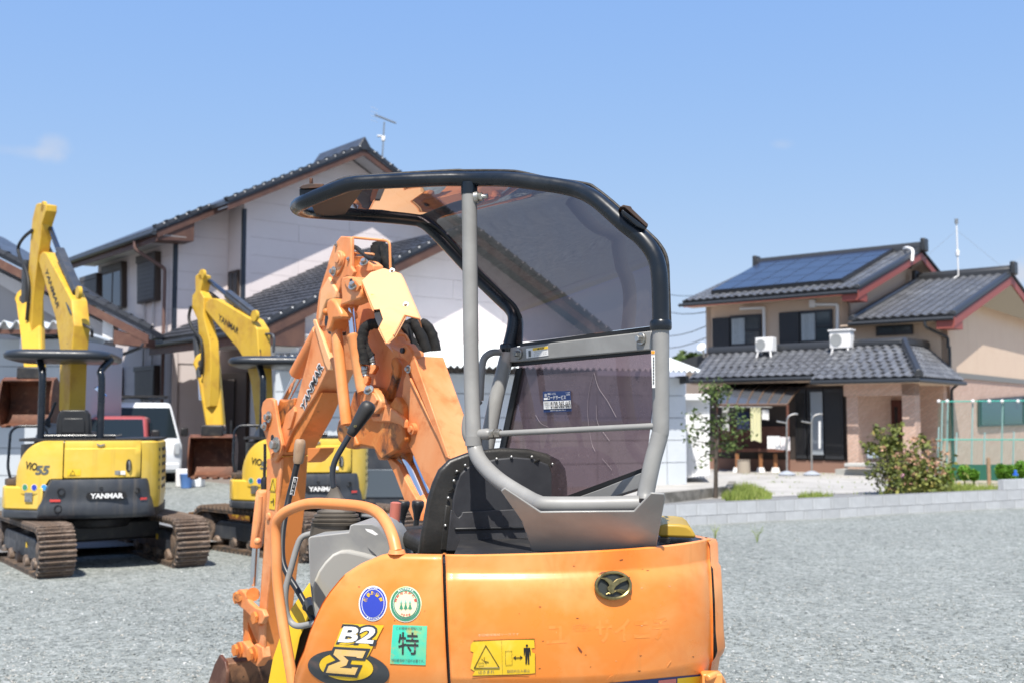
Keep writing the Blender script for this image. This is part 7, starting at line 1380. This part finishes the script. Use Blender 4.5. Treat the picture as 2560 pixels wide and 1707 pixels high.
tk = decal([(668, 788), (1228, 806), (1202, 1448), (618, 1424)], m_teal, 'licence_sticker', .002, OX, 'S')
sq = lambda a, b, c, d, off=.0035: hq(*[sg(*z) for z in (a, b, c, d)], off)
text('特', sq((750, 1270), (1085, 1280), (755, 905), (1090, 915)), M('ink_char', (.035, .035, .035), .5), tk, bold=.008); text('この機械の運転には', sq((720, 865), (1140, 872), (720, 815), (1140, 822)), m_tgrey, tk); text('特別教育修了証が必要です。', sq((645, 1392), (1180, 1408), (645, 1340), (1180, 1356)), m_tgrey, tk)
# B2 sigma badge
CROP['N'] = (740, 1540, 9.388)
ng = lambda *p: cr('N', *p)
bd = decal(ell(*ng((1235, 1250))[0], 103, 48, 40, .14), M('badge_dark', (.045, .05, .055), .45, var=((.40, .20, .13), 3.0, .52, .80)), 'model_badge', .002, OX)
decal(ell(*ng((1180, 1180))[0], 68.5, 35, 40, .10), m_ink, 'badge_rim', .0028, bd); decal(ell(*ng((1180, 1180))[0], 67.5, 34, 40, .10), m_yel, 'badge_disc', .0034, bd)
decal([(1100, 160), (2065, 205), (1700, 920), (1640, 1000), (830, 850)], m_yel, 'badge_ground', .0040, bd, 'N')
text('B2', hq(*ng((930, 655), (1860, 700), (1090, 170), (2000, 200)), .0046), m_cwt, bd, bold=.085, space=.94); text('B2', hq(*ng((975, 595), (1800, 640), (1120, 225), (1940, 245)), .0056), m_wht, bd, bold=.035, space=1.0)
decal([(880, 705), (1750, 755), (1620, 1040), (1310, 1022), (1275, 1120), (1565, 1140), (1430, 1440), (615, 1370), (720, 1110), (930, 1022), (795, 890)], m_cwt, 'sigma_outline', .0048, bd, 'N')
decal([(920, 768), (1638, 810), (1560, 978), (1425, 968), (1420, 945), (1105, 920), (1230, 1030), (1180, 1145), (1025, 1198), (1300, 1220), (1312, 1190), (1455, 1200), (1380, 1370), (700, 1318), (765, 1155), (1050, 1045), (875, 890)], M('ink_peach', (.80, .52, .16), .45, var=((.82, .52, .30), 6, .45, .6)), 'sigma_mark', .0058, bd, 'N')
# ================================================================= YELLOW EXCAVATORS
shoe_me = MB().box((0, 0, .010), (.36, .082, .020)).prism([(-.18, -.036, .02), (-.18, -.014, .02), (-.18, -.020, .046), (-.18, -.031, .046)], (.36, 0, 0)).prism([(-.18, .012, .02), (-.18, .034, .02), (-.18, .029, .046), (-.18, .018, .046)], (.36, 0, 0)).mesh('track_shoe', m_shoe)
def vio_rear(x): 
    t = min(abs(x / .86), .999); return -.98 + .62 * (1 - (1 - t ** 2.8) ** (1 / 2.8))
def track(root, M0, cx, long=1.02, rad=.235):
    """one crawler track: belt, shoes, frame, rollers"""
    T = M0 @ Matrix.Translation((cx, 0, 0))
    def loop(s, r):   # s in metres along the loop
        per = 4 * long + 2 * math.pi * r; s %= per
        if s < 2 * long: return V((0, -long + s, 2 * .255 - (.255 - r))), 0
        s -= 2 * long
        if s < math.pi * r: a = s / r; return V((0, long + r * math.sin(a), .255 + r * math.cos(a))), a
        s -= math.pi * r
        if s < 2 * long: return V((0, long - s, .255 - r)), math.pi
        s -= 2 * long; a = s / r; return V((0, -long - r * math.sin(a), .255 - r * math.cos(a))), math.pi + a
    per = 4 * long + 2 * math.pi * rad
    outer = [loop(per * k / 60, rad - .004)[0] for k in range(60)]; inner = [loop((4 * long + 2 * math.pi * (rad - .03)) * k / 60, rad - .03)[0] for k in range(60)]
    mb = MB()
    rings = [[p + V((dx, 0, 0)) for p in pp] for dx, pp in ((-.175, inner), (-.175, outer), (.175, outer), (.175, inner), (-.175, inner))]
    mb.loft(rings, True, False); mb.xf(T); belt = mb.build('track_belt', m_track, root, smooth=40)
    n = int(per / .092)
    for k in range(n):
        p, a = loop(per * k / n, rad); link('track_shoe', shoe_me, belt, T @ Matrix.Translation(p) @ Matrix.Rotation(-a, 4, 'X'))
    fr = MB().prism([(-.10, -long * .86, .13), (-.10, -long * .95, .22), (-.10, -long * .7, .36), (-.10, long * .7, .36), (-.10, long * .95, .24), (-.10, long * .86, .13)], (.2, 0, 0)).xf(T).build('track_frame', m_cwt, root, bevel=.015)
    MB().box((-.104, -long * .35, .27), (.006, .05, .06)).xf(T).build('reflector', m_yel, fr)
    for k in range(5):
        y = -long * .75 + k * long * 1.5 / 4; MB().lathe([(.06, -.13), (.075, -.11), (.075, -.05), (.055, -.04), (.055, .04), (.075, .05), (.075, .11), (.06, .13)], (0, y, .095), (1, 0, 0), 12).xf(T).build('roller', m_shoe, fr)
    MB().lathe([(.10, -.14), (.20, -.12), (.20, .12), (.10, .14)], (0, long, .255), (1, 0, 0), 18).xf(T).build('sprocket', m_shoe, root)
    MB().lathe([(.12, -.13), (.19, -.10), (.19, .10), (.12, .13)], (0, -long, .255), (1, 0, 0), 18).xf(T).build('idler', m_shoe, root)

def vio(label, loc, yaw, uyaw, boomfn):
    root = thing('excavator', loc, label, 'excavator', 'yellow excavators parked in the yard')
    Mu = Matrix.Translation(V(loc)) @ Matrix.Rotation(R(yaw), 4, 'Z') @ Matrix.Diagonal((.90, .95, .985, 1)); Ml = Matrix.Translation(V(loc)) @ Matrix.Rotation(R(uyaw), 4, 'Z')
    B = lambda mb, n, m, p=root, **k: mb.xf(Mu).build(n, m, p, **k)
    # undercarriage
    for sx in (-.70, .70): track(root, Ml, sx)
    MB().box((0, 0, .36), (1.3, .6, .22)).lathe([(.42, .40), (.42, .52)], (0, 0, 0), (0, 0, 1), 28).xf(Ml).build('track_cross_frame', m_darkmet, root, bevel=.03)
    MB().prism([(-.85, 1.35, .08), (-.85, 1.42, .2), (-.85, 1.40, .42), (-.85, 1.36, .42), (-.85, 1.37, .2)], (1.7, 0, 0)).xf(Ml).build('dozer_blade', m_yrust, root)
    # revolving frame and covers
    N = 30
    def skin(x0, x1, z0, z1, off=0, lean=0, rows=(0, .03, .5, .97, 1)):
        g = lambda u, v: (lambda x, w: V((x, vio_rear(x) + off + lean * (1 - w) ** 2 + (.012 if w < .001 or w > .999 else 0), z0 + (z1 - z0) * w)))(x0 + (x1 - x0) * u, rows[round(v * (len(rows) - 1))])
        return g, len(rows) - 1
    core = [(x, vio_rear(x) + .06) for x in np.linspace(-.80, .80, 25)] + [(.80, .55), (-.80, .55)]
    B(MB().prism([(x, y, .56) for x, y in core], (0, 0, .10)).prism([(x * .97, y + .02, .66) for x, y in core], (0, 0, .70)), 'body_core', m_darkmet)
    # counterweight
    zz = [.57, .585, .62, .70, .74, .80, .86, .90, .955, .985, .99]; inset = [.05, .02, .005, 0, .012, .014, .004, .0, .002, .012, .04]
    def cwp(u, v):
        k = round(v * 10); z = zz[k]; t = (z - .57) / .42; xa = -.54 + .165 * t ** 1.3; xb = .80 - .09 * t; x = xa + (xb - xa) * u
        return V((x, vio_rear(x) - .05 + inset[k] + (.05 if u in (0, 1) else 0), z))
    cw = B(MB().grid(cwp, 34, 10), 'counterweight', m_cwt, smooth=45)
    for (x, z, r) in ((-.235, .86, .045), (.605, .86, .035), (-.265, .68, .045), (.21, .895, .018)):
        B(MB().lathe([(r, -.012), (r, .004), (r * .8, .006), (r * .75, -.04)], (x, vio_rear(x) - .052, z), (0, -1, 0), 16), 'lifting_hole', m_ink, cw)
    B(MB().prism([(.04, -1.035, .805), (.06, -1.035, .845), (.12, -1.03, .855), (.42, -1.03, .855), (.48, -1.02, .845), (.50, -1.02, .805), (.47, -1.02, .775), (.08, -1.035, .775)], (0, .02, 0)), 'name_plate', m_ink, cw)
    pf = lambda q: Mu @ q
    text('YANMAR', lambda u, v: pf(V((.09 + .37 * u, -1.038 + .008 * u, .785 + .055 * v))), m_wht, cw, bold=.04)
    for (x0, x1) in ((-.36, -.24), (.64, .71)):
        B(MB().grid(lambda u, v: V((x0 + (x1 - x0) * u, vio_rear(x0 + (x1 - x0) * u) - .052, .755 + .025 * v)), 4, 1), 'reflector', m_red, cw)
    # left side cover, engine hood, right vent cover
    ls = []
    for i in range(27):
        x = -.80 + .565 * i / 26; top = 1.40 if x > -.42 else 1.40 - .44 * (1 - math.sqrt(max(0, 1 - ((-.42 - x) / .39) ** 2.0)))
        bot = .82 if x < -.50 else (.82 + .17 * min(1, (x + .50) / .12)); bot = min(bot, top - .05); col = []
        for w in (0, .02, .06, .3, .6, .88, .95, .985, 1.0): 
            z = bot + (top - bot) * w; col.append(V((x, vio_rear(x) + (.010 if w > .9 else 0) + (.012 if w in (0, 1.0) else 0), z)))
        col += [V((x, vio_rear(x) + .05, top + .004)), V((x, vio_rear(x) + .35, top))]; ls.append(col)
    m2 = len(ls[0]); sc_ = B(MB().add([p for c in ls for p in c], [(i * m2 + j, (i + 1) * m2 + j, (i + 1) * m2 + j + 1, i * m2 + j + 1) for i in range(26) for j in range(m2 - 1)]), 'side_cover', m_ymach, smooth=50)
    text('ViO', lambda u, v: pf(V((-.665 + .14 * u, vio_rear(-.665 + .14 * u) - .004, 1.10 + .085 * v - .02 * u))), m_ink, sc_, bold=.03, shear=.2); text('55', lambda u, v: pf(V((-.55 + .17 * u, vio_rear(-.55 + .17 * u) - .004, 1.04 + .10 * v))), m_tgrey, sc_, bold=.05, shear=.2)
    for k, mm in enumerate((m_green, m_blue, M('ink_sky', (.05, .30, .62), .5))):
        x = -.67 + .115 * k; d_ = B(MB().poly([(x + .036 * math.cos(a), vio_rear(x + .036 * math.cos(a)) - .004, .905 + .036 * math.sin(a)) for a in [2 * math.pi * i / 18 for i in range(18)]]), 'round_sticker', m_wht, sc_, smooth=0, recalc=False)
        B(MB().poly([(x + .031 * math.cos(a), vio_rear(x + .031 * math.cos(a)) - .006, .905 + .031 * math.sin(a)) for a in [2 * math.pi * i / 18 for i in range(18)]]), 'sticker_disc', mm, sc_, smooth=0, recalc=False)
    def hoodf(u, v):
        x = -.222 + .85 * u; k = round(v * 9); z = (1.0, 1.01, 1.10, 1.25, 1.315, 1.325, 1.385, 1.40, 1.404, 1.40)[k]; o = (.012, 0, 0, 0, 0, .014, .014, .02, .06, .40)[k]
        return V((x, vio_rear(x) - .006 + o + (.012 if u in (0, 1) else 0), z))
    hd_ = B(MB().grid(hoodf, 24, 9), 'engine_hood', m_ymach, smooth=45)
    B(MB().lathe([(.001, 0), (.034, 0), (.034, .012), (.028, .014)], (0, 0, 0), (0, 0, 1), 18).xf(Matrix.Translation((.50, vio_rear(.50) - .002, 1.13)) @ Matrix.Scale(2.1, 4, (0, 0, 1)) @ Matrix.Rotation(R(90), 4, 'X')), 'latch_recess', m_ink, hd_)
    B(MB().tube([(.51, vio_rear(.5) - .02, 1.08), (.515, vio_rear(.5) - .028, 1.13), (.505, vio_rear(.5) - .02, 1.18)], .012, 8), 'latch_handle', m_steel, hd_)
    B(MB().prism([(.14, -.99, 1.375), (.18, -.99, 1.36), (.23, -.985, 1.375), (.23, -.985, 1.36), (.185, -.99, 1.34), (.14, -.99, 1.36)], (0, .01, 0)), 'maker_mark', m_steel, hd_)
    B(MB().grid(lambda u, v: V((-.18 + .15 * u, vio_rear(-.1) - .010, 1.03 + .07 * v)), 1, 1), 'warning_sticker', m_yel, hd_); B(MB().grid(lambda u, v: V((.35 + .06 * u, vio_rear(.38) - .012, 1.035 + .045 * v)), 1, 1), 'data_plate', m_steel, hd_); B(MB().grid(lambda u, v: V((.412 + .055 * u, vio_rear(.42) - .012, 1.035 + .04 * v)), 1, 1), 'data_label', m_wht, hd_)
    tri = [V((-.15, vio_rear(-.1) - .014, 1.04)), V((-.09, vio_rear(-.1) - .014, 1.04)), V((-.12, vio_rear(-.1) - .014, 1.09))]
    B(MB().tube(tri, .003, 4, closed=True), 'warning_triangle', m_ink, hd_)
    def ventf(u, v):
        t = u; x = .64 + .20 * min(1, t / .45); y = vio_rear(min(x, .845)) if t < .45 else vio_rear(.84) + (t - .45) * 1.2
        k = round(v * 4); z = (.66, .80, 1.25, 1.38, 1.40)[k]; o = (.02, 0, 0, .01, .05)[k]
        return V((x - o - .04 * (1.4 - z) * 0, y + o * .4, z))
    vc = B(MB().grid(ventf, 18, 4), 'vent_cover', m_ymach, smooth=50)
    for k in range(6): B(MB().box((.842, -.28 + .0 * k, 1.30 - .085 * k), (.012, .36, .035)).box((.80, -.60, 1.30 - .085 * k), (.06, .10, .035)), 'vent_slot', m_ink, vc)
    # lower left box and step
    bx_ = B(MB().prism([(-.98, -.55, .66), (-.93, -.68, .66), (-.45, -.96, .66), (-.45, -.4, .66), (-.98, .3, .66)], (0, 0, .25)), 'frame_box', m_ymach, bevel=.02)
    B(MB().prism([(-.98, -.56, .57), (-.93, -.69, .57), (-.47, -.97, .57), (-.45, -.4, .57), (-.98, .3, .57)], (0, 0, .088)), 'frame_bumper', m_cwt, bevel=.015)
    B(MB().prism([(-.97, -.5, .915), (-.90, -.62, .915), (-.70, -.72, .915), (-.66, -.3, .915), (-.97, .2, .915)], (0, 0, .07)), 'step_tread', m_track, bevel=.01)
    B(MB().box((-.62, -.878, .80), (.11, .006, .10), (V((.86, -.5, 0)), V((.5, .86, 0)), V((0, 0, 1)))), 'data_plate', m_steel, bx_)
    # deck, seat, consoles
    B(MB().prism([(x, y + .02, 1.395) for x, y in core], (0, 0, .03)), 'deck', m_darkmet)
    st = thing('seat', Mu @ V((-.18, -.3, 1.4)), None, None); st.parent = root; st.matrix_parent_inverse = WM[root.name].inverted()
    B(MB().loft([[V((-.20 + sx * (.20 + k), yy, 1.43 + sz)) for sx, sz in ((-1, 0), (-1.0, .16), (-.92, .26), (-.72, .31), (.72, .31), (.92, .26), (1.0, .16), (1, 0))] for yy, k in ((-.56, -.02), (-.54, 0), (-.46, 0), (-.42, -.03))]), 'backrest', m_black, st, bevel=.015)
    B(MB().prism([(-.34, -.575, 1.48), (-.33, -.575, 1.62), (-.31, -.575, 1.65), (-.09, -.575, 1.65), (-.07, -.575, 1.62), (-.06, -.575, 1.48)], (0, .02, 0)), 'back_panel', m_black, st, bevel=.01)
    B(MB().bx(-.41, .01, -.45, .05, 1.40, 1.50), 'cushion', m_black, st, bevel=.04)
    cn = thing('control_console', Mu @ V((-.7, 0, 1.0)), None, None); cn.parent = root; cn.matrix_parent_inverse = WM[root.name].inverted()
    B(MB().prism([(-.75, -.30, 1.20), (-.68, -.36, 1.26), (-.55, -.3, 1.42), (-.55, .1, 1.58), (-.68, .16, 1.60), (-.75, .0, 1.45)], (.10, 0, 0)), 'console_box', m_greyl, cn, bevel=.03)
    B(MB().lathe([(.05, 0), (.042, .02), (.048, .03), (.038, .05), (.042, .06), (.032, .08), (.022, .10)], (-.63, .05, 1.56), (.35, 0, .9), 14), 'lever_boot', m_black, cn); B(MB().tube([(-.595, .05, 1.65), (-.52, .05, 1.84)], .02, 10), 'joystick', m_black, cn)
    B(MB().tube(rpath([(-.93, -.40, .98), (-.97, -.38, 1.10), (-.97, -.3, 1.50), (-.90, -.28, 1.56), (-.60, -.28, 1.56), (-.55, -.28, 1.50), (-.55, -.28, 1.40)], .06), .017, 10), 'grab_rail', m_tube, smooth=60)
    # canopy
    cp = thing('canopy', Mu @ V((-.3, -.2, 2.3)), None, None); cp.parent = root; cp.matrix_parent_inverse = WM[root.name].inverted()
    def rr(hx, hy, z, n=40): return [V((-.42 + hx * math.copysign(abs(math.cos(a)) ** .42, math.cos(a)), .02 + hy * math.copysign(abs(math.sin(a)) ** .42, math.sin(a)), z)) for a in [2 * math.pi * k / n for k in range(n)]]
    B(MB().loft([rr(.60, .68, 2.305), rr(.64, .72, 2.32), rr(.65, .73, 2.36), rr(.62, .70, 2.395), rr(.54, .62, 2.415), rr(.2, .25, 2.425)]), 'canopy_roof', m_canopy, cp, smooth=60)
    for sx in (-.56, .12):
        B(MB().tube(smooth_curve([(sx, -.62, 1.40), (sx + .0, -.60, 2.05), (sx - .02, -.55, 2.18), (sx - .08 * (1 if sx < 0 else -1), -.42, 2.32)], 6), .042, 12), 'canopy_post', m_tube, cp, smooth=60)
    B(MB().tube([(-.56, -.60, 1.445), (.30, -.60, 1.445)], .03, 10), 'canopy_foot', m_tube, cp)
    B(MB().prism([(.02, -.5, 1.98), (.14, -.52, 1.90), (.17, -.52, 1.895), (.05, -.5, 2.0)], (0, .02, .015)), 'mirror', m_chrome, cp)
    boomfn(root); return root

def boom_parts(root, yaw, base, k, boom_poly, arm_poly, soffit, bw, cylpts, textq, bucketc, bucketw, bucketh, hosepath, rodp, pipe):
    F, Wd = hd(yaw); c0 = Wd.dot(P(*base))
    pw = lambda px, py, off=0: PL(px, py, Wd, c0 + off)
    sr = lambda n, q: (lambda o: (setattr(o, 'parent', root), setattr(o, 'matrix_parent_inverse', WM[root.name].inverted()), o)[2])(thing(n, pw(*q), None, None))
    bo = sr('boom', cr(k, boom_poly[-3])[0]); ar = sr('arm', cr(k, arm_poly[0])[0]); bu = sr('bucket', bucketc[:2])
    MB().prism([pw(*q) for q in cr(k, *boom_poly)], Wd * bw).build('boom_body', m_yboom, bo, bevel=.012)
    MB().prism([pw(*q, -.02) for q in cr(k, *arm_poly)], Wd * (bw * .72)).build('arm_body', m_yboom, ar, bevel=.01)
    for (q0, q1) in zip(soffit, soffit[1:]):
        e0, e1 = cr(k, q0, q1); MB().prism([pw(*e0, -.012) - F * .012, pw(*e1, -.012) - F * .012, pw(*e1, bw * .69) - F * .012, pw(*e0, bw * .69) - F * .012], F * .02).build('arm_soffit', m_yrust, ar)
    (x0, y0), (x1, y1), (x2, y2) = cylpts
    a, b, c_ = [pw(*cr(k, q)[0], bw * .5) for q in cylpts]
    MB().tube([a, b], .034, 12).build('cylinder_rod', M('rod_dark', (.10, .12, .16), .15, .8), bo, smooth=50); MB().tube([b, c_], [.058, .058], 14).build('cylinder_barrel', m_cwt, bo, smooth=50)
    d1 = (c_ - b).normalized(); MB().box((b + c_) / 2 + UP * .05 - F * .03, (.10, (c_ - b).length * 1.1, .02), (Wd, d1, Wd.cross(d1))).build('cylinder_cover', m_cwt, bo, bevel=.006)
    for q in (cylpts[0], cylpts[2]):
        p = pw(*cr(k, q)[0], -.02); MB().lathe([(.075, 0), (.075, .04)], p, Wd, 14).build('pivot_boss', m_yboom, bo)
        p = pw(*cr(k, q)[0], bw - .02); MB().lathe([(.07, 0), (.07, .04)], p, Wd, 14).build('pivot_boss', m_yboom, bo)
    # steel pipes clipped along the back of the lower boom
    e0, e1 = cr(k, boom_poly[pipe[0]], boom_poly[pipe[1]])
    for j in range(4):
        o = bw * (.15 + .24 * j); q0, q1 = pw(*e0, o) - F * .035, pw(*e1, o) - F * .035
        MB().tube([q0, q0.lerp(q1, .5) - F * .01, q1], .015, 6).build('boom_pipe', m_yboom if j % 2 else m_yrust, bo, smooth=60)
        MB().tube([q0, q0 + UP * .10 + F * .02, q0 + UP * .22 + F * .10], .016, 6).build('hose', m_rubber, bo, smooth=60)
    for tt in (.25, .8): MB().box(pw(*e0, bw * .5).lerp(pw(*e1, bw * .5), tt) - F * .045, (bw * .95, .03, .04), (Wd, F, UP)).build('pipe_clamp', m_yboom, bo)
    qq = [V((*z, 0)) for z in cr(k, *textq)]; g = bil(*qq); text('YANMAR', lambda u, v: (lambda z: pw(z.x, z.y, -.004))(g(u, v)), m_ink, bo, bold=.02)
    for i, hp in enumerate(hosepath):
        MB().tube(smooth_curve([pw(*cr(k, q)[0], o) for *q, o in hp], 4), .018 if i else .022, 8).build('hose', m_rubber if i % 2 == 0 else m_cwt, bo, smooth=60)
    (r0, r1, r2) = [pw(*cr(k, q)[0], -.01 + 0 * 1) for q in rodp]
    MB().tube([r0, r1], .05, 12).build('cylinder_barrel', m_cwt, ar, smooth=50); MB().tube([r1, r2], .032, 12).build('cylinder_rod', m_chrome, ar, smooth=50)
    # bucket, mouth toward the camera
    C = P(*bucketc); w, h = bucketw / 2, bucketh / 2
    ax = V((1, 0, 0)); fx = V((-.12, 1, 0)).normalized()
    bp_ = [(-.30, .86), (.05, 1.0), (.42, .75), (.60, .25), (.55, -.35), (.30, -.80), (-.05, -1.0), (-.34, -1.0), (-.20, -.9), (.02, -.9), (.24, -.70), (.46, -.30), (.50, .22), (.35, .66), (.04, .90), (-.28, .80)]
    rel = lambda q, s: C + ax * (s * w) + fx * (q[0] * h * 1.25) + UP * (q[1] * h)
    MB().prism([rel(q, -1) for q in bp_], ax * (2 * w)).build('bucket_shell', m_bucket, bu, bevel=.006)
    sd = bp_[:8] + [(-.55, -.2), (-.48, .3)]
    for s in (-1, 1): MB().prism([rel(q, s) for q in sd], ax * (.025 * s)).build('bucket_side', m_bucket, bu, bevel=.005)
    for i in range(4): MB().box(rel((-.42, -1.0), -.75 + i * .5), (.07, .14, .035)).build('bucket_tooth', m_bucket, bu, bevel=.006)
    top = rel((.1, 1.15), 0); tip = pw(*cr(k, arm_poly[len(arm_poly) // 2])[0], bw * .4)
    MB().box(top, (.30, .20, .16)).build('bucket_hitch', m_darkmet, bu, bevel=.02); MB().tube([rel((.1, 1.3), -.55), rel((.1, 1.3), .55)], .04, 12).build('hitch_pin', m_shoe, bu)
    MB().prism([tip + V((-.22, 0, .10)), tip + V((-.10, 0, .18)), tip + V((.02, 0, .05)), tip + V((.10, 0, .02)), top + V((.14, 0, .0)), top + V((-.10, 0, -.02)), tip + V((-.20, 0, -.12)), tip + V((-.26, 0, 0))], (0, .14, 0)).build('bucket_linkage', m_yboom, ar, bevel=.03)
    MB().lathe([(.05, 0), (.05, .02)], tip + V((-.12, -.02, .0)), (0, -1, 0), 12).build('linkage_pin', m_shoe, ar); MB().lathe([(.05, 0), (.05, .02)], tip + V((.06, -.02, -.08)), (0, -1, 0), 12).build('linkage_pin', m_shoe, ar)

def boom1(root):
    boom_parts(root, 38, (183, 1000, 12.7), 'K',
        [(345, 605), (400, 560), (430, 570), (630, 940), (665, 1010), (690, 1250), (660, 1600), (645, 2040), (550, 2040), (560, 1480), (520, 1190)],
        [(335, 118), (360, 104), (430, 118), (428, 180), (390, 300), (380, 420), (350, 620), (305, 1000), (285, 1560), (215, 1560), (235, 1300), (260, 800), (288, 400), (302, 250)],
        [(350, 640), (305, 1000), (287, 1540)], .19,
        [(395, 140), (560, 580), (720, 940)], [(530, 1100), (400, 720), (556, 1072), (424, 700)][0:0] or [(415, 735), (530, 1095), (440, 712), (558, 1075)],
        (74, 1003, 13.7), .62, .62,
        [[(300, 360, -.04), (220, 430, -.05), (170, 520, -.05), (190, 620, -.05), (240, 720, -.05), (270, 900, -.05), (250, 1200, -.05)], [(600, 950, .05), (660, 1120, .0), (760, 1230, .10), (850, 1280, .15), (860, 1350, .2)], [(620, 1060, .12), (700, 1200, .16), (690, 1500, .14), (680, 2000, .14)], [(640, 1100, .18), (740, 1250, .2), (735, 1500, .2), (720, 2000, .2)], [(385, 300, .06), (420, 420, .10), (450, 500, .12), (500, 600, .14)], [(365, 380, .10), (400, 480, .13), (440, 520, .16), (520, 680, .18)], [(560, 640, .05), (600, 780, .08), (630, 900, .10), (680, 980, .14)]],
        [(245, 640), (225, 1200), (205, 1500)], (5, 7))
def boom2(root):
    boom_parts(root, 44, (642, 1060, 13.9), 'C',
        [(330, 445), (400, 395), (450, 400), (775, 590), (830, 680), (845, 900), (870, 1500), (880, 1660), (825, 1660), (775, 1200), (730, 1000), (645, 860), (330, 490)],
        [(252, 190), (280, 165), (320, 180), (318, 240), (300, 330), (335, 390), (330, 560), (390, 800), (400, 1000), (395, 1400), (345, 1420), (310, 1000), (275, 600), (222, 480), (225, 370), (255, 330)],
        [(398, 1040), (396, 1390)], .19,
        [(310, 175), (560, 370), (800, 560)], [(467, 600), (650, 735), (475, 540), (665, 680)],
        (532, 1138, 14.7), .58, .58,
        [[(215, 470, -.05), (195, 580, -.06), (230, 680, -.06), (310, 790, -.06), (320, 1000, -.06), (310, 1100, -.05)], [(820, 650, .05), (850, 730, .1), (980, 740, .15), (985, 900, .15)], [(850, 640, .1), (870, 900, .15), (900, 1500, .12)], [(900, 680, .18), (930, 900, .18), (950, 1400, .16)], [(310, 320, .06), (380, 370, .12), (430, 390, .14), (520, 440, .15)], [(330, 360, .1), (400, 350, .14), (470, 400, .16)], [(620, 470, .05), (700, 540, .08), (780, 620, .12)]],
        [(265, 760), (300, 1130), (310, 1340)], (5, 7))
    
v1 = vio('yellow excavator at the left edge with its boom raised highest and rusty bucket up', (-4.78, 12.5, 0), 13, 36, boom1)
v2 = vio('yellow excavator partly hidden behind the orange boom, its bucket hanging lower', (-2.58, 13.7, 0), 7, 46, boom2)
